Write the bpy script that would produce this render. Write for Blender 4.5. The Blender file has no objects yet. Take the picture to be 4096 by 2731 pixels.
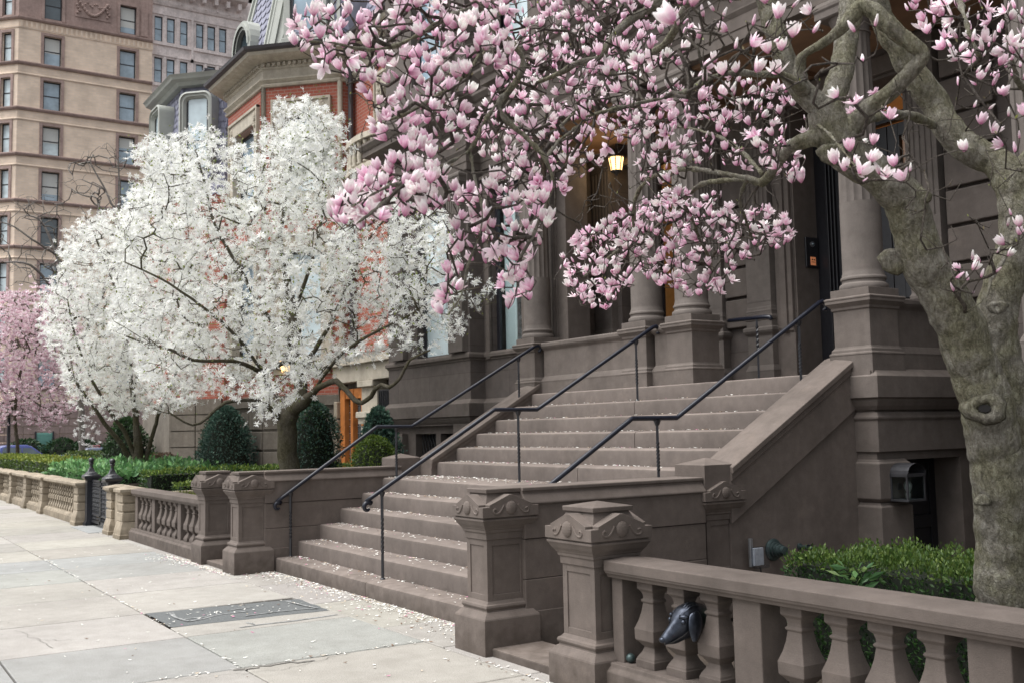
import bpy, math, random
import numpy as np
from mathutils import Vector, Matrix
random.seed(7); RNG=np.random.default_rng(7)
S=bpy.context.scene; COL=S.collection
R=math.radians
# ------------------------------------------------------------------ camera
CAM_H=1.6; FPX=4141.95; YAW=.580681; PIT=.0852594; ROLL=.0203001
_f=np.array([-math.cos(YAW)*math.cos(PIT),math.sin(YAW)*math.cos(PIT),math.sin(PIT)])
_r=np.array([math.sin(YAW),math.cos(YAW),0.]); _d=np.cross(_f,_r)
_c,_s=math.cos(ROLL),math.sin(ROLL)
CR=_c*_r+_s*_d; CD=-_s*_r+_c*_d; CF=_f
EYE=np.array([0,0,CAM_H])
def ray(u,v): return CF+CR*((u-2048)/FPX)+CD*((v-1365.5)/FPX)
def at(u,v,d):  return EYE+ray(u,v)*d            # point of the place seen at that spot, d metres deep
def onY(u,v,y): r=ray(u,v); return EYE+r*(y/r[1])
def onX(u,v,x): r=ray(u,v); return EYE+r*(x/r[0])
def onZ(u,v,z): r=ray(u,v); return EYE+r*((z-CAM_H)/r[2])
cam=bpy.data.cameras.new('camera'); camo=bpy.data.objects.new('camera',cam); COL.objects.link(camo)
cam.sensor_width=36; cam.lens=36*FPX/4096; cam.clip_end=600; cam.clip_start=.1
m=Matrix(((CR[0],-CD[0],-CF[0],0),(CR[1],-CD[1],-CF[1],0),(CR[2],-CD[2],-CF[2],CAM_H),(0,0,0,1)))
camo.matrix_world=m; S.camera=camo
cam.dof.use_dof=True; cam.dof.focus_distance=8.0; cam.dof.aperture_fstop=5.6
# ------------------------------------------------------------------ materials
def nt(name):
    m=bpy.data.materials.new(name); m.use_nodes=True; t=m.node_tree; t.nodes.clear()
    o=t.nodes.new('ShaderNodeOutputMaterial'); b=t.nodes.new('ShaderNodeBsdfPrincipled'); t.links.new(b.outputs[0],o.inputs[0])
    return m,t,b
def N(t,typ,**k):
    n=t.nodes.new('ShaderNode'+typ)
    for a,v in k.items():
        if a in n.inputs.keys(): n.inputs[a].default_value=v
        else: setattr(n,a,v)
    return n
def ramp(t,fac,stops):
    r=t.nodes.new('ShaderNodeValToRGB'); e=r.color_ramp.elements
    while len(e)<len(stops): e.new(.5)
    for i,(p,c) in enumerate(stops):
        e[i].position=p; e[i].color=(*c,1) if len(c)==3 else c
    t.links.new(fac,r.inputs[0]); return r.outputs[0]
def mixc(t,a,b,fac,mode='MIX'):
    m=t.nodes.new('ShaderNodeMix'); m.data_type='RGBA'; m.blend_type=mode
    for s,v in ((m.inputs[0],fac),(m.inputs[6],a),(m.inputs[7],b)):
        if hasattr(v,'is_linked') or hasattr(v,'links'): t.links.new(v,s)
        elif isinstance(v,(tuple,list)): s.default_value=(*v,1) if len(v)==3 else v
        else: s.default_value=v
    return m.outputs[2]
def noise(t,vec,scale,detail=4,rough=.55):
    n=N(t,'TexNoise',Scale=scale,Detail=detail,Roughness=rough); t.links.new(vec,n.inputs['Vector']); return n.outputs['Fac']
def wpos(t): return t.nodes.new('ShaderNodeNewGeometry').outputs['Position']
def bump(t,b,h,strength,dist):
    n=N(t,'Bump',Strength=strength,Distance=dist); t.links.new(h,n.inputs['Height']); t.links.new(n.outputs[0],b.inputs['Normal']); return n
def sc(c,k): return tuple(x*k for x in c)
def stone(name,col,grit=170,gs=.35,rough=.85,var=.28,course=None,stain=.25,top=1.12):
    m,t,b=nt(name); p=wpos(t)
    n1=noise(t,p,1.3,5,.6); n2=noise(t,p,9,4,.6); n3=noise(t,p,grit,3,.6)
    c=ramp(t,n1,[(.25,sc(col,1-var)),(.55,col),(.8,sc(col,1+var*.6))])
    c=mixc(t,c,ramp(t,n2,[(.3,(.78,.77,.76)),(.7,(1.08,1.07,1.06))]),.7,'MULTIPLY')
    c=mixc(t,c,ramp(t,n3,[(.3,(.82,.82,.82)),(.7,(1.12,1.12,1.12))]),.6,'MULTIPLY')
    # rain streaks
    mp=N(t,'Mapping'); mp.inputs['Scale'].default_value=(7,7,.5); t.links.new(p,mp.inputs[0])
    n4=noise(t,mp.outputs[0],1,4,.6)
    c=mixc(t,c,ramp(t,n4,[(.35,(.7,.69,.66)),(.6,(1,1,1))]),stain,'MULTIPLY')
    # splash grime low down, broken up by noise
    sz=N(t,'SeparateXYZ'); t.links.new(p,sz.inputs[0]); gz=N(t,'Math',operation='MULTIPLY_ADD'); gz.inputs[1].default_value=.5; t.links.new(n2,gz.inputs[0]); t.links.new(sz.outputs[2],gz.inputs[2])
    c=mixc(t,c,ramp(t,gz.outputs[0],[(.22,(.66,.64,.60)),(.46,(1,1,1))]),.8,'MULTIPLY')
    n5=noise(t,p,2.7,6,.7); c=mixc(t,c,ramp(t,n5,[(.42,(1,1,1)),(.56,(1,1,1)),(.66,(1.22,1.20,1.18))]),.55,'MULTIPLY')
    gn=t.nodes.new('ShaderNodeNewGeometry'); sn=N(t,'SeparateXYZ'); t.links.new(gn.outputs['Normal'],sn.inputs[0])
    c=mixc(t,c,ramp(t,sn.outputs[2],[(.6,(1,1,1)),(.95,(top,top,top*.995))]),1,'MULTIPLY')   # light from above painted in: upward faces coloured paler
    ha=N(t,'Math',operation='MULTIPLY_ADD'); ha.inputs[1].default_value=1.6; t.links.new(n2,ha.inputs[0]); t.links.new(n3,ha.inputs[2]); h=ha.outputs[0]
    if course:
        w,hh,mort=course
        sx=N(t,'SeparateXYZ'); t.links.new(p,sx.inputs[0])
        a=N(t,'Math',operation='ADD'); t.links.new(sx.outputs[0],a.inputs[0]); t.links.new(sx.outputs[1],a.inputs[1])
        cb=N(t,'CombineXYZ'); t.links.new(a.outputs[0],cb.inputs[0]); t.links.new(sx.outputs[2],cb.inputs[1])
        br=N(t,'TexBrick'); br.inputs['Scale'].default_value=1; br.inputs['Brick Width'].default_value=w; br.inputs['Row Height'].default_value=hh
        br.inputs['Mortar Size'].default_value=mort; br.inputs['Mortar Smooth'].default_value=.1
        br.inputs['Color1'].default_value=(1,1,1,1); br.inputs['Color2'].default_value=(.78,.78,.8,1); br.inputs['Mortar'].default_value=(.62,.6,.58,1)
        t.links.new(cb.outputs[0],br.inputs[0])
        c=mixc(t,c,br.outputs['Color'],.9,'MULTIPLY')
    t.links.new(c,b.inputs['Base Color']); b.inputs['Roughness'].default_value=rough; b.inputs['Specular IOR Level'].default_value=.25
    bump(t,b,h,gs,.006)
    return m
def simple(name,col,rough=.5,metal=0,var=.15,scale=20,bs=0,emit=None,spec=.5,coat=0):
    m,t,b=nt(name); p=wpos(t); n=noise(t,p,scale,4)
    c=ramp(t,n,[(.25,sc(col,1-var)),(.75,sc(col,1+var))]); t.links.new(c,b.inputs['Base Color'])
    b.inputs['Roughness'].default_value=rough; b.inputs['Metallic'].default_value=metal; b.inputs['Specular IOR Level'].default_value=spec
    b.inputs['Coat Weight'].default_value=coat
    if bs: bump(t,b,noise(t,p,scale*4,3),bs,.004)
    if emit: b.inputs['Emission Color'].default_value=(*emit[0],1); b.inputs['Emission Strength'].default_value=emit[1]
    return m
def brick(name,c1,c2,mort,w=.21,h=.072,ms=.008):
    m,t,b=nt(name); p=wpos(t)
    sx=N(t,'SeparateXYZ'); t.links.new(p,sx.inputs[0])
    a=N(t,'Math',operation='ADD'); t.links.new(sx.outputs[0],a.inputs[0]); t.links.new(sx.outputs[1],a.inputs[1])
    cb=N(t,'CombineXYZ'); t.links.new(a.outputs[0],cb.inputs[0]); t.links.new(sx.outputs[2],cb.inputs[1])
    br=N(t,'TexBrick'); br.inputs['Scale'].default_value=1; br.inputs['Brick Width'].default_value=w; br.inputs['Row Height'].default_value=h
    br.inputs['Mortar Size'].default_value=ms; br.inputs['Color1'].default_value=(*c1,1); br.inputs['Color2'].default_value=(*c2,1); br.inputs['Mortar'].default_value=(*mort,1)
    t.links.new(cb.outputs[0],br.inputs[0])
    c=mixc(t,br.outputs['Color'],ramp(t,noise(t,p,.9,5),[(.3,(.72,.72,.72)),(.7,(1.1,1.1,1.1))]),.7,'MULTIPLY')
    t.links.new(c,b.inputs['Base Color']); b.inputs['Roughness'].default_value=.85
    bump(t,b,br.outputs['Fac'],-.3,.01)
    return m
def glassy(name,col,rough=.04,spec=.9,var=.3):
    m,t,b=nt(name); p=wpos(t)
    c=ramp(t,noise(t,p,1.1,3),[(.3,sc(col,1-var)),(.7,sc(col,1+var))]); t.links.new(c,b.inputs['Base Color'])
    b.inputs['Roughness'].default_value=rough; b.inputs['Specular IOR Level'].default_value=spec
    n=noise(t,p,1.7,2); bump(t,b,n,.06,.05)
    return m
def clear_glass(name,tint=(.9,.95,.95)):
    m=bpy.data.materials.new(name); m.use_nodes=True; t=m.node_tree; t.nodes.clear()
    o=t.nodes.new('ShaderNodeOutputMaterial'); tr=N(t,'BsdfTransparent'); tr.inputs[0].default_value=(*tint,1)
    g=N(t,'BsdfGlossy'); g.inputs['Roughness'].default_value=.03; lw=N(t,'LayerWeight'); lw.inputs[0].default_value=.5; pw=N(t,'Math',operation='POWER'); pw.inputs[1].default_value=4.5; t.links.new(lw.outputs['Facing'],pw.inputs[0]); fr=N(t,'Math',operation='MULTIPLY_ADD'); fr.inputs[1].default_value=.9; fr.inputs[2].default_value=.04; t.links.new(pw.outputs[0],fr.inputs[0])
    n=noise(t,wpos(t),1.7,2); bp=N(t,'Bump',Strength=.05,Distance=.05); t.links.new(n,bp.inputs['Height']); t.links.new(bp.outputs[0],g.inputs['Normal'])
    mx=N(t,'MixShader'); t.links.new(fr.outputs[0],mx.inputs[0]); t.links.new(tr.outputs[0],mx.inputs[1]); t.links.new(g.outputs[0],mx.inputs[2]); t.links.new(mx.outputs[0],o.inputs[0])
    return m
def vcol(name,rough=.6,trans=0.0,var=.12,spec=.3,vs=60):
    """colour comes from the mesh's own colour attribute (petal and leaf gradients)"""
    m,t,b=nt(name); a=N(t,'Attribute',attribute_name='Col')
    n=noise(t,wpos(t),vs,3)
    c=mixc(t,a.outputs['Color'],ramp(t,n,[(.3,(1-var,)*3),(.7,(1+var*.4,)*3)]),1,'MULTIPLY')
    t.links.new(c,b.inputs['Base Color']); b.inputs['Roughness'].default_value=rough; b.inputs['Specular IOR Level'].default_value=spec
    if trans:
        tl=N(t,'BsdfTranslucent'); t.links.new(c,tl.inputs[0]); mx=N(t,'MixShader'); mx.inputs[0].default_value=trans
        o=[x for x in t.nodes if x.type=='OUTPUT_MATERIAL'][0]
        t.links.new(b.outputs[0],mx.inputs[1]); t.links.new(tl.outputs[0],mx.inputs[2]); t.links.new(mx.outputs[0],o.inputs[0])
    return m
BROWN=(.134,.112,.100)
M={}
M['brown']=stone('brownstone_paint',BROWN,course=None)
M['brownw']=stone('brownstone_wall',(.132,.113,.103),course=(1.15,.42,.006))
M['browng']=stone('brownstone_grey',(.145,.127,.116),grit=140)
M['brownh']=stone('brownstone_facade',(.130,.111,.100))
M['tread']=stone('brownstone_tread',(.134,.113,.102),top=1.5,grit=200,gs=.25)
M['tan']=stone('sandstone',(.32,.275,.215),grit=90,gs=.5,var=.4,stain=.7)
M['tanl']=stone('sandstone_trim',(.47,.43,.36),grit=60,gs=.2,var=.2,stain=.45)
M['rust']=stone('grey_sandstone',(.185,.165,.14),grit=50,gs=.4,var=.35,stain=.6)
M['redbrick']=brick('red_brick',(.345,.088,.055),(.285,.072,.045),(.31,.20,.16))
M['buffbrick']=brick('buff_brick',(.82,.67,.53),(.72,.585,.46),(.74,.62,.53),w=.5,h=.16,ms=.02)
M['apt_brown']=stone('apartment_brownstone',(.38,.285,.26),grit=4,gs=.1)
M['apt_pink']=stone('apartment_rustic',(.30,.23,.215),grit=4,gs=.1)
M['apt_grey']=stone('apartment_grey_stone',(.76,.69,.68),grit=4,gs=.1)
M['slate']=None
M['copper']=simple('grey_green_trim',(.33,.345,.315),.6,var=.12,scale=3)
M['gutter']=simple('dark_gutter',(.05,.045,.05),.45,var=.2,scale=3)
M['iron']=simple('black_iron',(.012,.013,.018),.32,var=.4,scale=40,bs=.15,spec=.6)
M['railm']=simple('rail_paint',(.009,.011,.020),.30,var=.4,scale=30,bs=.12,spec=.42)
M['blackwood']=simple('black_painted_wood',(.012,.012,.015),.35,var=.3)
M['frame']=simple('black_window_frame',(.018,.018,.024),.4,var=.2)
M['orangewood']=simple('varnished_wood',(.42,.15,.04),.4,var=.35,scale=6,spec=.4)
M['glowwood']=simple('glowing_interior_wood',(.26,.10,.035),.5,var=.6,scale=3.5,emit=((1,.42,.12),.09))  # wood itself glows, standing in for the light inside the lit rooms
M['pane']=glassy('window_glass',(.06,.085,.10))
M['paneb']=glassy('window_glass_blue',(.30,.40,.48),.08)
M['panel']=glassy('window_glass_light',(.55,.66,.70),.12)
M['clear']=clear_glass('clear_glass')
M['curtain']=simple('white_curtain',(.62,.65,.67),.9,var=.06,scale=3)
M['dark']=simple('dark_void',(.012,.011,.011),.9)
M['lampglow']=simple('lantern_glow',(.9,.7,.4),.4,emit=((1,.62,.25),2.8))
M['lampglass']=simple('frosted_lamp_glass',(.75,.74,.6),.25,var=.05,emit=((1,.95,.7),.35))
M['concrete']=None
M['soil']=simple('soil',(.05,.037,.027),.95,var=.4,scale=12,bs=.6)
M['steel']=simple('grey_metal',(.35,.36,.38),.35,metal=.8,var=.2)
M['greenmetal']=simple('verdigris_metal',(.05,.075,.075),.45,metal=.5,var=.3,scale=40)
M['pipe']=simple('painted_pipe',(.085,.105,.11),.5,var=.2,scale=8)
M['white']=simple('white_paint',(.8,.8,.8),.5,var=.05)
def slate():
    m,t,b=nt('fish_scale_slate'); p=wpos(t)
    c=ramp(t,noise(t,p,2.2,4),[(.3,(.17,.175,.235)),(.6,(.22,.225,.295)),(.8,(.26,.27,.34))]); t.links.new(c,b.inputs['Base Color'])
    b.inputs['Roughness'].default_value=.6; return m
M['slate']=slate()
def paving(name,col,speck=.25):
    m,t,b=nt(name); p=wpos(t)
    oi=N(t,'Attribute',attribute_name='Col')
    n1=noise(t,p,.8,5,.6); n2=noise(t,p,5,5,.65); n3=noise(t,p,140,2,.6)
    c=ramp(t,n1,[(.3,sc(col,.84)),(.6,col),(.8,sc(col,1.08))])
    c=mixc(t,c,ramp(t,n2,[(.3,(.84,.83,.82)),(.65,(1.05,1.05,1.05))]),.8,'MULTIPLY')
    c=mixc(t,c,ramp(t,n3,[(.32,(1-speck*1.6,)*3),(.5,(1,1,1)),(.75,(1+speck*.4,)*3)]),.9,'MULTIPLY')
    c=mixc(t,c,oi.outputs['Color'],1,'MULTIPLY')
    v=N(t,'TexVoronoi',feature='DISTANCE_TO_EDGE',Scale=.55); 
    mpn=noise(t,p,3,3); vm=N(t,'Vector'+'Math',operation='ADD') if False else None
    t.links.new(p,v.inputs['Vector'])
    t.links.new(c,b.inputs['Base Color']); b.inputs['Roughness'].default_value=.9; b.inputs['Specular IOR Level'].default_value=.2
    bump(t,b,n3,.25,.004); return m
M['concrete']=paving('concrete_slab',(.345,.330,.305))
M['concreteg']=paving('grey_slab',(.312,.315,.305))
M['joint']=simple('joint_dirt',(.075,.066,.056),.95,var=.4,scale=30)
M['asphalt']=simple('asphalt_patch',(.105,.112,.113),.9,var=.6,scale=140,bs=.6)
M['road']=simple('asphalt_road',(.06,.06,.062),.9,var=.25,scale=30,bs=.2)
# ------------------------------------------------------------------ mesh builder
class MB:
    def __init__(s): s.v=[]; s.f=[]; s.mi=[]; s.cur=0; s.n=0; s.cols=None
    def add(s,vs,fs):
        o=s.n; s.v.extend([tuple(map(float,p)) for p in vs]); s.n+=len(vs)
        for f in fs: s.f.append(tuple(i+o for i in f)); s.mi.append(s.cur)
        return s
    def box(s,x0,x1,y0,y1,z0,z1):
        return s.add([(x0,y0,z0),(x1,y0,z0),(x1,y1,z0),(x0,y1,z0),(x0,y0,z1),(x1,y0,z1),(x1,y1,z1),(x0,y1,z1)],
            [(3,2,1,0),(4,5,6,7),(0,1,5,4),(1,2,6,5),(2,3,7,6),(3,0,4,7)])
    def loft(s,rings,cap=True,closed=True):
        k=len(rings[0]); vs=[p for r in rings for p in r]; fs=[]
        for i in range(len(rings)-1):
            for j in range(k if closed else k-1):
                a=i*k+j; b=i*k+(j+1)%k; fs.append((a,b,b+k,a+k))
        if cap and closed:
            fs.append(tuple(range(k-1,-1,-1))); fs.append(tuple(range((len(rings)-1)*k,len(rings)*k)))
        return s.add(vs,fs)
    def prism(s,poly,axis,a,b):
        if axis=='x': r=[[(t,p[0],p[1]) for p in poly] for t in (a,b)]
        elif axis=='y': r=[[(p[0],t,p[1]) for p in poly] for t in (a,b)]
        else: r=[[(p[0],p[1],t) for p in poly] for t in (a,b)]
        return s.loft(r)
    def sq(s,x0,x1,y0,y1,prof):          # rectangle pulled up through (inset, z)
        return s.loft([[(x0+e,y0+e,z),(x1-e,y0+e,z),(x1-e,y1-e,z),(x0+e,y1-e,z)] for e,z in prof])
    def lathe(s,cx,cy,prof,n=24,flute=None):
        rs=[]
        for r,z in prof:
            ring=[]
            for i in range(n):
                a=2*math.pi*i/n; rr=r
                if flute and flute[0]<z<flute[1]: rr=r*(1-.085*(i%2))
                ring.append((cx+rr*math.cos(a),cy+rr*math.sin(a),z))
            rs.append(ring)
        return s.loft(rs)
    def tube(s,pts,rad,n=8,cap=True,twist=0):
        pts=[np.array(p,float) for p in pts]; k=len(pts)
        if not hasattr(rad,'__len__'): rad=[rad]*k
        up=None; rings=[]
        for i in range(k):
            d=pts[min(i+1,k-1)]-pts[max(i-1,0)]; d/=np.linalg.norm(d)+1e-12
            if up is None:
                a=np.array([0,0,1.]) if abs(d[2])<.9 else np.array([1.,0,0]); up=np.cross(d,a)
            up=up-d*(up@d); up/=np.linalg.norm(up)+1e-12; w=np.cross(d,up)
            rings.append([pts[i]+rad[i]*(math.cos(2*math.pi*j/n+twist*i)*up+math.sin(2*math.pi*j/n+twist*i)*w) for j in range(n)])
        return s.loft(rings,cap)
    def sphere(s,c,r,nu=12,nv=8,sx=1,sy=1,sz=1):
        rings=[]
        for i in range(nv+1):
            t=math.pi*(i/nv); t=min(max(t,.02),math.pi-.02)
            rings.append([(c[0]+sx*r*math.sin(t)*math.cos(2*math.pi*j/nu),c[1]+sy*r*math.sin(t)*math.sin(2*math.pi*j/nu),c[2]-sz*r*math.cos(t)) for j in range(nu)])
        return s.loft(rings)
    def build(s,name,mats,parent=None,smooth=False,bevel=0,seg=2,loc=None,cols=None,autosmooth=None):
        me=bpy.data.meshes.new(name)
        off=np.zeros(3)
        p=parent
        while p is not None: off+=np.array(p.location); p=p.parent
        if loc is not None: off+=np.array(loc)
        vs=np.array(s.v,float).reshape(-1,3)-off
        me.from_pydata(vs.tolist(),[],s.f)
        if not isinstance(mats,(list,tuple)): mats=[mats]
        for mm in mats: me.materials.append(mm)
        if len(mats)>1: me.polygons.foreach_set('material_index',s.mi)
        if cols is not None:
            ca=me.color_attributes.new('Col','FLOAT_COLOR','POINT')
            ca.data.foreach_set('color',np.concatenate([np.asarray(cols,float).reshape(-1,3),np.ones((len(vs),1))],1).ravel())
        if smooth: me.polygons.foreach_set('use_smooth',[True]*len(me.polygons))
        me.update()
        o=bpy.data.objects.new(name,me); COL.objects.link(o)
        if parent is not None: o.parent=parent
        if loc is not None: o.location=loc
        if bevel:
            b=o.modifiers.new('bevel','BEVEL'); b.width=bevel; b.segments=seg; b.limit_method='ANGLE'; b.angle_limit=R(35); b.harden_normals=False
        if autosmooth:
            me.polygons.foreach_set('use_smooth',[True]*len(me.polygons))
            e=o.modifiers.new('edges','EDGE_SPLIT'); e.split_angle=R(autosmooth)
        return o
def mesh_np(name,vs,fs,mat,parent=None,cols=None,smooth=True,loc=None):
    """fast path: vs (n,3), fs (m,4) quads"""
    off=np.zeros(3); p=parent
    while p is not None: off+=np.array(p.location); p=p.parent
    if loc is not None: off+=np.array(loc)
    me=bpy.data.meshes.new(name); vs=np.asarray(vs,float)-off; fs=np.asarray(fs,int); k=fs.shape[1]
    me.vertices.add(len(vs)); me.vertices.foreach_set('co',vs.ravel())
    me.loops.add(fs.size); me.loops.foreach_set('vertex_index',fs.ravel())
    me.polygons.add(len(fs)); me.polygons.foreach_set('loop_start',np.arange(len(fs))*k); me.polygons.foreach_set('loop_total',np.full(len(fs),k))
    me.polygons.foreach_set('use_smooth',np.full(len(fs),smooth))
    if cols is not None:
        ca=me.color_attributes.new('Col','FLOAT_COLOR','POINT'); ca.data.foreach_set('color',np.concatenate([np.asarray(cols,float),np.ones((len(vs),1))],1).ravel())
    me.materials.append(mat); me.update(); me.validate()
    o=bpy.data.objects.new(name,me); COL.objects.link(o)
    if parent is not None: o.parent=parent
    if loc is not None: o.location=loc
    return o
def thing(name,label,cat,loc=(0,0,0),group=None):
    o=bpy.data.objects.new(name,None); COL.objects.link(o); o.location=loc; o.empty_display_size=.2
    o['label']=label; o['category']=cat
    if group: o['group']=group
    return o
def tag(o,label,cat,group=None,kind=None):
    o['label']=label; o['category']=cat
    if group: o['group']=group
    if kind: o['kind']=kind
    return o
def struct(o): o['kind']='structure'; return o
def stuff(o,label,cat): o['kind']='stuff'; o['label']=label; o['category']=cat; return o
def V3(*a): return np.array(a,float)
# wall panel in its own frame: origin O, along U, up Z, outward N; openings (u0,u1,w0,w1)
def panel(mb,O,U,Nn,w,h,op=(),depth=.2):
    O,U,Nn=map(lambda a:np.array(a,float),(O,U,Nn)); Zv=V3(0,0,1)
    us=sorted({0,w,*[q for o in op for q in o[:2]]}); ws=sorted({0,h,*[q for o in op for q in o[2:4]]})
    P=lambda u,z,d=0: O+U*u+Zv*z-Nn*d
    flip=np.dot(np.cross(U,Zv),Nn)<0
    def q(a,b,c,d):
        mb.add([a,b,c,d],[(3,2,1,0) if flip else (0,1,2,3)])
    for i in range(len(us)-1):
        for j in range(len(ws)-1):
            uc=(us[i]+us[i+1])/2; wc=(ws[j]+ws[j+1])/2
            if any(o[0]<uc<o[1] and o[2]<wc<o[3] for o in op): continue
            q(P(us[i],ws[j]),P(us[i+1],ws[j]),P(us[i+1],ws[j+1]),P(us[i],ws[j+1]))
    for a,b,c,d in [o[:4] for o in op]:
        q(P(a,c),P(a,c,depth),P(a,d,depth),P(a,d)); q(P(b,c,depth),P(b,c),P(b,d),P(b,d,depth))
        q(P(a,d),P(a,d,depth),P(b,d,depth),P(b,d)); q(P(a,c,depth),P(a,c),P(b,c),P(b,c,depth))
def obox(mb,O,U,Nn,u0,u1,w0,w1,d0,d1):
    """box in a wall frame: along u, up w, outward from d0 to d1"""
    O,U,Nn=map(lambda a:np.array(a,float),(O,U,Nn)); Zv=V3(0,0,1)
    P=lambda u,w,d:O+U*u+Zv*w+Nn*d
    vs=[P(u0,w0,d1),P(u1,w0,d1),P(u1,w0,d0),P(u0,w0,d0),P(u0,w1,d1),P(u1,w1,d1),P(u1,w1,d0),P(u0,w1,d0)]
    fs=[(3,2,1,0),(4,5,6,7),(0,1,5,4),(1,2,6,5),(2,3,7,6),(3,0,4,7)]
    if np.dot(np.cross(U,Zv),Nn)<0: fs=[f[::-1] for f in fs]
    mb.add(vs,fs)
def sash(parent,O,U,Nn,u0,u1,w0,w1,setin=.14,t=.055,fm=None,pm=None,bars=0,name='window',mid=True,curtain=False):
    """a window part (frame) with its pane as sub-part"""
    fm=fm or M['frame']; pm=pm or M['pane']
    mb=MB(); d0,d1=-setin-.05,-setin
    obox(mb,O,U,Nn,u0,u0+t,w0,w1,d0,d1); obox(mb,O,U,Nn,u1-t,u1,w0,w1,d0,d1)
    obox(mb,O,U,Nn,u0+t,u1-t,w0,w0+t*1.2,d0,d1); obox(mb,O,U,Nn,u0+t,u1-t,w1-t,w1,d0,d1)
    wm=(w0+w1)/2
    if mid: obox(mb,O,U,Nn,u0+t,u1-t,wm-t*.45,wm+t*.45,d0,d1-.01)
    for i in range(bars):
        uu=u0+(u1-u0)*(i+1)/(bars+1); obox(mb,O,U,Nn,uu-t*.3,uu+t*.3,w0+t,w1-t,d0,d1-.015)
    f=mb.build(name,fm,parent)
    mb=MB(); obox(mb,O,U,Nn,u0+t*.5,u1-t*.5,w0+t*.5,w1-t*.5,d0+.012,d0+.02); mb.build('pane',pm,f)
    if curtain:
        mb=MB(); obox(mb,O,U,Nn,u0+t,u1-t,w0+(w1-w0)*curtain,w1-t,d0-.05,d0-.04); mb.build('blind',M['curtain'],f)
    return f
# ------------------------------------------------------------------ setting
def ground_z(x): return 0.0 if x>-40 else -.9*min(1,(-40-x)/20)
mb=MB()
xs=[-600,-90,-60,-50,-40,-20,0,40,400]
for i in range(len(xs)-1):
    a,b=xs[i],xs[i+1]
    for y0,y1 in((-400,-1.2),(-1.2,4.3),(4.3,60),(60,500)):
        mb.add([(a,y0,ground_z(a)-.03),(b,y0,ground_z(b)-.03),(b,y1,ground_z(b)-.03),(a,y1,ground_z(a)-.03)],[(0,1,2,3)])
struct(mb.build('ground',M['soil']))
mb=MB()
for i in range(len(xs)-1):
    a,b=xs[i],xs[i+1]
    if b<=-60 or a>=40: continue
    mb.add([(a,-12,ground_z(a)-.12),(b,-12,ground_z(b)-.12),(b,-1.25,ground_z(b)-.12),(a,-1.25,ground_z(a)-.12)],[(0,1,2,3)])
# the sunken road bed is drawn as its own sheet; the kerb is the edge of the pavement
road=mb.build('road',M['road']); struct(road); road.location.z=.10
mb=MB(); mb.add([(-72,-60,-.505),(-58,-60,-.505),(-58,120,-.505),(-72,120,-.505)],[(0,1,2,3)]); struct(mb.build('cross_street',M['road']))
mb=MB(); mb.add([(-80,-60,-.40),(-72,-60,-.40),(-72,120,-.40),(-80,120,-.40)],[(0,1,2,3)]); struct(mb.build('far_pavement',M['concreteg']))
# pavement slabs
def slabs():
    mb=MB(); cols=[]; J=.007
    rows=[(-1.2,-.28),(-.28,1.07),(1.07,2.425),(2.425,3.855),(3.855,4.46)]
    base=[-4.4,-5.8,-7.18,-8.55,-9.92,-11.3,-12.63,-13.95,-15.2,-16.6,-18.0,-19.5,-21.,-22.5,-24.,-25.5,-27.,-28.5,-30.,-31.5,-33,-35,-37,-39]
    rr=random.Random(3)
    for ri,(y0,y1) in enumerate(rows):
        cuts=[5,2.3,.9,-.45,-1.8,-3.1]+base
        if ri==3: cuts=sorted(cuts+[-9.05],reverse=True)
        if ri==4: cuts=[5,2.,-.5,-3.1,-4.4,-5.8,-6.9,-7.9,-9.4,-10.9,-11.7,-12.63,-13.95,-15.6,-18,-21,-24,-27,-30,-33,-39]
        for i in range(len(cuts)-1):
            x1,x0=cuts[i],cuts[i+1]; xm=(x0+x1)/2
            grey=(-15.2<xm<-12.63 and 1<ri<4) or (-8.55<xm<-7.18 and ri>=2 and ri<4) or (-15.2<xm<-12.63 and ri==1) or (ri<=1 and -8.55<xm<-7.18 )
            if ri==3 and -9.92<xm<-9.05: continue
            mb.cur=1 if grey else 0
            k=rr.uniform(.9,1.06); tint=(k,k*rr.uniform(.985,1.01),k*rr.uniform(.96,1.02))
            z=rr.uniform(-.002,.002)
            n0=mb.n; mb.box(x0+J,x1-J,y0+J,y1-J,-.06,z); cols+= [tint]*(mb.n-n0)
    return mb,cols
mb,cols=slabs()
sw=mb.build('pavement',[M['concrete'],M['concreteg']],cols=cols,bevel=.006,seg=1); struct(sw)
mb=MB(); mb.box(-39,6,-1.2,4.5,-.07,-.022); struct(mb.build('pavement_bed',M['joint']))
mb=MB(); mb.add([(-60,-1.2,-.93),(-39,-1.2,-.02),(-39,4.3,-.02),(-60,4.3,-.93)],[(0,1,2,3)]); struct(mb.build('far_walk',M['concrete'],cols=[(1,1,1)]*4))
mb=MB()
px=[(-9.91,2.45),(-9.05,2.44),(-8.96,3.83),(-9.78,3.86)]
n=9; grid=[[None]*(n+1) for _ in range(n+1)]
vs=[];fs=[]
for i in range(n+1):
    for j in range(n+1):
        a,b=i/n,j/n; p=(1-a)*((1-b)*np.array(px[0])+b*np.array(px[3]))+a*((1-b)*np.array(px[1])+b*np.array(px[2]))
        e=min(i,j,n-i,n-j); vs.append((p[0]+random.uniform(-.012,.012),p[1]+random.uniform(-.012,.012),.003 if e==0 else .014+random.uniform(-.003,.003)))
for i in range(n):
    for j in range(n): a=i*(n+1)+j; fs.append((a,a+n+1,a+n+2,a+1))
mb.add(vs,fs); pt=mb.build('asphalt_patch',M['asphalt'],smooth=True); struct(pt)
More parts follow.
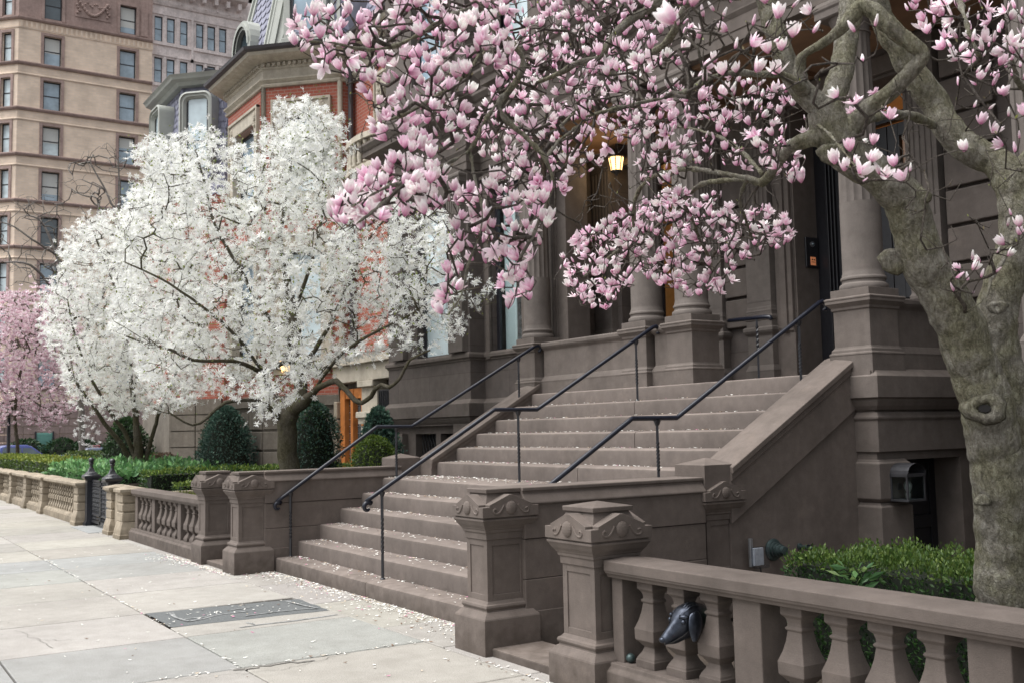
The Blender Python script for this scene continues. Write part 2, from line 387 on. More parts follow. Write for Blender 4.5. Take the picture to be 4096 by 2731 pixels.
# chalky spray marks on and beside the patch
mb=MB()
def mark(pts,w,z=.019):
    k=len(pts); l=[];r=[]
    for i,p in enumerate(pts):
        d=np.array(pts[min(i+1,k-1)])-np.array(pts[max(i-1,0)]); d=d/np.linalg.norm(d); nn=np.array([-d[1],d[0]])*w*(.6+.5*random.random())
        l.append((p[0]+nn[0],p[1]+nn[1],z)); r.append((p[0]-nn[0],p[1]-nn[1],z))
    for i in range(k-1): mb.add([r[i],r[i+1],l[i+1],l[i]],[(0,1,2,3)])
mark([(-9.72,2.62),(-9.6,2.6),(-9.45,2.58),(-9.3,2.60),(-9.16,2.62)],.022); mark([(-9.16,2.62),(-9.2,2.75),(-9.3,2.9)],.02)
mark([(-9.3,2.62),(-9.3,2.8),(-9.32,3.0),(-9.33,3.2)],.014); mark([(-9.1,3.1),(-9.12,3.4),(-9.1,3.62),(-9.07,3.76)],.014)
mark([(-9.07,3.76),(-9.3,3.72),(-9.5,3.7),(-9.66,3.68)],.018); mark([(-9.6,3.2),(-9.52,3.3),(-9.5,3.1)],.02)
mark([(-8.66,2.9),(-8.68,3.1),(-8.66,3.35),(-8.68,3.6),(-8.7,3.8)],.016,.005); mark([(-8.72,3.05),(-8.85,3.02)],.014,.005)
cm=simple('faded_spray_paint',(.19,.195,.195),.9,var=.75,scale=30)
struct(mb.build('spray_mark',cm))
# cracks
mb=MB()
def crack(p,q,k=11,w=.0028,z=.004):
    pts=[]; 
    for i in range(k+1):
        t=i/k; pts.append((p[0]+(q[0]-p[0])*t+random.uniform(-.03,.03),p[1]+(q[1]-p[1])*t+random.uniform(-.03,.03)))
    mark(pts,w,z)
for p,q in (((-9.75,1.35),(-8.75,1.48)),((-9.2,1.4),(-9.0,1.65)),((-11.1,1.1),(-10.2,1.35)),((-7.1,1.95),(-6.95,2.6)),((-6.95,2.6),(-7.16,3.2)),((-10.9,2.45),(-11.25,3.4))): crack(p,q)
crack((-7.15,2.35),(-7.1,2.9),12,.02,.0045)
struct(mb.build('pavement_crack',simple('crack_dirt',(.17,.16,.145),.95,var=.5,scale=40)))
# ------------------------------------------------------------------ stone pier
def pier_mesh(mb,x0,x1,y0,y1,zo=0,top='slab',hz=1.275,zb=0,gx=True,bev=None):
    z=lambda v:v+zo
    H=lambda L:[(e,z(v)) for e,v in L]
    b=[(0,zb),(0,z(.248)),(.004,z(.258)),(.040,z(.298)),(.048,z(.300)),(.050,z(.312)),(.043,z(.318)),(.038,z(.330)),(.043,z(.345)),(.058,z(.352)),(.066,z(.362)),(.074,z(.372))]
    mb.sq(x0,x1,y0,y1,b)
    e=.083; mb.sq(x0,x1,y0,y1,H([(e,.365),(e,.815)]))
    f=.074; w=.045                                   # raised border round each sunk panel
    for (a,bb,c,d) in ((x0+f,x1-f,y0+f,y0+f+.02),(x0+f,x1-f,y1-f-.02,y1-f)):
        mb.box(a,a+w,c,d,z(.37),z(.81)); mb.box(bb-w,bb,c,d,z(.37),z(.81)); mb.box(a+w,bb-w,c+.0007,d-.0007,z(.37),z(.415)); mb.box(a+w,bb-w,c+.0007,d-.0007,z(.765),z(.81))
    for (a,bb) in ((x0+f-.0006,x0+f+.02),(x1-f-.02,x1-f+.0006)):
        c,d=y0+f-.0006,y1-f+.0006
        mb.box(a,bb,c,c+w,z(.37),z(.81)); mb.box(a,bb,d-w,d,z(.37),z(.81)); mb.box(a+.0007,bb-.0007,c+w,d-w,z(.37),z(.415)); mb.box(a+.0007,bb-.0007,c+w,d-w,z(.765),z(.81))
    c=H([(.074,.808),(.064,.812),(.062,.858),(.052,.862),(.050,.882),(.044,.886),(.040,.895),(.024,.915),(.010,.940),(.002,.950),(.002,.962),(.014,.965),(.014,.972),(-.004,.975),(-.004,1.050),(.02,1.050)])
    mb.sq(x0,x1,y0,y1,c)
    cx,cy=(x0+x1)/2,(y0+y1)/2
    g=.055
    def gable(a0,a1): 
        cc=(a0+a1)/2; return [(a0+g,z(1.046)),(a1-g,z(1.046)),(a1-g,z(1.066)),(a1-g-.012,z(1.070)),(cc+.012,z(1.136)),(cc-.012,z(1.136)),(a0+g+.012,z(1.070)),(a0+g,z(1.066))]
    mb.prism(gable(x0,x1),'y',y0-.003,y1+.003)
    mb.prism(gable(y0,y1),'x',x0-.0035,x1+.0035)
    if top=='slab':
        mb.sq(x0,x1,y0,y1,H([(.055,1.048),(.095,1.143),(.078,1.146),(.076,1.172),(.082,1.177)]))
    elif top=='pyramid':
        r=H([(.055,1.048),(.098,1.143),(.08,1.146),(.078,1.172),(.082,1.176)]); mb.sq(x0,x1,y0,y1,r)
        mb.sq(x0,x1,y0,y1,H([(.083,1.175),((x1-x0)/2-.003,1.205)]))
    else:
        mb.sq(x0,x1,y0,y1,H([(.041,1.045)])+[(.041,hz),(.046,hz+.002)]); mb.sq(x0,x1,y0,y1,[(.043,hz),((x1-x0)/2-.004,hz+.055)])
    # roundels and scrolls
    for (px_,py_,ax) in ((cx,y0,'-y'),(x1,cy,'+x'),(x0,cy,'-x'),(cx,y1,'+y')):
        sx,sy=(.25,1) if 'x' in ax else (1,.25)
        sgn=-1 if '-' in ax else 1
        ox,oy=((sgn*.004,0) if 'x' in ax else (0,sgn*.004))
        mb.sphere((px_+ox,py_+oy,z(1.040)),.050,14,8,sx=.42 if 'x' in ax else 1,sy=.42 if 'y' in ax else 1)
        for s in(-1,1):
            pts=[]
            for k in range(15):
                t=k/14
                if t<.5: u=.060+.075*(t*2); w=1.075-.062*(t*2)-.02*math.sin(t*2*math.pi)
                else:
                    a=(t-.5)*2*4.2; rr=.022*(1-.55*(t-.5)*2); u=.135+rr*math.sin(a)*1.0; w=1.035-rr*math.cos(a)+.0
                pts.append((px_+(s*u if 'y' in ax else ox*1.0),py_+(s*u if 'x' in ax else oy*1.0),z(w-.012)))
            mb.tube(pts,.0085,5)
BR=M['brown']
def pier_part(parent,*a,name='gate_pier',mat=None,**k):
    mb=MB(); pier_mesh(mb,*a,**k); return mb.build(name,mat or BR,parent,bevel=.005,seg=2)
# ------------------------------------------------------------------ the stoop
SZ=[.160,.336,.512,.688,.864,1.04,1.215,1.39,1.565,1.74,1.915,2.09]
SY=[4.42,4.70,4.99,5.26,5.545,5.83,6.50,6.79,7.09,7.39,7.69,7.99]
st=thing('entrance_stairs','wide brownstone entrance stairs in two flights between low parapets, strewn with fallen petals','stairs',(-9.2,4.4,0))
XL0,XL1=-11.95,-6.80; XU0,XU1=-11.72,-6.80
rr=random.Random(5)
for i in range(12):
    y0=SY[i]; y1=SY[i+1]+.03 if i<11 else 8.6
    z0=SZ[i-1]-.05 if i else -.02
    z1=SZ[i]; x0,x1=(XL0,XL1) if i<6 else (XU0,XU1)
    if i==5: x0,x1=-12.1,XL1
    if i==11: x0,x1=-11.72,-6.72
    mb=MB(); c=rr.uniform(-10.4,-8.4) if i not in(0,) else -9.45
    cuts=[x0,c,x1]
    for k in range(2):
        a=cuts[k]+(.002 if k else 0); b=cuts[k+1]-(0 if k else .002)
        ns=6; rings=[]
        for q in range(ns+1):                            # slightly worn, wavering edge
            x=a+(b-a)*q/ns; dz=-.006*math.sin(math.pi*(x-x0)/(x1-x0))+rr.uniform(-.002,.002); dy=rr.uniform(-.004,.004)
            rings.append([(x,y0+dy,z0),(x,y1,z0),(x,y1,z1),(x,y0+.10,z1+dz*.5),(x,y0+.028+dy,z1-.003+dz),(x,y0+.008+dy,z1-.013+dz),(x,y0+dy,z1-.032+dz)])
        mb.loft(rings)
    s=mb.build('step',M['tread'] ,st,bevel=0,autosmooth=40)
# parapets of the lower flight
def parapet(x0,x1,ya,yb,name='parapet'):
    mb=MB(); a,b=x0+.035,x1-.035
    mb.box(a+.006,b-.006,ya,yb,-.05,.50); mb.box(a+.009,b-.009,ya,yb,.504,.795); mb.box(a,b,ya,yb-.0005,.80,1.05)
    mb.box(a+.0,b+.0,ya,yb-.001,-.05,.27)
    mb.prism([(a-.012,1.048),(b+.012,1.048),(b+.016,1.058),(b+.012,1.068),(b-.028,1.128),(b-.030,1.146),(b-.018,1.148),(b-.018,1.172),(b-.024,1.176),(a+.024,1.176),(a+.018,1.172),(a+.018,1.148),(a+.030,1.146),(a+.028,1.128),(a-.012,1.068),(a-.016,1.058)],'y',ya,yb)
    return mb.build(name,BR,st,bevel=.005)
parapet(-6.835,-6.395,4.30,6.12); parapet(-12.34,-11.90,4.30,6.12)
pier_part(st,-6.83,-6.40,3.92,4.40); pier_part(st,-12.335,-11.905,3.92,4.40)
pier_part(st,-6.845,-6.395,6.085,6.555,top='tall',hz=1.275,name='landing_pier')
mb=MB(); mb.sq(-12.42,-12.02,6.06,6.42,[(0,-.03),(0,1.272),(.004,1.276),(.195,1.33)]); mb.build('landing_pier',BR,st,bevel=.005)
# raking walls of the upper flight
def stringer(x0,x1):
    mb=MB(); sl=.5743; ya,yb=6.42,8.12
    zt=lambda y:1.254+(y-6.43)*sl
    def band(xa,xb,d0,d1,y0=ya,y1=yb): mb.prism([(y0,zt(y0)-d1),(y1,zt(y1)-d1),(y1,zt(y1)-d0),(y0,zt(y0)-d0)],'x',xa,xb)
    xm=(x0+x1)/2
    rings=[[(x0,y,zt(y)-.055),(x1,y,zt(y)-.055),(x1,y,zt(y)),(x1-.05,y,zt(y)+.012),(xm,y,zt(y)+.03),(x0+.05,y,zt(y)+.012),(x0,y,zt(y))] for y in(ya,yb)]
    mb.loft(rings)
    band(x0+.018,x1-.018,.052,.12); band(x0+.03,x1-.03,.115,.48)
    mb.prism([(ya,-.03),(yb,-.03),(yb,zt(yb)-.4),(ya,zt(ya)-.4)],'x',x0+.055,x1-.055)
    return mb.build('raking_wall',BR,st,bevel=.006)
stringer(-6.80,-6.40); stringer(-12.10,-11.70)
# ------------------------------------------------------------------ balusters
def baluster_mesh(mb,cx,cy,zo=0,k=1.):
    prof=[(.083,.180),(.083,.224),(.079,.230),(.076,.240),(.055,.272),(.046,.297),(.046,.303),(.052,.306),(.070,.328),(.080,.337),(.084,.342),(.086,.405),(.083,.412),(.067,.455),(.054,.505),(.046,.558),(.053,.562),(.055,.570),(.053,.578),(.045,.582),(.046,.600),(.053,.622),(.068,.638),(.070,.642),(.070,.690)]
    mb.sq(cx-.1,cx+.1,cy-.1,cy+.1,[(.1-r*k,z+zo) for r,z in prof])
def balustrade(name,label,x0,x1,y0,y1,bal,posts,zo=0,mat=None,cut=None):
    t=thing(name,label,'balustrade',((x0+x1)/2,(y0+y1)/2,0)); mat=mat or BR
    mb=MB(); yc=(y0+y1)/2
    mb.box(x0,x1,y0-.03,y1+.03,-.06,.135); mb.prism([(y0-.03,.134),(y1+.03,.134),(y1-.0,.158),(y1-.005,.182),(y0+.005,.182),(y0-.0,.158)],'x',x0,x1)
    mb.build('bottom_rail',mat,t,bevel=.005)
    mb=MB(); mb.prism([(y0+.03,.688),(y1-.03,.688),(y1-.022,.704),(y1-.008,.716),(y1-.004,.728),(y1,.730),(y1,.786),(y1-.006,.792),(yc,.802),(y0+.006,.792),(y0,.786),(y0,.730),(y0+.004,.728),(y0+.008,.716),(y0+.022,.704)],'x',x0,x1)
    mb.build('coping',mat,t,bevel=.004)
    for a,b in posts:
        mb=MB(); mb.box(a,b,y0+.06,y1-.06,.178,.692); mb.build('post',mat,t,bevel=.006)
    for c in bal:
        mb=MB(); baluster_mesh(mb,c,y0+.06+.083); mb.build('baluster',mat,t,bevel=.004)
    return t
rb=balustrade('stone_balustrade','brownstone balustrade in the right foreground, its square balusters standing before a box hedge',-5.12,-.6,4.0,4.32,
  [-4.826,-4.555,-4.284,-3.698,-3.417,-3.163,-2.898,-2.32,-2.05,-1.79,-1.52],[(-5.12,-5.02),(-4.09,-3.89),(-2.715,-2.515),(-1.3,-1.1)])
pier_part(rb,-5.56,-5.08,3.88,4.36,zo=-.065,top='pyramid',name='end_pier')
lb=balustrade('stone_balustrade','grey brown balustrade left of the stairs, ending at a carved square pier',-17.22,-13.55,4.0,4.30,
  [-13.86,-14.13,-14.40,-14.98,-15.25,-15.52,-15.79,-16.37,-16.63,-16.88],[(-14.78,-14.62),(-16.17,-16.01),(-17.2,-17.05)])
pier_part(lb,-13.60,-13.165,3.91,4.39,zo=-.02,name='end_pier')
# low stone thresholds in the two gaps beside the gate piers
for a,b,l in ((-6.42,-5.54,'flat brownstone threshold slab between the two right hand piers'),(-13.18,-12.32,'flat brownstone threshold slab between the two left hand piers')):
    mb=MB(); mb.box(a,b,3.98,4.42,-.05,.055); tag(mb.build('threshold_slab',M['tread'],bevel=.01),l,'stone slab')
mb=MB()
for i in range(7): mb.tube([(-13.1+.12*i,4.34,.06),(-13.1+.12*i,4.34,.82)],.009,6)
for z in(.1,.45,.8): mb.box(-13.16,-12.34,4.33,4.35,z-.012,z+.012)
tag(mb.build('iron_gate',M['iron']),'narrow black iron gate seen edge on in the gap between the two left piers','gate')
# ------------------------------------------------------------------ handrails
def handrail(label,A,B,C,D):
    """A foot, B and C the level piece over the landing, D the top; each (x,y,z)"""
    A,B,C,D=map(lambda q:np.array(q,float),(A,B,C,D))
    t=thing('handrail',label,'handrail',(A[0],4.6,.16))
    P=[]
    for k in range(12):                               # curl under the foot of the rail
        a=math.radians(330-k*26); r=.018+.0035*k
        P.append((A[0],A[1]-.005+r*math.cos(a),A[2]-.075+r*math.sin(a)))
    d=(B-A)/np.linalg.norm(B-A); e=(D-C)/np.linalg.norm(D-C)
    P+=[A+d*-.02,A+d*.08]+[A+(B-A)*k for k in (.1,.3,.5,.7,.9)]+[B-d*.05,B,C,C+e*.05]+[C+(D-C)*k for k in (.1,.3,.5,.7,.9)]+[D]
    P+=[D+V3(0,a,b) for a,b in ((.05,.014),(.085,-.005),(.10,-.035),(.085,-.065),(.06,-.065))]
    rad=[.014+.0012*min(i,10) for i in range(12)]; rad+=[.0225]*(len(P)-len(rad)); rad[-5:]=[.024,.022,.02,.018,.014]
    mb=MB(); mb.tube(P,rad,10); mb.build('rail',M['railm'],t,smooth=True)
    def pt(y):
        for p,q in ((A,B),(B,C),(C,D)):
            if p[1]<=y<=q[1]: return p+(q-p)*(y-p[1])/(q[1]-p[1])
    for y,z0 in ((4.60,.155),(B[1]*.45+C[1]*.55,1.03),(7.80,1.905)):
        p=pt(y); x=p[0]; z1=p[2]-.015; mb=MB(); hh=z1-z0
        mb.tube([(x,y,z0),(x,y,z0+hh*.28)],.0165,4)
        mb.tube([(x,y,z0+hh*.28+hh*.42*i/28) for i in range(29)],.0165,4,twist=.45)
        mb.tube([(x,y,z0+hh*.70),(x,y,z1)],.0165,4)
        mb.lathe(x,y,[(.018,z1-.05),(.030,z1-.02),(.034,z1)],8); mb.lathe(x,y,[(.028,z0),(.026,z0+.012),(.017,z0+.02)],8)
        mb.build('post',M['iron'],t,autosmooth=50)
    return t
handrail('black iron handrail along the left parapet of the stairs',(-11.9,4.45,.83),(-11.87,5.73,1.68),(-11.85,6.21,1.675),(-11.72,8.06,2.74))
handrail('black iron handrail running up the middle of the stairs, with twisted posts',(-9.43,4.45,.945),(-9.40,5.925,1.824),(-9.36,6.45,1.82),(-9.24,8.05,2.77))
handrail('black iron handrail on the right of the stairs, its foot hidden behind the right parapet',(-7.05,4.45,.83),(-7.05,5.87,1.682),(-7.05,6.39,1.682),(-6.78,8.06,2.78))
t=thing('handrail','short level black handrail on one post inside the porch behind the middle pedestal','handrail',(-8.1,8.6,2.09))
mb=MB(); mb.tube([(-8.55,8.6,2.80),(-8.0,8.6,2.79),(-7.92,8.6,2.78),(-7.90,8.6,2.75)],.024,8); mb.build('rail',M['railm'],t,smooth=True)
mb=MB(); mb.tube([(-8.12,8.6,2.09),(-8.12,8.6,2.4)],.016,4); mb.tube([(-8.12,8.6,2.4+.3*i/20) for i in range(21)],.016,4,twist=.45); mb.tube([(-8.12,8.6,2.7),(-8.12,8.6,2.78)],.016,4); mb.build('post',M['iron'],t)
# ------------------------------------------------------------------ the brownstone
BS=thing('brownstone_house','grey brown stone town house with a columned porch above the wide stairs','house',(-10,9,0))
FL=2.09; YF=8.6; YB=9.55
BW=M['brownw']; BG=M['brownh']
def pedestal(xc,yc=8.29):
    mb=MB()
    x0,x1,y0,y1=xc-.245,xc+.245,yc-.245,yc+.245
    mb.sq(x0,x1,y0,y1,[(0,FL-.1),(0,FL+.150),(-.004,FL+.158),(-.002,FL+.172),(.012,FL+.180),(.014,FL+.205),(.030,FL+.222),(.034,FL+.232),(.036,FL+.236),(.036,2.665),(.030,2.672),(.022,2.676),(.020,2.700),(.006,2.715),(-.012,2.735),(-.018,2.738),(-.018,2.768),(-.024,2.772),(-.024,2.786),(-.010,2.796),(.02,2.798)])
    mb.sq(x0,x1,y0,y1,[(.022,2.796),(.022,2.872)])
    return mb.build('pedestal',BG,BS,bevel=.004)
def column(xc,yc=8.29):
    mb=MB()
    r0=.192
    base=[(.05,2.870),(.222,2.870),(.228,2.885),(.228,2.905),(.222,2.922),(.208,2.930),(.202,2.936),(.200,2.955),(.204,2.962),(.212,2.968),(.214,2.980),(.210,2.992),(.202,2.998),(.200,3.004),(.199,3.020),(.193,3.034),(.192,3.06)]
    mb.lathe(xc,yc,base+[(.192,3.4),(.192,3.72)],40)
    sh=[(.192,3.72),(.1905,3.7205),(.190,3.74),(.184,4.3),(.176,4.9),(.170,5.36),(.170,5.385),(.172,5.386)]
    rs=[]
    n=64
    for r,z in sh:
        ring=[]
        for i in range(n):
            a=2*math.pi*i/n; ph=(i%4); k=0 if z<3.7202 or z>5.384 else (.0 if ph==0 else (.085 if ph==2 else .05))
            ring.append((xc+r*(1-k)*math.cos(a),yc+r*(1-k)*math.sin(a),z))
        rs.append(ring)
    mb.loft(rs)
    mb.lathe(xc,yc,[(.172,5.385),(.182,5.39),(.182,5.405),(.172,5.41),(.171,5.48),(.178,5.485),(.18,5.495),(.205,5.54),(.212,5.56),(.2,5.565)],40)
    o=mb.build('column',M['browng'],BS,autosmooth=38)
    mb=MB(); mb.sq(xc-.245,xc+.245,yc-.245,yc+.245,[(.02,5.56),(.0,5.575),(0,5.64),(-.015,5.66),(-.015,5.69),(.02,5.74)]); mb.build('abacus',M['browng'],o,bevel=.004)
COLX=(-11.965,-9.615,-8.825,-6.425)
for x in COLX: pedestal(x); column(x)
# low walls between pedestals (left bay) and round the right side of the porch
def lowwall(mb,x0,x1,y0,y1):
    mb.sq(x0,x1,y0,y1,[(0,FL-.1),(0,FL+.150),(-.003,FL+.172),(.010,FL+.205),(.024,FL+.232),(.03,FL+.236),(.03,2.675),(.022,2.69),(.0,2.715),(-.012,2.738),(-.012,2.772),(.0,2.79)])
for q in ((-11.72,-9.86,8.16,8.44),(-9.37,-9.07,8.13,8.45),(-6.56,-6.24,8.535,9.56)):
    mb=MB(); lowwall(mb,*q); mb.build('porch_parapet',BG,BS,bevel=.004)
# porch floor, ceiling and back wall
mb=MB(); mb.box(-12.2,-6.72,8.58,YB+.6,1.9,FL-.004); mb.box(-6.74,-6.2,8.03,YB+.6,1.9,FL-.003); mb.box(-12.2,-11.70,8.0,8.6,1.9,FL-.002); mb.build('porch_floor',M['tread'],BS)
ceil=simple('porch_ceiling_paint',(.22,.13,.075),.8,var=.2,scale=3)
mb=MB(); mb.box(-12.2,-5.3,8.2,YB+.6,5.70,5.76)
for i in range(5): mb.box(-11.9+1.28*i,-11.75+1.28*i,8.5,YB,5.64,5.702)
mb.build('porch_ceiling',ceil,BS)
ou=V3(1,0,0); on=V3(0,-1,0)
O=V3(-12.6,YB,FL)
mb=MB(); panel(mb,O,ou,on,7.6,3.66,[(.98,2.62,.92,3.32),(4.22,6.02,0,3.28)],.5)
bw=mb.build('porch_wall',BW,BS)
# rustication strips and pilasters on the porch wall
def pilaster(parent,x0,x1,y,z0,z1,d=.12,flutes=5,name='pilaster',zped=2.79,mat=None,ped=True,U=None):
    mb=MB(); w=x1-x0
    if ped:
        mb.sq(x0-.03,x1+.03,y-d-.03,y+.02,[(0,FL-.05),(0,FL+.150),(-.003,FL+.172),(.010,FL+.205),(.022,FL+.232),(.026,FL+.236),(.026,2.675),(.018,2.69),(-.004,2.715),(-.016,2.738),(-.016,2.772),(0,2.79)])
        zb=2.79
        mb.sq(x0,x1,y-d,y+.02,[(-.012,2.789),(-.012,2.865),(-.022,2.872),(-.024,2.905),(-.012,2.928),(-.008,2.936),(-.010,2.968),(-.014,2.98),(-.006,2.998),(-.004,3.02),(0,3.034),(0,3.1)])
        zf=3.72
    else: zb=z0; zf=z0+.25
    zs=3.09 if ped else z0
    mb.box(x0,x1,y-d,y+.02,zs,zf)
    # fluted part
    k=flutes; fw=w/(k*2+1)
    pts=[(x0,y+.02),(x0,y-d)]
    for i in range(k):
        a=x0+fw*(2*i+1); pts+=[(a,y-d),(a+fw*.18,y-d+.014),(a+fw*.82,y-d+.014),(a+fw,y-d)]
    pts+=[(x1,y-d),(x1,y+.02)]
    mb.loft([[(p[0],p[1],z) for p in pts] for z in (zf-.001,z1-.33)])
    mb.sq(x0,x1,y-d,y+.02,[(0,z1-.331),(-.01,z1-.325),(-.01,z1-.31),(0,z1-.305),(0,z1-.22),(-.008,z1-.215),(-.03,z1-.17),(-.035,z1-.165),(-.035,z1-.09),(-.048,z1-.07),(-.048,z1-.04),(-.02,z1)])
    return mb.build(name,mat or M['browng'],parent,bevel=.003)
for a,b in ((-12.11,-11.71),(-9.80,-9.48),(-9.05,-8.66),(-6.70,-6.33)): pilaster(BS,a,b,YB,FL,5.70)
for x0,x1 in((-9.47,-9.09),(-6.29,-5.72),(-12.55,-12.15)):
    z=FL+.72; mb=MB()
    while z<5.4:
        mb.sq(x0,x1,YB-.075,YB+.02,[(.0,z+.012),(-.0,z+.36),]); z+=.385
    mb.build('rusticated_blocks',BG,BS,bevel=.012)
# door: jamb, casing, black double door with glass
mb=MB()
for a,b,d in((-8.64,-8.55,.05),(-8.55,-8.46,.08),(-8.46,-8.39,.05)): mb.box(a,b,YB-d,YB+.02,FL+.62,5.40)
mb.box(-8.66,-8.38,YB-.03,YB+.02,FL,FL+.60); mb.prism([(YB-.03,FL+.6),(YB+.02,FL+.6),(YB+.02,FL+.68),(YB-.06,FL+.68),(YB-.06,FL+.66)],'x',-8.66,-8.38)
for a,b,d in((-6.74,-6.70,.05),): mb.box(a,b,YB-d,YB+.02,FL,5.40)
mb.box(-8.66,-6.7,YB-.07,YB+.02,5.401,5.6); mb.build('door_casing',BG,BS,bevel=.006)
mb=MB(); mb.box(-8.38,-6.58,YB+.0,YB+.60,FL-.006,FL+.012); mb.box(-8.40,-8.36,YB+.01,YB+.5,FL,5.38); mb.build('door_reveal',BG,BS)
YD=YB+.46
dr=MB()
for a,b in((-8.36,-8.20),(-6.62,-6.58)):
    dr.box(a,b,YD-.06,YD+.05,FL+.012,5.38)
for i in range(3): dr.box(-8.20+.035*i,-8.175+.035*i,YD-.07+.02*i,YD+.05,FL+.012,5.0)
dr.box(-8.36,-6.58,YD-.06,YD+.05,5.0,5.1)
dj=dr.build('door_frame',M['blackwood'],BS,bevel=.006)
def leaf(x0,x1):
    mb=MB(); y0,y1=YD+.0,YD+.05; zt=4.98
    mb.box(x0,x0+.14,y0,y1,FL+.02,zt); mb.box(x1-.14,x1,y0,y1,FL+.02,zt); mb.box(x0+.14,x1-.14,y0,y1,FL+.02,FL+.25); mb.box(x0+.14,x1-.14,y0,y1,2.98,3.20); mb.box(x0+.14,x1-.14,y0,y1,zt-.15,zt)
    mb.box(x0+.14,x1-.14,y0+.02,y1-.01,FL+.25,2.98)
    mb.sq(x0+.2,x1-.2,y0+.0,y1,[(0,FL+.32),(0,2.9)])
    for q in ((x0+.14,x0+.165),(x1-.165,x1-.14)): mb.box(q[0],q[1],y0-.012,y1,3.2,zt-.15)
    mb.box(x0+.165,x1-.165,y0-.012,y1,3.2,3.225)
    d=mb.build('door',M['blackwood'],BS,bevel=.005)
    mb=MB(); mb.box(x0+.15,x1-.15,y0+.02,y0+.026,3.21,zt-.14); mb.build('door_glass',M['clear'],d)
    return d
leaf(-8.10,-7.35); leaf(-7.34,-6.62)
mb=MB(); panel(mb,V3(-8.4,YD+1.2,FL),ou,on,1.9,3.4,[],.1); mb.box(-8.42,-8.38,YD+.08,YD+1.2,FL,5.4); mb.box(-6.6,-6.56,YD+.08,YD+1.2,FL,5.4); mb.box(-8.4,-6.58,YD+.08,YD+1.2,5.3,5.36)
mb.build('vestibule',M['glowwood'],BS)
mb=MB(); mb.box(-7.93,-7.62,YD+.012,YD+.016,3.235,3.30); stk=mb.build('door_sticker',M['white'],BS); 
tb=simple('sticker_blue',(.05,.10,.45),.5,var=.05)
mb=MB(); mb.box(-7.70,-7.64,YD+.008,YD+.0115,3.245,3.29)
for i in range(7): mb.box(-7.90+.025*i,-7.885+.025*i,YD+.008,YD+.0115,3.255,3.268+.006*(i%3))
mb.build('sticker_print',tb,stk)
# lit window with varnished wood behind, left bay
mb=MB(); wx0,wx1=-11.62,-9.98
O2=V3(0,YB,0)
f=sash(BS,V3(-12.6,YB,FL),ou,on,.98,2.62,.92,3.32,setin=.2,t=.07,fm=M['frame'],pm=M['clear'],mid=False)
mb=MB(); obox(mb,V3(-12.6,YB,FL),ou,on,1.5,1.62,.92,3.32,-.27,-.16); obox(mb,V3(-12.6,YB,FL),ou,on,1.05,2.55,2.78,2.86,-.26,-.19); mb.build('window_mullion',M['frame'],f)
mb=MB(); mb.box(-11.9,-9.7,YB+1.3,YB+1.36,2.6,5.7); mb.box(-11.9,-11.84,YB+.5,YB+1.3,2.6,5.7); mb.box(-9.76,-9.7,YB+.5,YB+1.3,2.6,5.7); mb.box(-11.9,-9.7,YB+.5,YB+1.3,5.6,5.66)
for i in range(4): mb.box(-11.8+.52*i,-11.4+.52*i,YB+1.26,YB+1.31,4.1,5.4)
mb.build('panelled_room',M['glowwood'],BS)
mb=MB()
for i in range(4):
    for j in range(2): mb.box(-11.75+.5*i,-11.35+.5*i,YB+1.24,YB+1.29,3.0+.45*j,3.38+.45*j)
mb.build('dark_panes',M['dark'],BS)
# porch piers behind the end columns
mb=MB(); mb.box(-12.2,-11.64,YF-.02,8.98,FL-.05,5.74); mb.box(-12.22,-12.16,8.9,YB+.1,FL,5.74); mb.build('porch_pier',BG,BS,bevel=.008)
mb=MB(); mb.box(-11.95,-11.90,YF-.06,YF,2.87,5.7); mb.box(-11.90,-11.86,YF-.04,YF,2.87,5.7); mb.build('pier_moulding',BG,BS,bevel=.006)
# entablature over the porch
def entab(mb,x0,x1,y0,y1,zb=5.74):
    mb.sq(x0,x1,y0,y1+2,[(0,zb),(0,zb+.12),(-.012,zb+.124),(-.012,zb+.26),(-.02,zb+.27),(-.045,zb+.31),(-.045,zb+.33),(-.0,zb+.335),(0,zb+.66),(-.03,zb+.68),(-.05,zb+.72),(-.05,zb+.80),(-.20,zb+.84),(-.30,zb+.87),(-.30,zb+.96),(-.33,zb+.98),(-.38,zb+1.05),(-.38,zb+1.09),(-.1,zb+1.12)])
mb=MB(); entab(mb,-12.25,-6.12,8.07,8.6); 
i=0
x=-12.5
while x<-5.85: mb.box(x,x+.07,7.87,8.04,6.47,6.55); x+=.14
mb.build('porch_entablature',BG,BS,bevel=.004)
# left facade: window wall and projecting end block
OL=V3(-13.95,YF,1.7)
mb=MB(); panel(mb,OL,ou,on,1.9,4.1,[(.27,1.18,1.06,3.72)],.35); 
mb.build('facade_wall',BW,BS)
mb=MB(); 
for a,b in ((.16,.27),(1.18,1.29)): obox(mb,OL,ou,on,a,b,1.02,3.73,-.02,.045)
obox(mb,OL,ou,on,.16,1.29,3.731,3.86,-.02,.05); obox(mb,OL,ou,on,.10,1.35,3.862,3.92,-.02,.09)
mb.build('window_surround',BG,BS,bevel=.006)
f=sash(BS,OL,ou,on,.27,1.18,1.06,3.72,setin=.10,t=.075,pm=M['clear'],mid=False)
mb=MB(); obox(mb,OL,ou,on,.34,.66,1.12,3.66,-.235,-.22); mb.build('curtain',M['curtain'],f)
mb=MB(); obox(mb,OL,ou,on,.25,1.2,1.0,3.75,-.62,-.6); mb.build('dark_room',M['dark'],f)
OB=V3(-16.75,8.33,1.7)
mb=MB(); panel(mb,OB,ou,on,2.85,4.1,[(1.1,2.18,1.06,3.62)],.3)
panel(mb,V3(-13.9,8.33,1.7),V3(0,1,0),V3(1,0,0),.3,4.1); panel(mb,V3(-16.75,12,1.7),V3(0,-1,0),V3(-1,0,0),3.67,4.1)
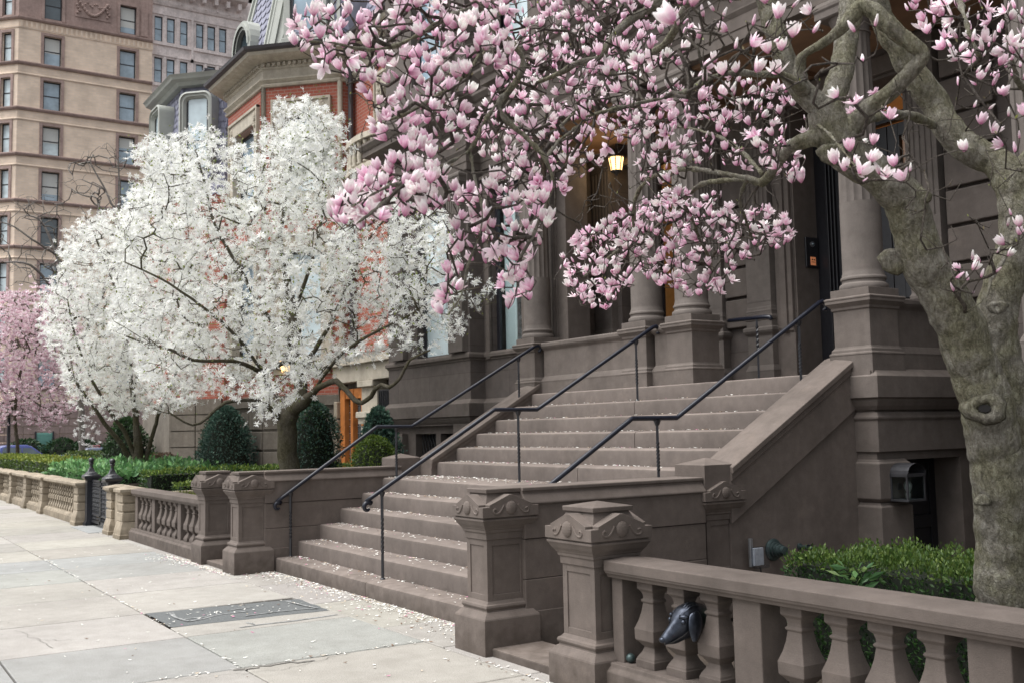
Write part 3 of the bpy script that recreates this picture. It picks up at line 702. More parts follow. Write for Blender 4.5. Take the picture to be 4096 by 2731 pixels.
mb.build('end_block_wall',BW,BS)
f=sash(BS,OB,ou,on,1.1,2.18,1.06,3.62,setin=.12,t=.09,pm=M['panel'],mid=True,bars=0)
pilaster(BS,-16.45,-16.0,8.33,2.85,5.72,d=.10,flutes=6,ped=False); pilaster(BS,-14.42,-13.97,8.33,2.85,5.72,d=.10,flutes=6,ped=False)
# sill course, water table and basement
def profile_run(mb,pts,prof,close=False):
    """pull a (outward, z) profile along plan points with mitred corners; outward is to the right of travel"""
    k=len(pts); rings=[]
    for i in range(k):
        p=np.array(pts[i]); 
        def nrm(a,b): d=np.array(b)-np.array(a); d=d/np.linalg.norm(d); return np.array([d[1],-d[0]])
        if i==0: nn=nrm(pts[0],pts[1]); s=1
        elif i==k-1: nn=nrm(pts[-2],pts[-1]); s=1
        else:
            n1=nrm(pts[i-1],pts[i]); n2=nrm(pts[i],pts[i+1]); nn=n1+n2; nn=nn/np.linalg.norm(nn); s=1/max(.3,nn@n1)
        rings.append([(p[0]+nn[0]*o*s,p[1]+nn[1]*o*s,z) for o,z in prof])
    mb.loft(rings)
PL=[(-16.75,11),(-16.75,8.33),(-13.9,8.33),(-13.9,8.6),(-12.15,8.6)]
wt=[(-.05,2.11),(.0,2.105),(.085,2.035),(.085,1.835),(.055,1.825),(.05,1.80),(.03,1.76),(.0,1.72),(-.05,1.72)]
sill=[(-.05,2.84),(.03,2.835),(.05,2.80),(.05,2.755),(.02,2.735),(.015,2.71),(-.05,2.70)]
mb=MB(); profile_run(mb,PL,[(o,z) for o,z in wt][::-1]); mb.build('water_table',BG,BS,bevel=.004)
mb=MB(); profile_run(mb,PL,sill[::-1]); mb.build('sill_course',BG,BS,bevel=.003)
ent=[(-.3,5.74),(.03,5.74),(.03,5.86),(.042,5.864),(.042,6.0),(.075,6.05),(.075,6.07),(.03,6.075),(.03,6.40),(.06,6.42),(.08,6.46),(.08,6.54),(.23,6.58),(.33,6.61),(.33,6.70),(.36,6.72),(.41,6.79),(.41,6.83),(.1,6.88),(-.3,6.88)]
mb=MB(); profile_run(mb,PL,ent); mb.build('facade_entablature',BG,BS,bevel=.004)
# basement of the left part with barred openings
OBs=V3(-16.7,8.42,-.05)
mb=MB(); panel(mb,OBs,ou,on,4.6,1.8,[(.78,1.50,.25,1.62),(1.66,2.2,.25,1.62)],.3); mb.box(-16.72,-16.2,8.30,8.5,-.05,1.58); mb.sq(-16.76,-16.12,8.26,8.5,[(0,-.05),(0,.55),(.05,.62)]); mb.box(-14.45,-13.9,8.32,8.5,-.05,1.72); mb.build('basement_wall',BG,BS,bevel=.006)
g=MB()
for a,b in((.78,1.50),(1.66,2.2)):
    n_=7
    for i in range(n_):
        for s in(-1,1):
            p=OBs+ou*(a+(b-a)*(i+.5)/n_)+on*-.12
            pts=[p+ou*(s*.04*math.sin(k*1.5708))+V3(0,0,.25+1.37*k/12) for k in range(13)]
            g.tube(pts,.006,4)
g.build('window_grille',M['iron'],BS)
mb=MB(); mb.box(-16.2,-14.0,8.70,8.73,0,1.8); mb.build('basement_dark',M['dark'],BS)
# right side of the porch: water table, basement with the sunken door
PR=[(-6.72,8.08),(-6.25,8.08),(-6.25,9.62),(-5.30,9.62)]
PRw=[(-6.62,8.10),(-6.20,8.10),(-6.20,9.62)]
mb=MB(); profile_run(mb,PRw,wt[::-1]); mb.build('water_table',BG,BS,bevel=.004)
mb=MB(); panel(mb,V3(-6.24,8.12,-.05),V3(0,1,0),V3(1,0,0),1.5,1.78,[(.44,1.28,0,1.30)],.55); panel(mb,V3(-6.7,8.12,-.05),ou,on,.46,1.78)
# banded pier by the basement door
for z0,z1 in((.45,.84),(.90,1.24)):
    mb.sq(-6.52,-6.19,8.08,8.545,[(.03,z0-.03),(.0,z0),(0,z1-.015),(.022,z1),(.03,z1+.02)])
mb.sq(-6.56,-6.13,8.03,8.58,[(0,-.05),(0,.22),(.03,.30),(.075,.40),(.08,.43)])
profile_run(mb,[(-6.62,8.11),(-6.21,8.11),(-6.21,9.6)],[(-.02,1.325),(.012,1.33),(.015,1.62),(.03,1.64),(.03,1.655),(.0,1.70),(-.02,1.70)])
mb.build('basement_wall',BG,BS,bevel=.006)
mb=MB(); mb.box(-6.62,-6.60,8.5,9.45,0,1.32); mb.build('basement_door_recess',M['dark'],BS)
mb=MB(); y0,y1=8.60,9.38
mb.box(-6.56,-6.52,y0,y0+.10,0,1.25); mb.box(-6.56,-6.52,y1-.1,y1,0,1.25); mb.box(-6.56,-6.52,y0+.1,y1-.1,.02,.2); mb.box(-6.56,-6.52,y0+.1,y1-.1,.55,.68); mb.box(-6.56,-6.52,y0+.1,y1-.1,1.12,1.25); mb.box(-6.555,-6.535,y0+.1,y1-.1,.2,.55); mb.box(-6.555,-6.535,y0+.1,y1-.1,.68,1.12)
mb.build('basement_door',M['blackwood'],BS,bevel=.006)
# right wing, mostly behind the branches of the near tree
OW=V3(-5.03,YF,-.05)
mb=MB(); panel(mb,V3(-7.0,9.62,-.05),ou,on,2.1,2.1); panel(mb,V3(-6.0,9.62,-.05),ou,on,1.1,6.3); panel(mb,OW+V3(.05,1.05,0),V3(0,-1,0),V3(-1,0,0),1.05,6.1); panel(mb,OW+V3(.05,0,0),ou,on,4.6,6.1,[(1.4,2.5,2.85,5.4),(1.3,2.6,.4,1.5)],.3); mb.build('right_wing_wall',BW,BS)
sash(BS,OW+V3(.05,0,0),ou,on,1.4,2.5,2.85,5.4,setin=.14,t=.09,pm=M['pane'])
pilaster(BS,-4.96,-4.54,YF,1.7,5.72,d=.12,flutes=5,ped=True); pilaster(BS,-2.6,-2.15,YF,1.7,5.72,d=.12,flutes=5,ped=True)
PW=[(-4.98,9.6),(-4.98,8.6),(-.7,8.6)]
mb=MB(); profile_run(mb,PW,wt[::-1]); profile_run(mb,PW,sill[::-1]); mb.build('water_table',BG,BS,bevel=.004)
mb=MB(); profile_run(mb,[(-6.1,9.62)]+PW,ent); mb.build('facade_entablature',BG,BS,bevel=.004)
mb=MB()
for i in range(6):
    z=.1+.28*i; mb.sq(-5.04,-4.5,8.46,8.66,[(.0,z),(.0,z+.25)])
mb.build('corner_blocks',BG,BS,bevel=.012)
# upper storey
OU=V3(-16.75,8.33,6.85); wz=3.3
mb=MB(); panel(mb,OU,ou,on,2.85,7,[(1.0,2.1,.75,wz)],.25); panel(mb,V3(-16.75,13,6.85),V3(0,-1,0),V3(-1,0,0),4.67,7); panel(mb,V3(-13.9,8.33,6.85),V3(0,1,0),V3(1,0,0),.3,7)
ops=[]
for xc in (-12.9,-10.75,-7.6,-4.6,-2.2): ops.append((xc+13.9-.55,xc+13.9+.55,.7,wz))
panel(mb,V3(-13.9,YF,6.85),ou,on,13.2,7,ops,.25); mb.build('upper_wall',BW,BS)
sash(BS,OU,ou,on,1.0,2.1,.75,wz,pm=M['paneb'],t=.07)
for a,b,c,d in ops: sash(BS,V3(-13.9,YF,6.85),ou,on,a,b,c,d,pm=M['panel'],t=.07)
for a,b,c,d in ops:
    Oq=V3(-13.9,YF,6.85); mb=MB()
    obox(mb,Oq,ou,on,a-.14,a,c-.1,d,-.02,.06); obox(mb,Oq,ou,on,b,b+.14,c-.1,d,-.02,.06); obox(mb,Oq,ou,on,a-.2,b+.2,d,d+.2,-.02,.08); obox(mb,Oq,ou,on,a-.2,b+.2,d+.2,d+.3,-.02,.16); obox(mb,Oq,ou,on,a-.2,b+.2,c-.22,c-.1,-.02,.12)
    mb.build('window_surround',BG,BS,bevel=.006)
for xc in (-14.4,-13.45,-12.2,-11.45,-9.5,-8.8,-6.4,-5.9):
    mb=MB(); mb.box(xc-.16,xc+.16,YF-.1 if xc>-13.9 else 8.24,YF+.02,6.9,12)
    mb.build('upper_pilaster',BG,BS,bevel=.008)
mb=MB(); mb.box(-16.7,-.8,8.4,16,0,.02); mb.box(-16.74,-.75,9.0,16,13.5,13.8); mb.box(-.8,-.75,8.6,16,0,13.5); mb.build('roof_slab',BG,BS)
# rain pipe inside the porch
mb=MB(); mb.tube([(-12.10,9.22,5.7),(-12.10,9.22,3.15),(-12.10,9.22,3.0),(-12.14,9.2,2.90),(-12.25,9.16,2.80)],.042,12)
for z in(5.2,4.0,3.1): mb.tube([(-12.10,9.22,z-.03),(-12.10,9.22,z+.03)],.052,12)
mb.build('rain_pipe',M['pipe'],BS,smooth=True)
# ------------------------------------------------------------------ fixtures on the house
def lantern_small():
    t=thing('wall_lantern','lit wall lantern glowing warm white inside the porch beside the left of the paired columns','lantern',(-11.45,9.4,5.3))
    x,y=-11.45,9.38
    K=.72; zc=5.4
    Q=lambda L:[(r*K,zc+(z-5.4)*K) for r,z in L]
    mb=MB(); mb.lathe(x,y,Q([(.02,5.66),(.05,5.62),(.17,5.56),(.20,5.54),(.20,5.52),(.05,5.52)]),8); mb.lathe(x,y,Q([(.12,5.24),(.12,5.26),(.05,5.20),(.02,5.16)]),8)
    for i in range(8):
        a=i*math.pi/4; mb.tube([(x+.115*K*math.cos(a),y+.115*K*math.sin(a),zc-.15*K),(x+.165*K*math.cos(a),y+.165*K*math.sin(a),zc+.13*K)],.009,4)
    mb.tube([(x,y,zc+.26*K),(x,y,zc+.4*K),(x,YB,zc+.42*K)],.015,6); mb.build('cage',M['iron'],t)
    mb=MB(); mb.lathe(x,y,Q([(.105,5.255),(.155,5.52)]),8); mb.build('glass',M['lampglow'],t)
    l=bpy.data.lights.new('porch_lamp','POINT'); l.energy=7; l.color=(1,.72,.4); l.shadow_soft_size=.1
    lo=bpy.data.objects.new('porch_lamp',l); COL.objects.link(lo); lo.location=(x+.25,y-.3,5.2)
lantern_small()
def basement_lantern():
    x,y,z=-6.10,8.36,.895
    t=thing('wall_lantern','unlit dark metal lantern with a rounded top on the basement pier beside the stairs','lantern',(x,y,z))
    w,d,h=.085,.125,.235
    mb=MB(); 
    for sx in(-w,w):
        for sy in(-d,d): mb.box(x+sx-.009,x+sx+.009,y+sy-.009,y+sy+.009,z,z+h)
    mb.box(x-w-.012,x+w+.012,y-d-.012,y+d+.012,z-.02,z); mb.box(x-w-.012,x+w+.012,y-d-.012,y+d+.012,z+h-.03,z+h); 
    # half-round hood along x
    n=10; rings=[]
    for xx in(x-w-.02,x+w+.02): rings.append([(xx,y-(d+.01)*math.cos(math.pi*i/n),z+h+(.095)*math.sin(math.pi*i/n)) for i in range(n+1)])
    k=n+1; mb.add(rings[0]+rings[1],[(i,i+1,k+i+1,k+i) for i in range(n)]+[tuple(range(k))[::-1]])
    mb.box(-6.20,x-w,y-.03,y+.03,z+.08,z+.14)
    mb.build('frame',simple('aged_zinc',(.045,.045,.05),.5,metal=.4,var=.3),t,bevel=.002)
    mb=MB(); 
    for sy in(-d,d): mb.box(x-w,x+w,y+sy-.002,y+sy+.002,z,z+h-.03)
    mb.box(x+w-.002,x+w+.002,y-d,y+d,z,z+h-.03); mb.build('glass',M['clear'],t)
    mb=MB(); mb.lathe(x,y,[(.022,z),(.022,z+.05),(.012,z+.055),(.034,z+.10),(.038,z+.13),(.01,z+.18)],10); mb.build('bulb',simple('smoked_bulb',(.20,.20,.19),.3,var=.1),t,smooth=True)
basement_lantern()
t=thing('intercom_panel','narrow black door intercom with a round camera eye and a lit orange name plate','intercom',(-8.34,9.84,3.5))
mb=MB(); mb.box(-8.362,-8.335,9.72,9.94,3.47,3.84); mb.build('housing',M['blackwood'],t,bevel=.008)
mb=MB(); mb.box(-8.336,-8.331,9.79,9.88,3.50,3.60); nm=simple('name_plate_glow',(.9,.45,.25),.5,var=.25,scale=60,emit=((1,.25,.06),.14)); np_=mb.build('name_plate',nm,t)
mb=MB()
for i,(a,b) in enumerate(((9.805,9.83),(9.845,9.865))): mb.box(-8.331,-8.329,a,b,3.56,3.575)
mb.box(-8.331,-8.329,9.80,9.87,3.535,3.54); mb.build('plate_print',M['dark'],np_)
mb=MB(); mb.tube([(-8.34,9.83,3.755),(-8.322,9.83,3.755)],.034,14); mb.build('camera_ring',M['steel'],t,smooth=False); mb=MB(); mb.sphere((-8.322,9.83,3.755),.02,10,6); mb.build('lens',M['pane'],t,smooth=True)
# fixtures on the side of the stairs
t=thing('outlet_box','clear plastic outlet cover with a dangling black cable on the stair pier','outlet box',(-6.40,6.60,.5))
mb=MB(); mb.box(-6.40,-6.375,6.565,6.60,.40,.64); mb.build('back_plate',M['steel'],t,bevel=.004)
pl=simple('milky_plastic',(.45,.47,.5),.2,var=.2,scale=25,spec=.6); pl2=clear_glass('plastic_cover',(.8,.82,.85))
mb=MB(); mb.box(-6.375,-6.30,6.57,6.72,.39,.57); mb.build('cover',pl2,t,bevel=.015); mb=MB(); mb.box(-6.375,-6.35,6.585,6.70,.41,.56); mb.build('socket',pl,t,bevel=.006)
mb=MB(); mb.tube([(-6.34,6.64,.40),(-6.34,6.65,.33),(-6.33,6.70,.26),(-6.34,6.78,.20),(-6.36,6.82,.0)],.007,6); mb.build('cable',M['dark'],t)
def onwall(name,label,cat,y,z,prof,mat):
    mb=MB(); X0=-6.455
    rs=[]
    for r,d in prof: rs.append([(X0+d,y+r*math.cos(2*math.pi*i/20),z+r*math.sin(2*math.pi*i/20)) for i in range(20)])
    mb.loft(rs); return mb
t=thing('standpipe','round greenish metal standpipe cap with a stepped cover on the side of the stairs','standpipe',(-6.45,6.92,.515))
mb=onwall(0,0,0,6.92,.515,[(.095,0),(.097,.015),(.085,.028),(.07,.03),(.068,.05),(.06,.052)],0); fl=mb.build('flange',M['greenmetal'],t,autosmooth=40)
mb=onwall(0,0,0,6.92,.515,[(.058,.04),(.058,.08),(.05,.082),(.048,.11),(.040,.112),(.038,.145),(.02,.15)],0)
for s in(-1,1): mb.box(-6.33,-6.31,6.92+s*.03-.006,6.92+s*.03+.006,.50,.53)
mb.build('cap',M['greenmetal'],t,autosmooth=40)
t=thing('garden_tap','small brass garden tap low on the side of the stairs','tap',(-6.45,7.26,.515))
mb=onwall(0,0,0,7.26,.515,[(.030,0),(.030,.012),(.016,.016),(.016,.08),(.022,.082),(.022,.11),(.01,.112)],0); mb.tube([(-6.37,7.26,.515),(-6.335,7.275,.51),(-6.325,7.30,.495)],.013,8); mb.build('spout',M['greenmetal'],t,autosmooth=40)
mb=MB(); mb.tube([(-6.345,7.235,.535),(-6.345,7.285,.535)],.006,6); mb.tube([(-6.37,7.26,.52),(-6.345,7.26,.54)],.006,6); mb.build('handle',M['iron'],t)
# ------------------------------------------------------------------ red brick house next door
RH=thing('red_brick_house','red brick house with pale stone trim, angular bay and violet slate mansard','house',(-21,9,0))
q2=1/math.sqrt(2)
C0,C1,C2,C3=V3(-24.84,8.84,0),V3(-23.6,7.6,0),V3(-21.2,7.6,0),V3(-19.96,8.84,0)
faces=[(C0,V3(q2,-q2,0),V3(-q2,-q2,0),1.754),(C1,ou,on,2.4),(C2,V3(q2,q2,0),V3(q2,-q2,0),1.754),(C3,V3(0,1,0),V3(1,0,0),.31),(V3(-19.96,9.15,0),ou,on,3.06),(V3(-27,9.15,0),ou,on,2.16)]
opF={1:[(.45,1.95)],2:[(.42,1.34)],4:[(1.36,2.5)]}
up=MB(); lo=MB(); trim=MB(); carve=MB()
ZB=2.3
def wins(i):
    o=[]
    for a,b in opF.get(i,[]): o+= [(a,b,6.72,8.42),(a,b,3.2,5.5)]
    return o
for i,(Oq,U,Nn,w) in enumerate(faces):
    op=[(a,b,c-ZB,d-ZB) for a,b,c,d in wins(i)]
    if i==4: op=[(1.36,2.5,7.0-ZB,8.55-ZB)]
    panel(up,Oq+V3(0,0,ZB),U,Nn,w,6.85,op,.3)
    lop=[(.1,1.22,.02,2.5)] if i==4 else ([(1.55,2.0,.9,2.0)] if i==44 else [])
    for a,b,c,d in op:
        c+=ZB; d+=ZB
        pm=M['paneb']
        fw=sash(RH,Oq,U,Nn,a+.0,b-.0,c,d,setin=.16,t=.07,fm=M['frame'],pm=pm if i!=2 else M['panel'])
        f=MB(); k=.17
        obox(f,Oq,U,Nn,a-k,a+.03,c,d+.02,-.15,.05); obox(f,Oq,U,Nn,b-.03,b+k,c,d+.02,-.15,.05); obox(f,Oq,U,Nn,a-k,b+k,d+.021,d+.30,-.15,.05)
        obox(f,Oq,U,Nn,a-k-.05,a-k,c-.0,d+.36,-.02,.085); obox(f,Oq,U,Nn,b+k,b+k+.05,c,d+.36,-.02,.085); obox(f,Oq,U,Nn,a-k-.05,b+k+.05,d+.301,d+.36,-.02,.087)
        obox(f,Oq,U,Nn,a-k-.08,b+k+.08,c-.22,c-.001,-.15,.12); obox(f,Oq,U,Nn,a-k,b+k,c-.34,c-.221,-.02,.06)
        # rounded inner corners and leaf carving in the spandrels
        for s,uu in((1,a+.03),(-1,b-.03)):
            n=6; P=lambda u,z,dd: Oq+U*u+V3(0,0,z)+Nn*dd
            rr_=.24; pts=[(uu,d+.02)]+[(uu+s*rr_*(1-math.sin(math.pi/2*q/n)),d+.02-rr_*(1-math.cos(math.pi/2*q/n))) for q in range(n+1)]
            ring=lambda dd:[P(p[0],p[1],dd) for p in pts]
            f.loft([ring(-.15),ring(.045)])
            for q in range(9):
                cu=uu-s*(.02+.10*random.random()); cz=d+.24-.34*random.random(); f.sphere(P(cu,cz,.05),.035+.02*random.random(),6,4)
        f.build('window_surround',M['tanl'],fw,bevel=.006)
    panel(lo,Oq,U,Nn,w,ZB,[(o[0],o[1],o[2],min(o[3],ZB)) for o in lop],.35)
    obox(trim,Oq,U,Nn,-.02,w+.02,ZB-.1,ZB+.12,-.05,.09)
up.build('brick_wall',M['redbrick'],RH); 
mb=MB()
for i in(1,2):
    Oq,U,Nn,w=faces[i]
    for uu in ((.0,w) if i==2 else (w,)):
        p=Oq+U*uu; mb.lathe(p[0],p[1],[(.055,2.4),(.055,9.1)],10)
for z in(3.4,4.6,5.8,7.0,8.2):
    for uu in(0,1.754): p=C2+faces[2][1]*uu; mb.lathe(p[0],p[1],[(.07,z),(.07,z+.05)],10)
mb.build('corner_shaft',M['tanl'],RH)
rl=MB()
for i,(Oq,U,Nn,w) in enumerate(faces[:3]+faces[3:4]+faces[5:]):
    z=.0
    while z<ZB-.2:
        n=max(1,round(w/.85)); off=.0
        for k in range(n): obox(rl,Oq,U,Nn,w*k/n+.012,w*(k+1)/n-.012,z+.02,z+.40,-.05,.045)
        z+=.425
lo.build('stone_base',M['rust'],RH); rl.build('base_blocks',M['rust'],RH,bevel=.015); trim.build('base_course',M['rust'],RH,bevel=.01)
# frieze, dentils and cornice follow the bay
PLr=[(-27,9.15),(C0[0]-.31,9.15),(C0[0],C0[1]),(C1[0],C1[1]),(C2[0],C2[1]),(C3[0],C3[1]),(C3[0],9.15),(-16.95,9.15)]
fr=[(-.3,9.08),(.05,9.08),(.07,9.12),(.03,9.16),(.10,9.22),(.10,9.25),(.02,9.28),(.02,9.46),(.05,9.48),(.06,9.51),(.06,9.60),(.14,9.61),(.30,9.64),(.40,9.68),(.42,9.75),(-.3,9.765)]
mb=MB(); profile_run(mb,PLr,fr)
for i in range(5):
    Oq,U,Nn,w=faces[i]; u=.02
    while u<w-.05: obox(mb,Oq,U,Nn,u,u+.06,9.52,9.59,.05,.12); u+=.12
mb.build('stone_cornice',M['tanl'],RH)
mb=MB(); profile_run(mb,PLr,[(-.2,9.752),(.44,9.752),(.51,9.78),(.53,9.84),(.49,9.855),(.46,9.82),(-.2,9.82)]); mb.tube([(-19.86,9.04,9.7),(-19.86,9.04,5.0),(-19.86,9.04,2.5)],.055,10); mb.build('gutter',M['gutter'],RH)
# mansard: leaning slate faces with fish scale courses, pale ribs at the corners
def scale_face(mb,O,U,Nn,w,z0,z1,lean,top=None,taper=0,sw=.30,sh=.20):
    """courses of half round slates on a leaning face; narrows by taper each side at the top"""
    O=np.array(O,float); nr=int((z1-z0)/sh); 
    for r in range(nr+1):
        z=z0+r*sh; t=(z-z0)/(z1-z0); a=taper*t; b=w-taper*t
        x=a+(-sw/2 if r%2 else 0)
        while x<b:
            l,rg=max(x,a),min(x+sw,b)
            if rg-l>.05:
                P=lambda u,zz,d: O+U*u+V3(0,0,zz)-Nn*(lean*(zz-z0)/(z1-z0))+Nn*d
                cx=(x+x+sw)/2; pts=[]
                for k in range(7):
                    ph=math.pi*k/6; uu=min(max(cx-sw/2*math.cos(ph)*.97,l),rg); pts.append(P(uu,z-sh*.55*math.sin(ph),.030+random.random()*.008))
                e=[P(rg,z+sh,.006),P(l,z+sh,.006)]
                mb.add(pts+e,[tuple(range(len(pts)+2))])
            x+=sw
mb=MB(); rib=MB(); wn=[]
ZM0,ZM1,LN=9.83,13.2,.75
ins=.12
fs3=[1,2,3,4,0]
for i in fs3:
    Oq,U,Nn,w=faces[i]; Ob=Oq+V3(0,0,0)-Nn*ins
    tp={1:.3,2:.32,0:.3,3:0,4:0}[i]
    scale_face(mb,Ob+V3(0,0,ZM0),U,Nn,w,0,ZM1-ZM0,LN,taper=tp)
    # solid backing
    P=lambda u,z: Ob+U*u+V3(0,0,ZM0+z)-Nn*LN*z/(ZM1-ZM0)-Nn*.02
    mb.add([P(0,0),P(w,0),P(w-tp,ZM1-ZM0),P(tp,ZM1-ZM0)],[(0,1,2,3)])
mb.build('slate_roof',M['slate'],RH)
for i in(1,2):
    Oq,U,Nn,w=faces[i]; Ob=Oq-Nn*ins
    for uu,tpp in((0,.32),(w,-.32)):
        P=lambda u,z,d: Ob+U*(u+tpp*z/(ZM1-ZM0))+V3(0,0,ZM0+z)-Nn*LN*z/(ZM1-ZM0)+Nn*d
        s=1 if uu==0 else -1
        for (k0,k1,dd) in((0,.12,.07),(.12,.2,.11),(.2,.34,.06)):
            a,b=uu+s*k0,uu+s*k1
            vs=[P(a,0,dd),P(b,0,dd),P(b,ZM1-ZM0,dd),P(a,ZM1-ZM0,dd),P(a,0,-.02),P(b,0,-.02),P(b,ZM1-ZM0,-.02),P(a,ZM1-ZM0,-.02)]
            rib.add(vs,[(0,1,2,3),(0,4,5,1),(1,5,6,2),(2,6,7,3),(3,7,4,0)])
rib.build('roof_rib',M['copper'],RH)
# tall dormer in the chamfer face
Oq,U,Nn,w=faces[2]; Od=Oq-Nn*.2
f=sash(RH,Od,U,Nn,.55,1.25,10.2,12.9,setin=-.02,t=.06,fm=M['frame'],pm=M['paneb']); f.name='dormer_window'
mb=MB(); obox(mb,Od,U,Nn,.40,.55,9.9,13.0,-1.,.06); obox(mb,Od,U,Nn,1.25,1.40,9.9,13.0,-1.,.06); obox(mb,Od,U,Nn,.40,1.40,12.9,13.1,-1.,.08); obox(mb,Od,U,Nn,.36,1.44,9.87,10.2,-1.,.10); mb.build('dormer_frame',M['copper'],f,bevel=.01)
# round topped dormer on the front face
Oq,U,Nn,w=faces[1]; Od=Oq-Nn*.1
mb=MB(); n=12
def arch(u,r,z,d): return [Od+U*(u-r*math.cos(math.pi*k/n))+V3(0,0,z+r*1.1*math.sin(math.pi*k/n))+Nn*d for k in range(n+1)]
for r,d0,d1 in((.62,-.9,.05),(.56,-.9,.10),(.5,-.9,.05)):
    A=arch(.8,r,10.45,d1); B=arch(.8,r-.07,10.45,d1); Cc=arch(.8,r,10.45,d0); k=n+1
    mb.add(A+B+Cc,[(i,i+1,k+i+1,k+i) for i in range(n)]+[(i,2*k+i,2*k+i+1,i+1) for i in range(n)])
for s in(-1,1): obox(mb,Od,U,Nn,.8+s*.55-.08,.8+s*.55+.08,9.84,10.47,-.9,.07)
dw=mb.build('round_dormer',M['copper'],RH)
mb=MB(); mb.add(arch(.8,.46,10.45,-.06),[tuple(range(n+1))]); obox(mb,Od,U,Nn,.36,1.24,9.88,10.45,-.07,-.06); mb.build('pane',M['pane'],dw)
mb=MB(); mb.prism([(-27,9.7),(-16.95,9.7),(-16.95,13.2),(-27,13.2)],'y',9.9,14); mb.build('roof_block',M['slate'],RH)
mb=MB(); mb.box(-27,-16.95,9.72,15,0,9.69); mb.build('rear_wall',M['redbrick'],RH)
# balcony over the entrance
mb=MB(); n=14
def bal(r,z): return [(-18.62-(1.22+r)*math.cos(math.pi*k/n),9.16-(.55+r)*math.sin(math.pi*k/n),z) for k in range(n+1)]
def slab(z0,z1,r): mb.loft([bal(r,z0),bal(r,z1)])
slab(6.62,6.70,-.12); slab(6.70,6.78,-.02); slab(6.78,6.88,.05); slab(7.40,7.52,.03); slab(6.88,6.93,-.02)
bc=mb.build('balcony',M['tanl'],RH,bevel=.006)
for k in range(1,n):
    p=bal(-.05,0)[k]; mb=MB(); mb.lathe(p[0],p[1],[(.06,6.93),(.06,6.97),(.04,7.0),(.055,7.08),(.05,7.13),(.034,7.25),(.034,7.3),(.05,7.33),(.05,7.40)],10); mb.build('baluster',M['tanl'],bc,smooth=True)
# entrance: varnished door with leaded side light, stone pillar with bracket, barred slit
Oq,U,Nn,w=V3(-19.88,8.70,0),ou,on,2.93
mb=MB(); mb.box(-19.86,-16.95,8.92,9.14,0,2.62); mb.box(-19.86,-19.84,8.72,8.92,0,2.6); mb.build('entrance_back',M['rust'],RH)
mb=MB(); 
for a,b in((-.9,-.74),(-.36,-.24),(.26,.34)): pass
ent_=MB()
for a,b in((.10,.32),(.60,.72),(1.10,1.22)): obox(ent_,Oq,U,Nn,a,b,.02,2.5,-.2,-.02)
for z0,z1 in((.02,.55),(2.3,2.5)): obox(ent_,Oq,U,Nn,.32,1.10,z0,z1,-.2,-.04)
dd=ent_.build('front_door',M['orangewood'],RH,bevel=.008)
mb=MB(); obox(mb,Oq,U,Nn,.32,.60,.55,2.3,-.14,-.13); obox(mb,Oq,U,Nn,.72,1.10,.55,2.3,-.14,-.13); mb.build('leaded_glass',M['pane'],dd)
ld=MB()
for k in range(12): obox(ld,Oq,U,Nn,.32,1.1,.62+.14*k,.632+.14*k,-.13,-.118)
for u in(.41,.5,.82,.91,1.0): obox(ld,Oq,U,Nn,u,u+.012,.55,2.3,-.13,-.116)
ld.build('lead_strips',M['steel'],dd)
mb=MB(); z=.0
while z<2.2:
    obox(mb,Oq,U,Nn,-.06,.10,z+.015,z+.36,-.2,.06 if int(z*10)%2 else .03); z+=.38
mb.build('door_quoins',M['tan'],RH,bevel=.02)
mb=MB(); 
for z0,z1,d in((0,.5,.5),(.52,.95,.44),(.97,1.35,.44),(1.37,1.75,.44),(1.78,1.9,.5),(1.9,2.02,.55),(2.02,2.5,.42),(2.5,2.62,.52)): obox(mb,Oq,U,Nn,1.22,1.92+.0*d,z0,z1,-.2,d-.40)
obox(mb,Oq,U,Nn,.0,2.93,2.62,2.95,-.45,.10); obox(mb,Oq,U,Nn,.0,2.93,2.95,3.1,-.45,.20)
mb.build('entrance_pillar',M['tanl'],RH,bevel=.012)
mb=MB()
for k in range(6): obox(mb,Oq,U,Nn,2.02+.09*k,2.035+.09*k,1.6,2.4,.02,.035)
obox(mb,Oq,U,Nn,2.0,2.55,1.58,2.42,-.02,.012); mb.build('window_bars',M['iron'],RH)
mb=MB(); obox(mb,faces[1][0],faces[1][1],faces[1][2],.9,1.5,.5,1.75,.046,.06); bd=mb.build('basement_window',M['dark'],RH)
mb=MB()
for k in range(6): 
    u=.95+.1*k; p=faces[1][0]+ou*u+on*.08; mb.tube([p+V3(0,0,.5),p+V3(.02,0,.8),p+V3(-.02,0,1.1),p+V3(.02,0,1.4),p+V3(0,0,1.75)],.010,5)
mb.build('iron_scrolls',M['iron'],bd)
# lamp glowing over the red house entrance
t=thing('door_lamp','dark bracket lamp with a small warm light by the red house entrance','lamp',(-21.05,7.9,2.95))
mb=MB(); mb.lathe(-20.75,7.92,[(.02,3.3),(.18,3.18),(.2,3.15),(.05,3.15)],8); mb.tube([(-20.75,7.92,3.28),(-20.75,8.05,3.4),(-20.75,8.15,3.35)],.02,6); mb.build('hood',M['iron'],t); mb=MB(); mb.lathe(-20.75,7.92,[(.09,2.92),(.13,3.14)],8); mb.build('glass',M['lampglow'],t)
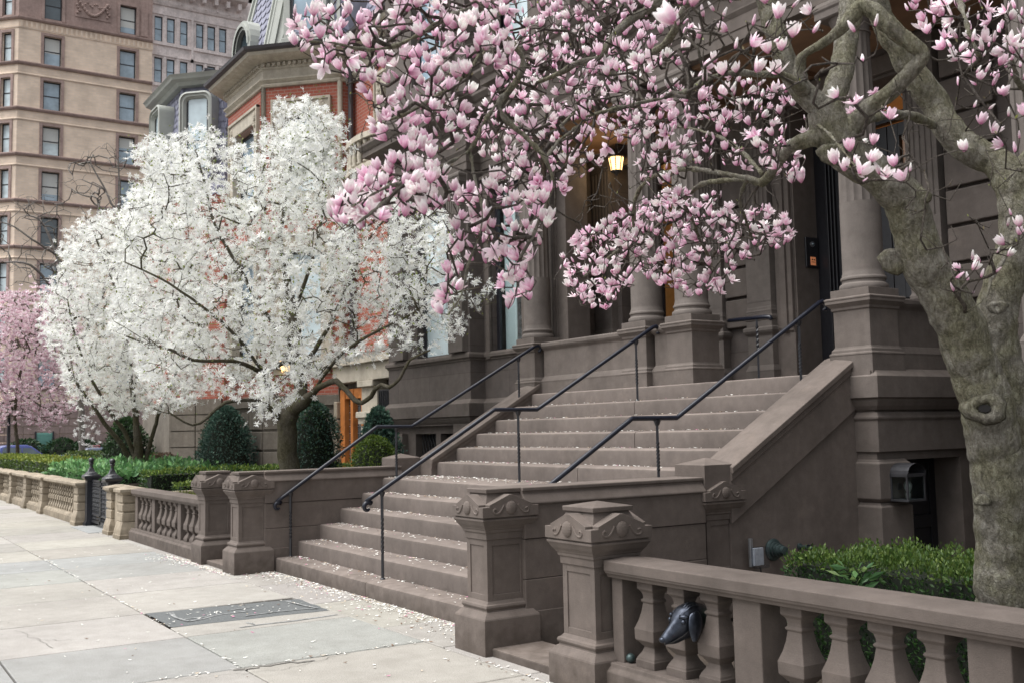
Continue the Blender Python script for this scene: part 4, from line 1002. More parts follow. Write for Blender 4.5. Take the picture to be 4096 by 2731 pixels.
# ------------------------------------------------------------------ third house: only its slate tower shows above the white trees
TH=thing('slate_roofed_house','house beyond with a violet fish scale slate tower and a pale round cornered dormer window','house',(-28,9,0))
D1,D2,D3=V3(-31.2,7.6,0),V3(-28.4,7.6,0),V3(-27.3,8.7,0)
tf=[(D1,ou,on,2.8),(D2,V3(q2,q2,0),V3(q2,-q2,0),1.556),(D3,V3(0,1,0),V3(1,0,0),2.0)]
mb=MB(); z0,z1,ln=8.2,11.32,.34
for Oq,U,Nn,w in tf:
    scale_face(mb,Oq+V3(0,0,z0),U,Nn,w,0,z1-z0,ln,taper=.06,sw=.26,sh=.19)
    P=lambda u,z: Oq+U*u+V3(0,0,z0+z)-Nn*ln*z/(z1-z0)-Nn*.02
    mb.add([P(0,0),P(w,0),P(w-.06,z1-z0),P(.06,z1-z0)],[(0,1,2,3)])
mb.build('slate_roof',M['slate'],TH)
PT=[(-31.2,7.75),(-28.4,7.75),(-27.45,8.7),(-27.45,11)]
mb=MB(); profile_run(mb,PT,[(-.4,11.27),(.0,11.27),(.03,11.31),(.06,11.36),(.20,11.40),(.23,11.46),(.29,11.52),(-.4,11.54)]); mb.build('cornice',M['copper'],TH,bevel=.005)
mb=MB(); mb.box(-31.2,-27.5,8.2,12,11.53,11.6); mb.build('roof_lid',M['gutter'],TH)
mb=MB(); mb.box(-33,-27.3,9.15,14,0,10.4); mb.prism([(-31.2,7.6),(-28.4,7.6),(-27.3,8.7),(-27.3,9.2),(-31.2,9.2)],'z',0,8.25); mb.build('brick_wall',M['redbrick'],TH)
mb=MB(); mb.box(-33.2,-27.26,9.11,9.3,0,2.5); mb.prism([(-31.24,7.56),(-28.38,7.56),(-27.26,8.68),(-27.26,9.12),(-31.24,9.12)],'z',0,2.5); z=.05
while z<2.3:
    obox(mb,V3(-28.4,7.6,0),V3(q2,q2,0),V3(q2,-q2,0),.03,.76,z,z+.4,.0,.09); obox(mb,V3(-28.4,7.6,0),V3(q2,q2,0),V3(q2,-q2,0),.79,1.52,z,z+.4,.0,.09); z+=.43
mb.build('stone_base',M['rust'],TH)
def roundwin(Oq,U,Nn,u0,u1,zb,zt):
    O_=Oq+Nn*.06
    P=lambda u,z,d:O_+U*u+V3(0,0,z)+Nn*d
    def rrect(k,rad):
        a,b,t_=u0+k,u1-k,zt-k; pts=[(a,zb)]
        for q in range(7): an=math.pi/2*q/6; pts.append((a+rad*(1-math.cos(an)),t_-rad*(1-math.sin(an))))
        for q in range(7): an=math.pi/2*q/6; pts.append((b-rad*(1-math.sin(an)),t_-rad*(1-math.cos(an))))
        pts.append((b,zb)); return pts
    m_=MB()
    prev=None
    for k,rad,d in((0,.24,-.3),(0,.24,.13),(.05,.2,.15),(.06,.2,.10),(.12,.18,.11),(.17,.14,.02),(.17,.14,-.2)):
        ring=[P(p[0],p[1],d) for p in rrect(k,rad)]
        if prev: 
            n_=len(ring); m_.add(prev+ring,[(i,n_+i,n_+i+1,i+1) for i in range(n_-1)])
        prev=ring
    w_=m_.build('dormer_window',M['copper'],TH)
    m_=MB(); m_.add([P(p[0],p[1],-.02) for p in rrect(.17,.14)],[tuple(range(16))[::-1]]); m_.build('pane',M['panel'],w_)
    m_=MB(); obox(m_,O_,U,Nn,u0+.2,u1-.2,(zb+zt)/2-.35,(zb+zt)/2-.3,-.02,0.0); obox(m_,O_,U,Nn,u0+.17,u0+.21,zb,zt-.2,-.02,0.0); obox(m_,O_,U,Nn,u1-.21,u1-.17,zb,zt-.2,-.02,.0); m_.build('glazing_bar',M['frame'],w_)
roundwin(*tf[1][:3],.28,1.26,8.9,10.98); roundwin(*tf[0][:3],1.0,2.1,8.9,10.95)
# ------------------------------------------------------------------ big apartment building across the side street
AP=thing('apartment_building','tall buff brick apartment building with brown stone bands across the side street','building',(-80,15,0))
ay=V3(0,1,0); ax=V3(1,0,0)
Y0,Y1=10.4,19.8
rows=[28.72-3.36*k for k in range(0,9)]
ops=[]
for zb in [32.2]+rows[:-1]:
    for a,b in((12.1,13.3),(17.4,18.6)): ops.append((a-Y0,b-Y0,zb+.12+.75,zb+2.28+.75))
mb=MB(); panel(mb,V3(-80,Y0,-.75),ay,ax,Y1-Y0,32.75,[o for o in ops if o[3]<32.7],.3)
cu=V3(-q2,-q2,0)
CO=V3(-80,Y0,-.75)
panel(mb,CO+V3(-1.3,-1.3,0),V3(q2,q2,0),V3(q2,-q2,0),1.84,32.75,[(.5,1.3,o+.87,o+3.03) for o in rows[:-1]],.3)
panel(mb,CO+V3(-30,-1.3,0),ou,on,28.7,32.75); mb.build('brick_wall',M['buffbrick'],AP)
mb=MB(); panel(mb,V3(-80,Y0,32.0),ay,ax,Y1-Y0,6,[(a-Y0,b-Y0,.32,2.48) for a,b in((12.1,13.3),(17.4,18.6))],.3); panel(mb,CO+V3(-1.3,-1.3,32.75),V3(q2,q2,0),V3(q2,-q2,0),1.84,6,[(.5,1.3,.32,2.48)],.3); panel(mb,CO+V3(-30,-1.3,32.75),ou,on,28.7,6)
obox(mb,V3(-80,0,32),ay,ax,14.2,16.7,.9,2.5,-.02,.06)
obox(mb,V3(-80,0,32),ay,ax,18.95,19.45,.3,2.3,-.02,.07)
mb.build('stone_storey',M['apt_brown'],AP)
g=MB()                                                   # carved garland
for k in range(26):
    t=k/25; p=V3(-79.9,14.45+2.0*t,34.15-1.0*math.sin(math.pi*t)); g.sphere(p,.10+.03*(k%2),6,4)
for s in(14.4,16.5):
    for k in range(6): g.sphere(V3(-79.9,s+.1*math.sin(k*2),34.2-.2*k),.11,6,4)
for k in range(8): g.sphere(V3(-79.9,14.9+.16*k,33.95+.15*math.sin(k*1.7)),.07,6,4)
g.build('carved_garland',M['apt_brown'],AP)
for a,b,c,d in ops:
    fw=sash(AP,V3(-80,Y0,-.75),ay,ax,a,b,c,d,setin=.22,t=.09,fm=M['frame'],pm=random.choice([M['paneb'],M['paneb'],M['panel'],M['pane']]),curtain=False)
    if random.random()<.6:
        k_=random.choice([.25,.45,.6,.75]); cb_=MB(); obox(cb_,V3(-80,Y0,-.75),ay,ax,a+.1,b-.1,c+(d-c)*k_,d-.1,-.25,-.245); cb_.build('blind',simple('window_blind',(.6,.62,.6),.9,var=.1) if 'window_blind' not in bpy.data.materials else bpy.data.materials['window_blind'],fw)
    if False: pass
    mb=MB(); obox(mb,V3(-80,Y0,-.75),ay,ax,a-.2,a,c-.1,d+.2,-.05,.07); obox(mb,V3(-80,Y0,-.75),ay,ax,b,b+.2,c-.1,d+.2,-.05,.07); obox(mb,V3(-80,Y0,-.75),ay,ax,a,b,d,d+.2,-.05,.07); mb.build('surround',M['apt_brown'],fw)
for z in [32.2]+rows[:-1]:
    a,b,c,d=.5,1.3,z+.87,z+3.03
    Oq=CO+V3(-1.3,-1.3,0); U_,N_=V3(q2,q2,0),V3(q2,-q2,0)
    fw=sash(AP,Oq,U_,N_,a,b,c,d,setin=.22,t=.09,fm=M['frame'],pm=M['panel'])
    mb=MB(); obox(mb,Oq,U_,N_,a-.2,a,c-.1,d+.2,-.05,.07); obox(mb,Oq,U_,N_,b,b+.2,c-.1,d+.2,-.05,.07); obox(mb,Oq,U_,N_,a,b,d,d+.2,-.05,.07); mb.build('surround',M['apt_brown'],fw)
bd=MB(); PA=[(-110,Y0-1.3),(-81.3,Y0-1.3),(-80,Y0),(-80,Y1)]
for z in rows[:-1]+[32.05]:
    profile_run(bd,PA,[(-.1,z-.12),(.12,z-.12),(.2,z),(.2,z+.08),(.05,z+.14),(-.1,z+.14)])
bd.build('band_course',M['apt_brown'],AP)
bd=MB()
for z in rows[:-1]: profile_run(bd,PA,[(-.1,z-.85),(.05,z-.85),(.08,z-.78),(.05,z-.72),(-.1,z-.72)])
profile_run(bd,PA,[(-.1,31.3),(.04,31.3),(.06,31.4),(-.1,31.4)])
y=Y0+.1
while y<Y1: obox(bd,V3(-80,0,31.4),ay,ax,y,y+.16,0,.45,-.02,.07); y+=.34
bd.build('brick_course',M['buffbrick'],AP)
# grey bow windowed part to the right
ops=[]
ws=[(20.03,20.65),(20.98,21.6),(22.0,22.6),(23.25,23.85),(24.15,24.8),(25.1,25.7)]
grows=[32.3-3.3*k for k in range(0,9)]
mb=MB(); Og=V3(-80.3,Y1,-.75); Wg=7.4
gops=[(a-Y1,b-Y1,z+.75,z+2.75) for z in grows for a,b in ws]
panel(mb,Og,ay,ax,Wg,36.2,gops,.25); mb.build('grey_stone_wall',M['apt_grey'],AP)
for a,b,c,d in gops[:18]: sash(AP,Og,ay,ax,a,b,c,d,setin=.15,t=.07,fm=M['frame'],pm=M['paneb'])
mb=MB(); obox(mb,Og,ay,ax,0,Wg,0,27,-.5,-.3); mb.build('dark_inside',M['dark'],AP)
mb=MB()
for z in grows[:4]:
    obox(mb,Og,ay,ax,0,Wg,z+.45,z+.68,-.05,.12); obox(mb,Og,ay,ax,0,Wg,z+2.9,z+3.0,-.05,.08)
    for yy in(20.82,21.8,24.0,24.97): obox(mb,Og,ay,ax,yy-Y1-.09,yy-Y1+.09,z+.7,z+2.88,-.05,.06)
    obox(mb,Og,ay,ax,22.85-Y1,23.02-Y1,z-.6,z+3,-.05,.14)
mb.build('grey_trim',M['apt_grey'],AP)
mb=MB(); profile_run(mb,[(-80.3,Y1-.2),(-80.3,Y1+Wg)],[(-.3,35.2),(.1,35.2),(.2,35.4),(.2,35.6),(.1,35.62),(.1,36.3),(.9,36.5),(1.1,36.9),(-.3,37.0)])
y=Y1
while y<Y1+Wg: obox(mb,V3(-80.3,0,0),ay,ax,y,y+.28,35.85,36.35,0,.7); obox(mb,V3(-80.3,0,0),ay,ax,y+.3,y+.4,35.42,35.56,.15,.3); y+=.95
mb.build('grey_cornice',M['apt_grey'],AP)
mb=MB(); panel(mb,V3(-80.3,Y1,36.9),ay,ax,30,8,[],.2); panel(mb,V3(-80.3,Y1+Wg,-.75),ay,ax,25,38,[],.2); mb.build('upper_block',M['apt_grey'],AP)
# street floor: rusticated wall with green shutters
mb=MB(); z=-.75
while z<3.9:
    y=Y0-4; k=0
    while y<22: 
        yo=y+(.6 if int(z*7)%2 else 0)
        mb.box(-80.2,-79.88,yo+.02,yo+1.18,z+.03,z+.52); y+=1.2
    z+=.55
mb.build('rusticated_base',M['apt_pink'],AP,bevel=.0)
grn=simple('green_shutter_paint',(.16,.36,.31),.5,var=.12,scale=4)
for y0 in(12.05,5.9,8.0):
    mb=MB(); mb.box(-79.86,-79.80,y0,y0+1.05,-.75,2.1); o=mb.build('green_door',grn,AP)
    mb=MB(); mb.box(-79.8,-79.72,y0-.10,y0,-.75,2.2); mb.box(-79.8,-79.72,y0+1.05,y0+1.15,-.75,2.2); 
    mb.build('jamb',M['frame'],o); mb=MB()
    for k in range(7): mb.box(-79.80,-79.76,y0+.06,y0+.98,1.3+.11*k,1.36+.11*k)
    mb.build('louvre',grn,o)
# ------------------------------------------------------------------ leaves, hedges, shrubs
def unit(n): 
    a=RNG.normal(size=(n,3)); return a/np.linalg.norm(a,axis=1)[:,None]
def leaf_quads(P,D,size,aspect=.5,droop=None):
    """diamond leaves at P pointing along D; returns verts, quads"""
    n=len(P); r=unit(n); S_=np.cross(D,r); S_/=np.linalg.norm(S_,axis=1)[:,None]+1e-9; Nn=np.cross(S_,D)
    size=np.broadcast_to(size,(n,))[:,None]
    a=P; b=P+D*size*.5+S_*size*aspect*.5-Nn*size*.06; c=P+D*size; d=P+D*size*.5-S_*size*aspect*.5-Nn*size*.06
    vs=np.stack([a,b,c,d],1).reshape(-1,3); fs=np.arange(4*n).reshape(n,4); return vs,fs
LEAFM=vcol('leaf',rough=.45,trans=.25,spec=.4)
def leaf_colors(n,cols,jit=.18,light=None):
    c=np.array(cols,float)[RNG.integers(0,len(cols),n)]; k=1+RNG.normal(size=(n,1))*jit
    if light is not None: k=k*light[:,None]
    return np.repeat(np.clip(c*k,.004,1),4,axis=0)
coreM=simple('hedge_core',(.008,.012,.006),.95,var=.3,scale=20)
def hedge(name,label,cat,x0,x1,y0,y1,z0,z1,n,size,side,top,group=None,rough=.05,aspect=.5,upb=.8,corename='branches',tops=.35):
    cx,cy=(x0+x1)/2,(y0+y1)/2
    Ax=(x1-x0)*(z1-z0); Ay=(y1-y0)*(z1-z0); At=(x1-x0)*(y1-y0)*(1+tops)
    w=np.array([Ax,Ax,Ay,Ay,At]); w/=w.sum(); f=RNG.choice(5,n,p=w); u=RNG.random(n); v=RNG.random(n)
    X=np.where(f<2,x0+(x1-x0)*u,np.where(f==2,x0,np.where(f==3,x1,x0+(x1-x0)*u)))
    Y=np.where(f==0,y0,np.where(f==1,y1,np.where(f<4,y0+(y1-y0)*u,y0+(y1-y0)*v)))
    Zz=np.where(f<4,z0+(z1-z0)*v,z1)
    Nn=np.zeros((n,3)); Nn[f==0]=(0,-1,0); Nn[f==1]=(0,1,0); Nn[f==2]=(-1,0,0); Nn[f==3]=(1,0,0); Nn[f==4]=(0,0,1)
    P=np.stack([X,Y,Zz],1)
    wob=np.sin(X*5.3+Y*2)*.5+np.sin(Y*7.1+Zz*9)*.5+np.sin(X*17+Y*13+Zz*15)*.4
    P+=Nn*(wob[:,None]*rough*.6+RNG.normal(size=(n,1))*rough*.45-rough*.3)
    # soften the top edges
    e=np.clip((Zz-(z1-.12))/.12,0,1); P[:,0]+=np.where(f>=2,0,0); 
    D=unit(n)*.9+Nn*.7+np.array([0,0,upb]); D/=np.linalg.norm(D,axis=1)[:,None]
    vs,fs=leaf_quads(P,D,size*RNG.uniform(.6,1.3,n),aspect)
    isT=(f==4)|((Zz>z1-.08)&(RNG.random(n)<.7))
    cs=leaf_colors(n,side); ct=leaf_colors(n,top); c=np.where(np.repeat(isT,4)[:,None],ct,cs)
    t=thing(name,label,cat,(cx,cy,z0),group)
    mesh_np('foliage',vs,fs,LEAFM,t,cols=c,smooth=False)
    mb=MB(); r=rough*.8+.01; mb.box(x0+r,x1-r,y0+r,y1-r,z0-.05,z1-r); mb.build(corename,coreM,t)
    return t
def shrub(name,label,cat,x,y,z0,r,h,n,size,cols,prof='cone',group=None,lean=0):
    t=thing(name,label,cat,(x,y,z0),group)
    v=RNG.random(n)**.8; a=RNG.random(n)*2*math.pi
    pr=(lambda q: np.sqrt(np.clip(1-q,0,1))*(.8+.25*np.clip(q*3,0,1))) if prof=='cone' else ((lambda q: np.sqrt(np.clip(1-(2*q-.75)**2/1.57,0,1))) if prof=='ball' else (lambda q: np.clip(1-q**4,0,1)**.6))
    lump=1+.10*np.sin(a*3+v*7)+.07*np.sin(a*7-v*13)+RNG.normal(size=n)*.11
    rad=r*pr(v)*lump*np.where(RNG.random(n)<.2,RNG.uniform(.6,1,n),1)
    P=np.stack([x+rad*np.cos(a),y+rad*np.sin(a),z0+h*v],1)
    O_=np.stack([np.cos(a),np.sin(a),np.full(n,.4)],1); D=O_*.6+unit(n)*.9+np.array([0,0,.4]); D/=np.linalg.norm(D,axis=1)[:,None]
    vs,fs=leaf_quads(P,D,size*RNG.uniform(.6,1.3,n),.5)
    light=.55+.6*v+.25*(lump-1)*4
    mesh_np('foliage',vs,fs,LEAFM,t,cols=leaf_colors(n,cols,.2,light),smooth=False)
    mb=MB(); q=np.linspace(0,1,9); mb.lathe(x,y,[(max(.01,.86*r*float(pr(np.array(k)))),z0+h*k*.97-.03) for k in q],12); mb.build('branches',coreM,t,smooth=True)
    return t
G_dark=[(.018,.045,.016),(.028,.06,.022),(.038,.08,.028)]; G_mid=[(.04,.09,.025),(.065,.13,.03)]; G_yel=[(.12,.19,.03),(.16,.24,.04),(.09,.15,.025),(.20,.26,.05)]
G_blue=[(.055,.12,.09),(.075,.15,.115),(.11,.18,.14),(.03,.07,.055)]
struct_b=MB(); struct_b.box(-18.0,-12.44,4.36,8.28,-.02,.56); struct(struct_b.build('garden_bed',M['soil']))
mb=MB(); mb.box(-40,-20.75,4.34,8.9,-.02,.72); mb.box(-18.75,-18.02,4.34,7.5,-.02,.60); struct(mb.build('raised_bed',M['soil']))
mb=MB(); mb.box(-20.6,-18.8,4.3,9.1,-.03,.012); struct(mb.build('garden_path',M['concreteg'],cols=[(1,1,1)]*8))
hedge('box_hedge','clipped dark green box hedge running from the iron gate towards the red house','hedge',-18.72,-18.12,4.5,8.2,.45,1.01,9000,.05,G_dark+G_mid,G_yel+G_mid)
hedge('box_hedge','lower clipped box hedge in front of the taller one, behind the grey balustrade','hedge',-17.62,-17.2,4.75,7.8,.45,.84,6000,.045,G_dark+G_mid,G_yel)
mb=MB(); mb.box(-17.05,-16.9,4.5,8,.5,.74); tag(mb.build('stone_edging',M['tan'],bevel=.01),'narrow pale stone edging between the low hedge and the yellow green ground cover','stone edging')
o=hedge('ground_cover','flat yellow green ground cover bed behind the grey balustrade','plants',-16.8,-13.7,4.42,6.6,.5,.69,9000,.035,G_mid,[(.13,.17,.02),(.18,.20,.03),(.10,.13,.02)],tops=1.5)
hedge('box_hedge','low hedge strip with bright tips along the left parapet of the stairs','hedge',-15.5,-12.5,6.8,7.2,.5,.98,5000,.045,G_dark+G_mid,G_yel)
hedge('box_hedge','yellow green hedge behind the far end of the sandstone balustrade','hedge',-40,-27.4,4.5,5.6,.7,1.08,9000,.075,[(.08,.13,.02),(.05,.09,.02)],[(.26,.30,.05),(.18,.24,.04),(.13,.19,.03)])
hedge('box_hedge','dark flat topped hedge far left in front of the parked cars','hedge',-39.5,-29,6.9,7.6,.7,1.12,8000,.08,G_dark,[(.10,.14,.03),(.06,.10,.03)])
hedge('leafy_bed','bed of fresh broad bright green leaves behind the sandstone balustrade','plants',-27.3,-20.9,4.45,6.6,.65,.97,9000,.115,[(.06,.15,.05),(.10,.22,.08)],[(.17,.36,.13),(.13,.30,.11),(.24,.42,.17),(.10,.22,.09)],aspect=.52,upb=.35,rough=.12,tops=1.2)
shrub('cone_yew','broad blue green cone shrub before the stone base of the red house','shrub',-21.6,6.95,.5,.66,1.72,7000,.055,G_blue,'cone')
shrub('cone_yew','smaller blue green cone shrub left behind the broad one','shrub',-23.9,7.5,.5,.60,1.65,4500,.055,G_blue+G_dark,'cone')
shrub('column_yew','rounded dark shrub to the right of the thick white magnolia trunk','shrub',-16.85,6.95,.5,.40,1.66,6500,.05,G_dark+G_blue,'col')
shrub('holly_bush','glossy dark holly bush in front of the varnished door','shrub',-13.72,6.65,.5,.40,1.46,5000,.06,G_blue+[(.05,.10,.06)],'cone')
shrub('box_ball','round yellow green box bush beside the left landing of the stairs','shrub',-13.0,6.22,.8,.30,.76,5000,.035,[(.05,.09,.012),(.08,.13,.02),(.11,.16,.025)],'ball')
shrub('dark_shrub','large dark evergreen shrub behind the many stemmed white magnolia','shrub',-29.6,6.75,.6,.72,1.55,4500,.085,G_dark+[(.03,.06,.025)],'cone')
shrub('low_shrub','low dry reddish shrub between the cone shrubs and the multi stemmed tree','shrub',-25.2,6.6,.6,.40,.62,1400,.06,[(.10,.07,.05),(.16,.10,.07),(.06,.06,.03)],'ball')
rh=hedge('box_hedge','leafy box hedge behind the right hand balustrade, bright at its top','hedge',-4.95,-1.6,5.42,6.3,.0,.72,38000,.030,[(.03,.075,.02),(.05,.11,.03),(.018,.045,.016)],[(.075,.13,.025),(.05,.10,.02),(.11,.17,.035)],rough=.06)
# tall loose shoots on the near hedge
P=[];D=[]
for k in range(60):
    x=random.uniform(-4.7,-2.2); y=random.uniform(5.5,6.1); h=random.uniform(.03,.10)
    for q in range(9): P.append((x+random.gauss(0,.008),y+random.gauss(0,.008),.70+h*q/8)); v=np.array([random.gauss(0,1),random.gauss(0,1),.9]); D.append(v/np.linalg.norm(v))
vs,fs=leaf_quads(np.array(P),np.array(D),.026,.5); mesh_np('shoots',vs,fs,LEAFM,rh,cols=leaf_colors(len(P),[(.12,.19,.03),(.17,.23,.05)]),smooth=False)['kind']='stuff'
# hellebore with dusky pink nodding flowers
hb=thing('hellebore','clump of hellebore with broad pale green leaves and dusky pink flowers before the hedge','plant',(-4.28,5.3,.0))
P=[];D=[];Sz=[]
for k in range(46):
    a=random.uniform(0,6.28); P.append((-4.28+.10*math.cos(a)*random.random(),5.3+.10*math.sin(a)*random.random(),.50+.22*random.random())); v=np.array([math.cos(a),math.sin(a),random.uniform(-.2,.8)]); D.append(v/np.linalg.norm(v)); Sz.append(random.uniform(.07,.13))
vs,fs=leaf_quads(np.array(P),np.array(D),np.array(Sz),.34); mesh_np('leaves',vs,fs,LEAFM,hb,cols=leaf_colors(len(P),[(.06,.14,.05),(.10,.20,.07),(.16,.24,.08)]),smooth=False)
# ------------------------------------------------------------------ trees
BARK=None
def bark(name,c1,c2,c3,sc_=1.,lich=.5):
    m,t,b=nt(name); p=wpos(t)
    wn=N(t,'TexNoise',Scale=9*sc_,Detail=4); t.links.new(p,wn.inputs['Vector'])
    va=N(t,'VectorMath',operation='MULTIPLY_ADD'); va.inputs[1].default_value=(.06/sc_,)*3; t.links.new(wn.outputs['Color'],va.inputs[0]); t.links.new(p,va.inputs[2])
    mp=N(t,'Mapping'); mp.inputs['Scale'].default_value=(1,1,.45); t.links.new(va.outputs[0],mp.inputs[0])
    n1=noise(t,mp.outputs[0],36*sc_,8,.75); n2=noise(t,p,5*sc_,5,.62); n3=noise(t,p,70*sc_,5,.7); n4=noise(t,p,13*sc_,6,.7)
    v=N(t,'TexVoronoi',Scale=48*sc_,feature='DISTANCE_TO_EDGE'); t.links.new(mp.outputs[0],v.inputs['Vector'])
    c=ramp(t,n1,[(.28,c1),(.50,c2),(.72,c3)])
    c=mixc(t,c,ramp(t,n2,[(.42,(1,1,1)),(.58,(.80,.84,.52)),(.75,(.62,.50,.34))]),lich,'MULTIPLY')
    c=mixc(t,c,ramp(t,n4,[(.56,(1,1,1)),(.66,(1.45,1.5,1.5))]),lich,'MULTIPLY')
    c=mixc(t,c,ramp(t,n3,[(.3,(.6,.6,.6)),(.65,(1.2,1.2,1.2))]),.8,'MULTIPLY')
    cr=ramp(t,v.outputs['Distance'],[(.0,(.4,.37,.34)),(.10,(1,1,1))])
    ck=ramp(t,n2,[(.38,(0,0,0)),(.52,(1,1,1))]); c=mixc(t,c,mixc(t,(1,1,1),cr,ck),.4,'MULTIPLY')
    t.links.new(c,b.inputs['Base Color']); b.inputs['Roughness'].default_value=.92; b.inputs['Specular IOR Level'].default_value=.12
    ad=N(t,'Math',operation='MULTIPLY_ADD'); ad.inputs[1].default_value=.8; t.links.new(n1,ad.inputs[0])
    m2=N(t,'Math',operation='MINIMUM'); m2.inputs[1].default_value=.09; t.links.new(v.outputs['Distance'],m2.inputs[0]); m3=N(t,'Math',operation='MULTIPLY'); m3.inputs[1].default_value=1.2; t.links.new(m2.outputs[0],m3.inputs[0]); t.links.new(m3.outputs[0],ad.inputs[2])
    ad2=N(t,'Math',operation='MULTIPLY_ADD'); ad2.inputs[1].default_value=.35; t.links.new(n3,ad2.inputs[0]); t.links.new(ad.outputs[0],ad2.inputs[2])
    bump(t,b,ad2.outputs[0],1.0,.028); return m
BARKM=bark('magnolia_bark',(.075,.069,.056),(.20,.186,.155),(.35,.338,.30),1.)
BARKT=bark('twig_bark',(.06,.050,.045),(.105,.09,.08),(.17,.155,.14),1.,.2)
BARKW=bark('white_magnolia_bark',(.06,.053,.04),(.105,.094,.072),(.155,.14,.112),.6)
BARKG=bark('pale_bark',(.12,.108,.10),(.18,.165,.155),(.25,.235,.22),.4,.2)
def smooth_path(pts,rad,step=.06,jit=0.):
    pts=np.array(pts,float); rad=np.array(rad,float); k=len(pts); out=[];ro=[]
    for i in range(k-1):
        p0=pts[max(i-1,0)];p1=pts[i];p2=pts[i+1];p3=pts[min(i+2,k-1)]; n=max(2,int(np.linalg.norm(p2-p1)/step))
        for j in range(n):
            t=j/n; out.append(.5*((2*p1)+(-p0+p2)*t+(2*p0-5*p1+4*p2-p3)*t*t+(-p0+3*p1-3*p2+p3)*t**3)); ro.append(rad[i]+(rad[i+1]-rad[i])*t)
    out.append(pts[-1]); ro.append(rad[-1]); out=np.array(out); ro=np.array(ro)
    if jit:
        nz=RNG.normal(size=out.shape)*jit*ro[:,None]; nz[0]=0; nz[-1]=0; out=out+nz
    return out,ro
class Tree:
    def __init__(s): s.P=[];s.par=[];s.r=[];s.tip=[];s.chains=[];s.fixed=[]
    def limb(s,pts,rad,step=.06,jit=.25,attach=None):
        P,r=smooth_path(pts,rad,step,jit); base=len(s.P); pr=attach if attach is not None else -1
        if attach is None and s.P:
            d=np.linalg.norm(np.array(s.P)-P[0],axis=1); pr=int(d.argmin())
        for i,(p,q) in enumerate(zip(P,r)): s.P.append(p); s.par.append(pr if i==0 else base+i-1); s.r.append(q); s.fixed.append(True)
        s.chains.append((list(range(base,len(s.P))),True)); return base
    def grow(s,targets,r_tip=.002,seglen=.10,wander=.25,maxr=.02,sag=0.0,straight=.15,avoid_thick=None):
        T=np.array(targets,float)
        A=np.array(s.P); 
        d=np.min(np.linalg.norm(T[:,None,:]-A[None,::3,:],axis=2),axis=1) if len(A)*len(T)<6e7 else np.array([np.linalg.norm(A-t,axis=1).min() for t in T])
        buf=np.zeros((len(A)+len(T)*14,3)); buf[:len(A)]=A; n=len(A)
        ends=[]
        for ti in np.argsort(d):
            t=T[ti]; dd=np.linalg.norm(buf[:n]-t,axis=1); j=int(dd.argmin()); p=buf[j]; L=dd[j]
            k=int(min(12,max(2,round(L/seglen)))); prev=j; ids=[j]
            par=s.par[j]; dirp=(p-buf[par]) if par>=0 else np.array([0,0,1.]); dirp=dirp/(np.linalg.norm(dirp)+1e-9)
            off=RNG.normal(size=3)*L*wander*.35
            for q in range(1,k+1):
                f=q/k; pos=p+(t-p)*f+dirp*L*straight*math.sin(math.pi*f)*.6+off*math.sin(math.pi*f)-np.array([0,0,sag*L])*math.sin(math.pi*f)
                if q<k: pos=pos+RNG.normal(size=3)*min(.02,L*.05)*wander*2
                s.P.append(pos); s.par.append(prev); s.r.append(r_tip); s.fixed.append(False); buf[n]=pos; prev=len(s.P)-1; ids.append(prev); n+=1
            s.chains.append((ids,False)); ends.append((ti,prev))
        cnt=np.zeros(len(s.P)); 
        for ti,e in ends: cnt[e]+=1
        for i in range(len(s.P)-1,-1,-1):
            if s.par[i]>=0: cnt[s.par[i]]+=cnt[i]
        for i in range(len(s.P)):
            if not s.fixed[i]: s.r[i]=min(maxr,r_tip*max(cnt[i],1)**.46)
        return ends
    def mesh(s,limbs=True,twigs=True,n1=12,n2=5):
        mb=MB()
        for ids,fx in s.chains:
            if fx and not limbs or (not fx) and not twigs: continue
            pts=[s.P[i] for i in ids]; rr=[s.r[i] for i in ids]
            if not fx: rr[0]=min(rr[1]*1.15,max(s.r[ids[0]],rr[1])); 
            if not fx and len(pts)>1: pts=[pts[0]]+pts[1:]
            mb.tube(pts,rr,n1 if fx else n2)
        return mb
# blossoms -----------------------------------------------------------------
def petal(L,Wd,th0,th1,az,base_r=.004,nt_=5,ns=4,cup=.35,twist=0,inner=False,tone=1.):
    """one petal leaving the axis: th0 at its base, th1 at its tip (angles from the axis)"""
    vs=[];cs=[]
    r=base_r; z=0; pr=[]
    for i in range(nt_):
        t=i/(nt_-1); th=th0+(th1-th0)*t; pr.append((r,z,t))
        r+=math.sin(th)*L/(nt_-1); z+=math.cos(th)*L/(nt_-1)
    for r,z,t in pr:
        w=Wd*(math.sin(math.pi*(.07+.86*t**.85))**.8) if t<1 else Wd*.17
        for j in range(ns):
            s_=-1+2*j/(ns-1); a=az+twist*t
            th=th0+(th1-th0)*t
            er=np.array([math.cos(a),math.sin(a),0]); et=np.array([-math.sin(a),math.cos(a),0]); nrm=er*math.cos(th)-np.array([0,0,1])*math.sin(th)
            p=er*r+np.array([0,0,z])+et*(s_*w/2)-nrm*(cup*w*.5*(s_*s_))
            vs.append(p)
            pink=np.array([.58,.15,.36]); mid=np.array([.84,.56,.68]); tip=np.array([.97,.93,.92])
            e=min(1,t*1.25+.34*abs(s_)*(t>.1)-.10*(abs(s_)<.5)*(t<.8)); c=pink+(mid-pink)*min(1,e*2) if e<.5 else mid+(tip-mid)*min(1,(e-.5)*2)
            if inner: c=c*.3+np.array([.95,.88,.89])*.7
            cs.append(np.clip(c*tone,0,1))
    fs=[(i*ns+j,i*ns+j+1,(i+1)*ns+j+1,(i+1)*ns+j) for i in range(nt_-1) for j in range(ns-1)]
    return vs,cs,fs
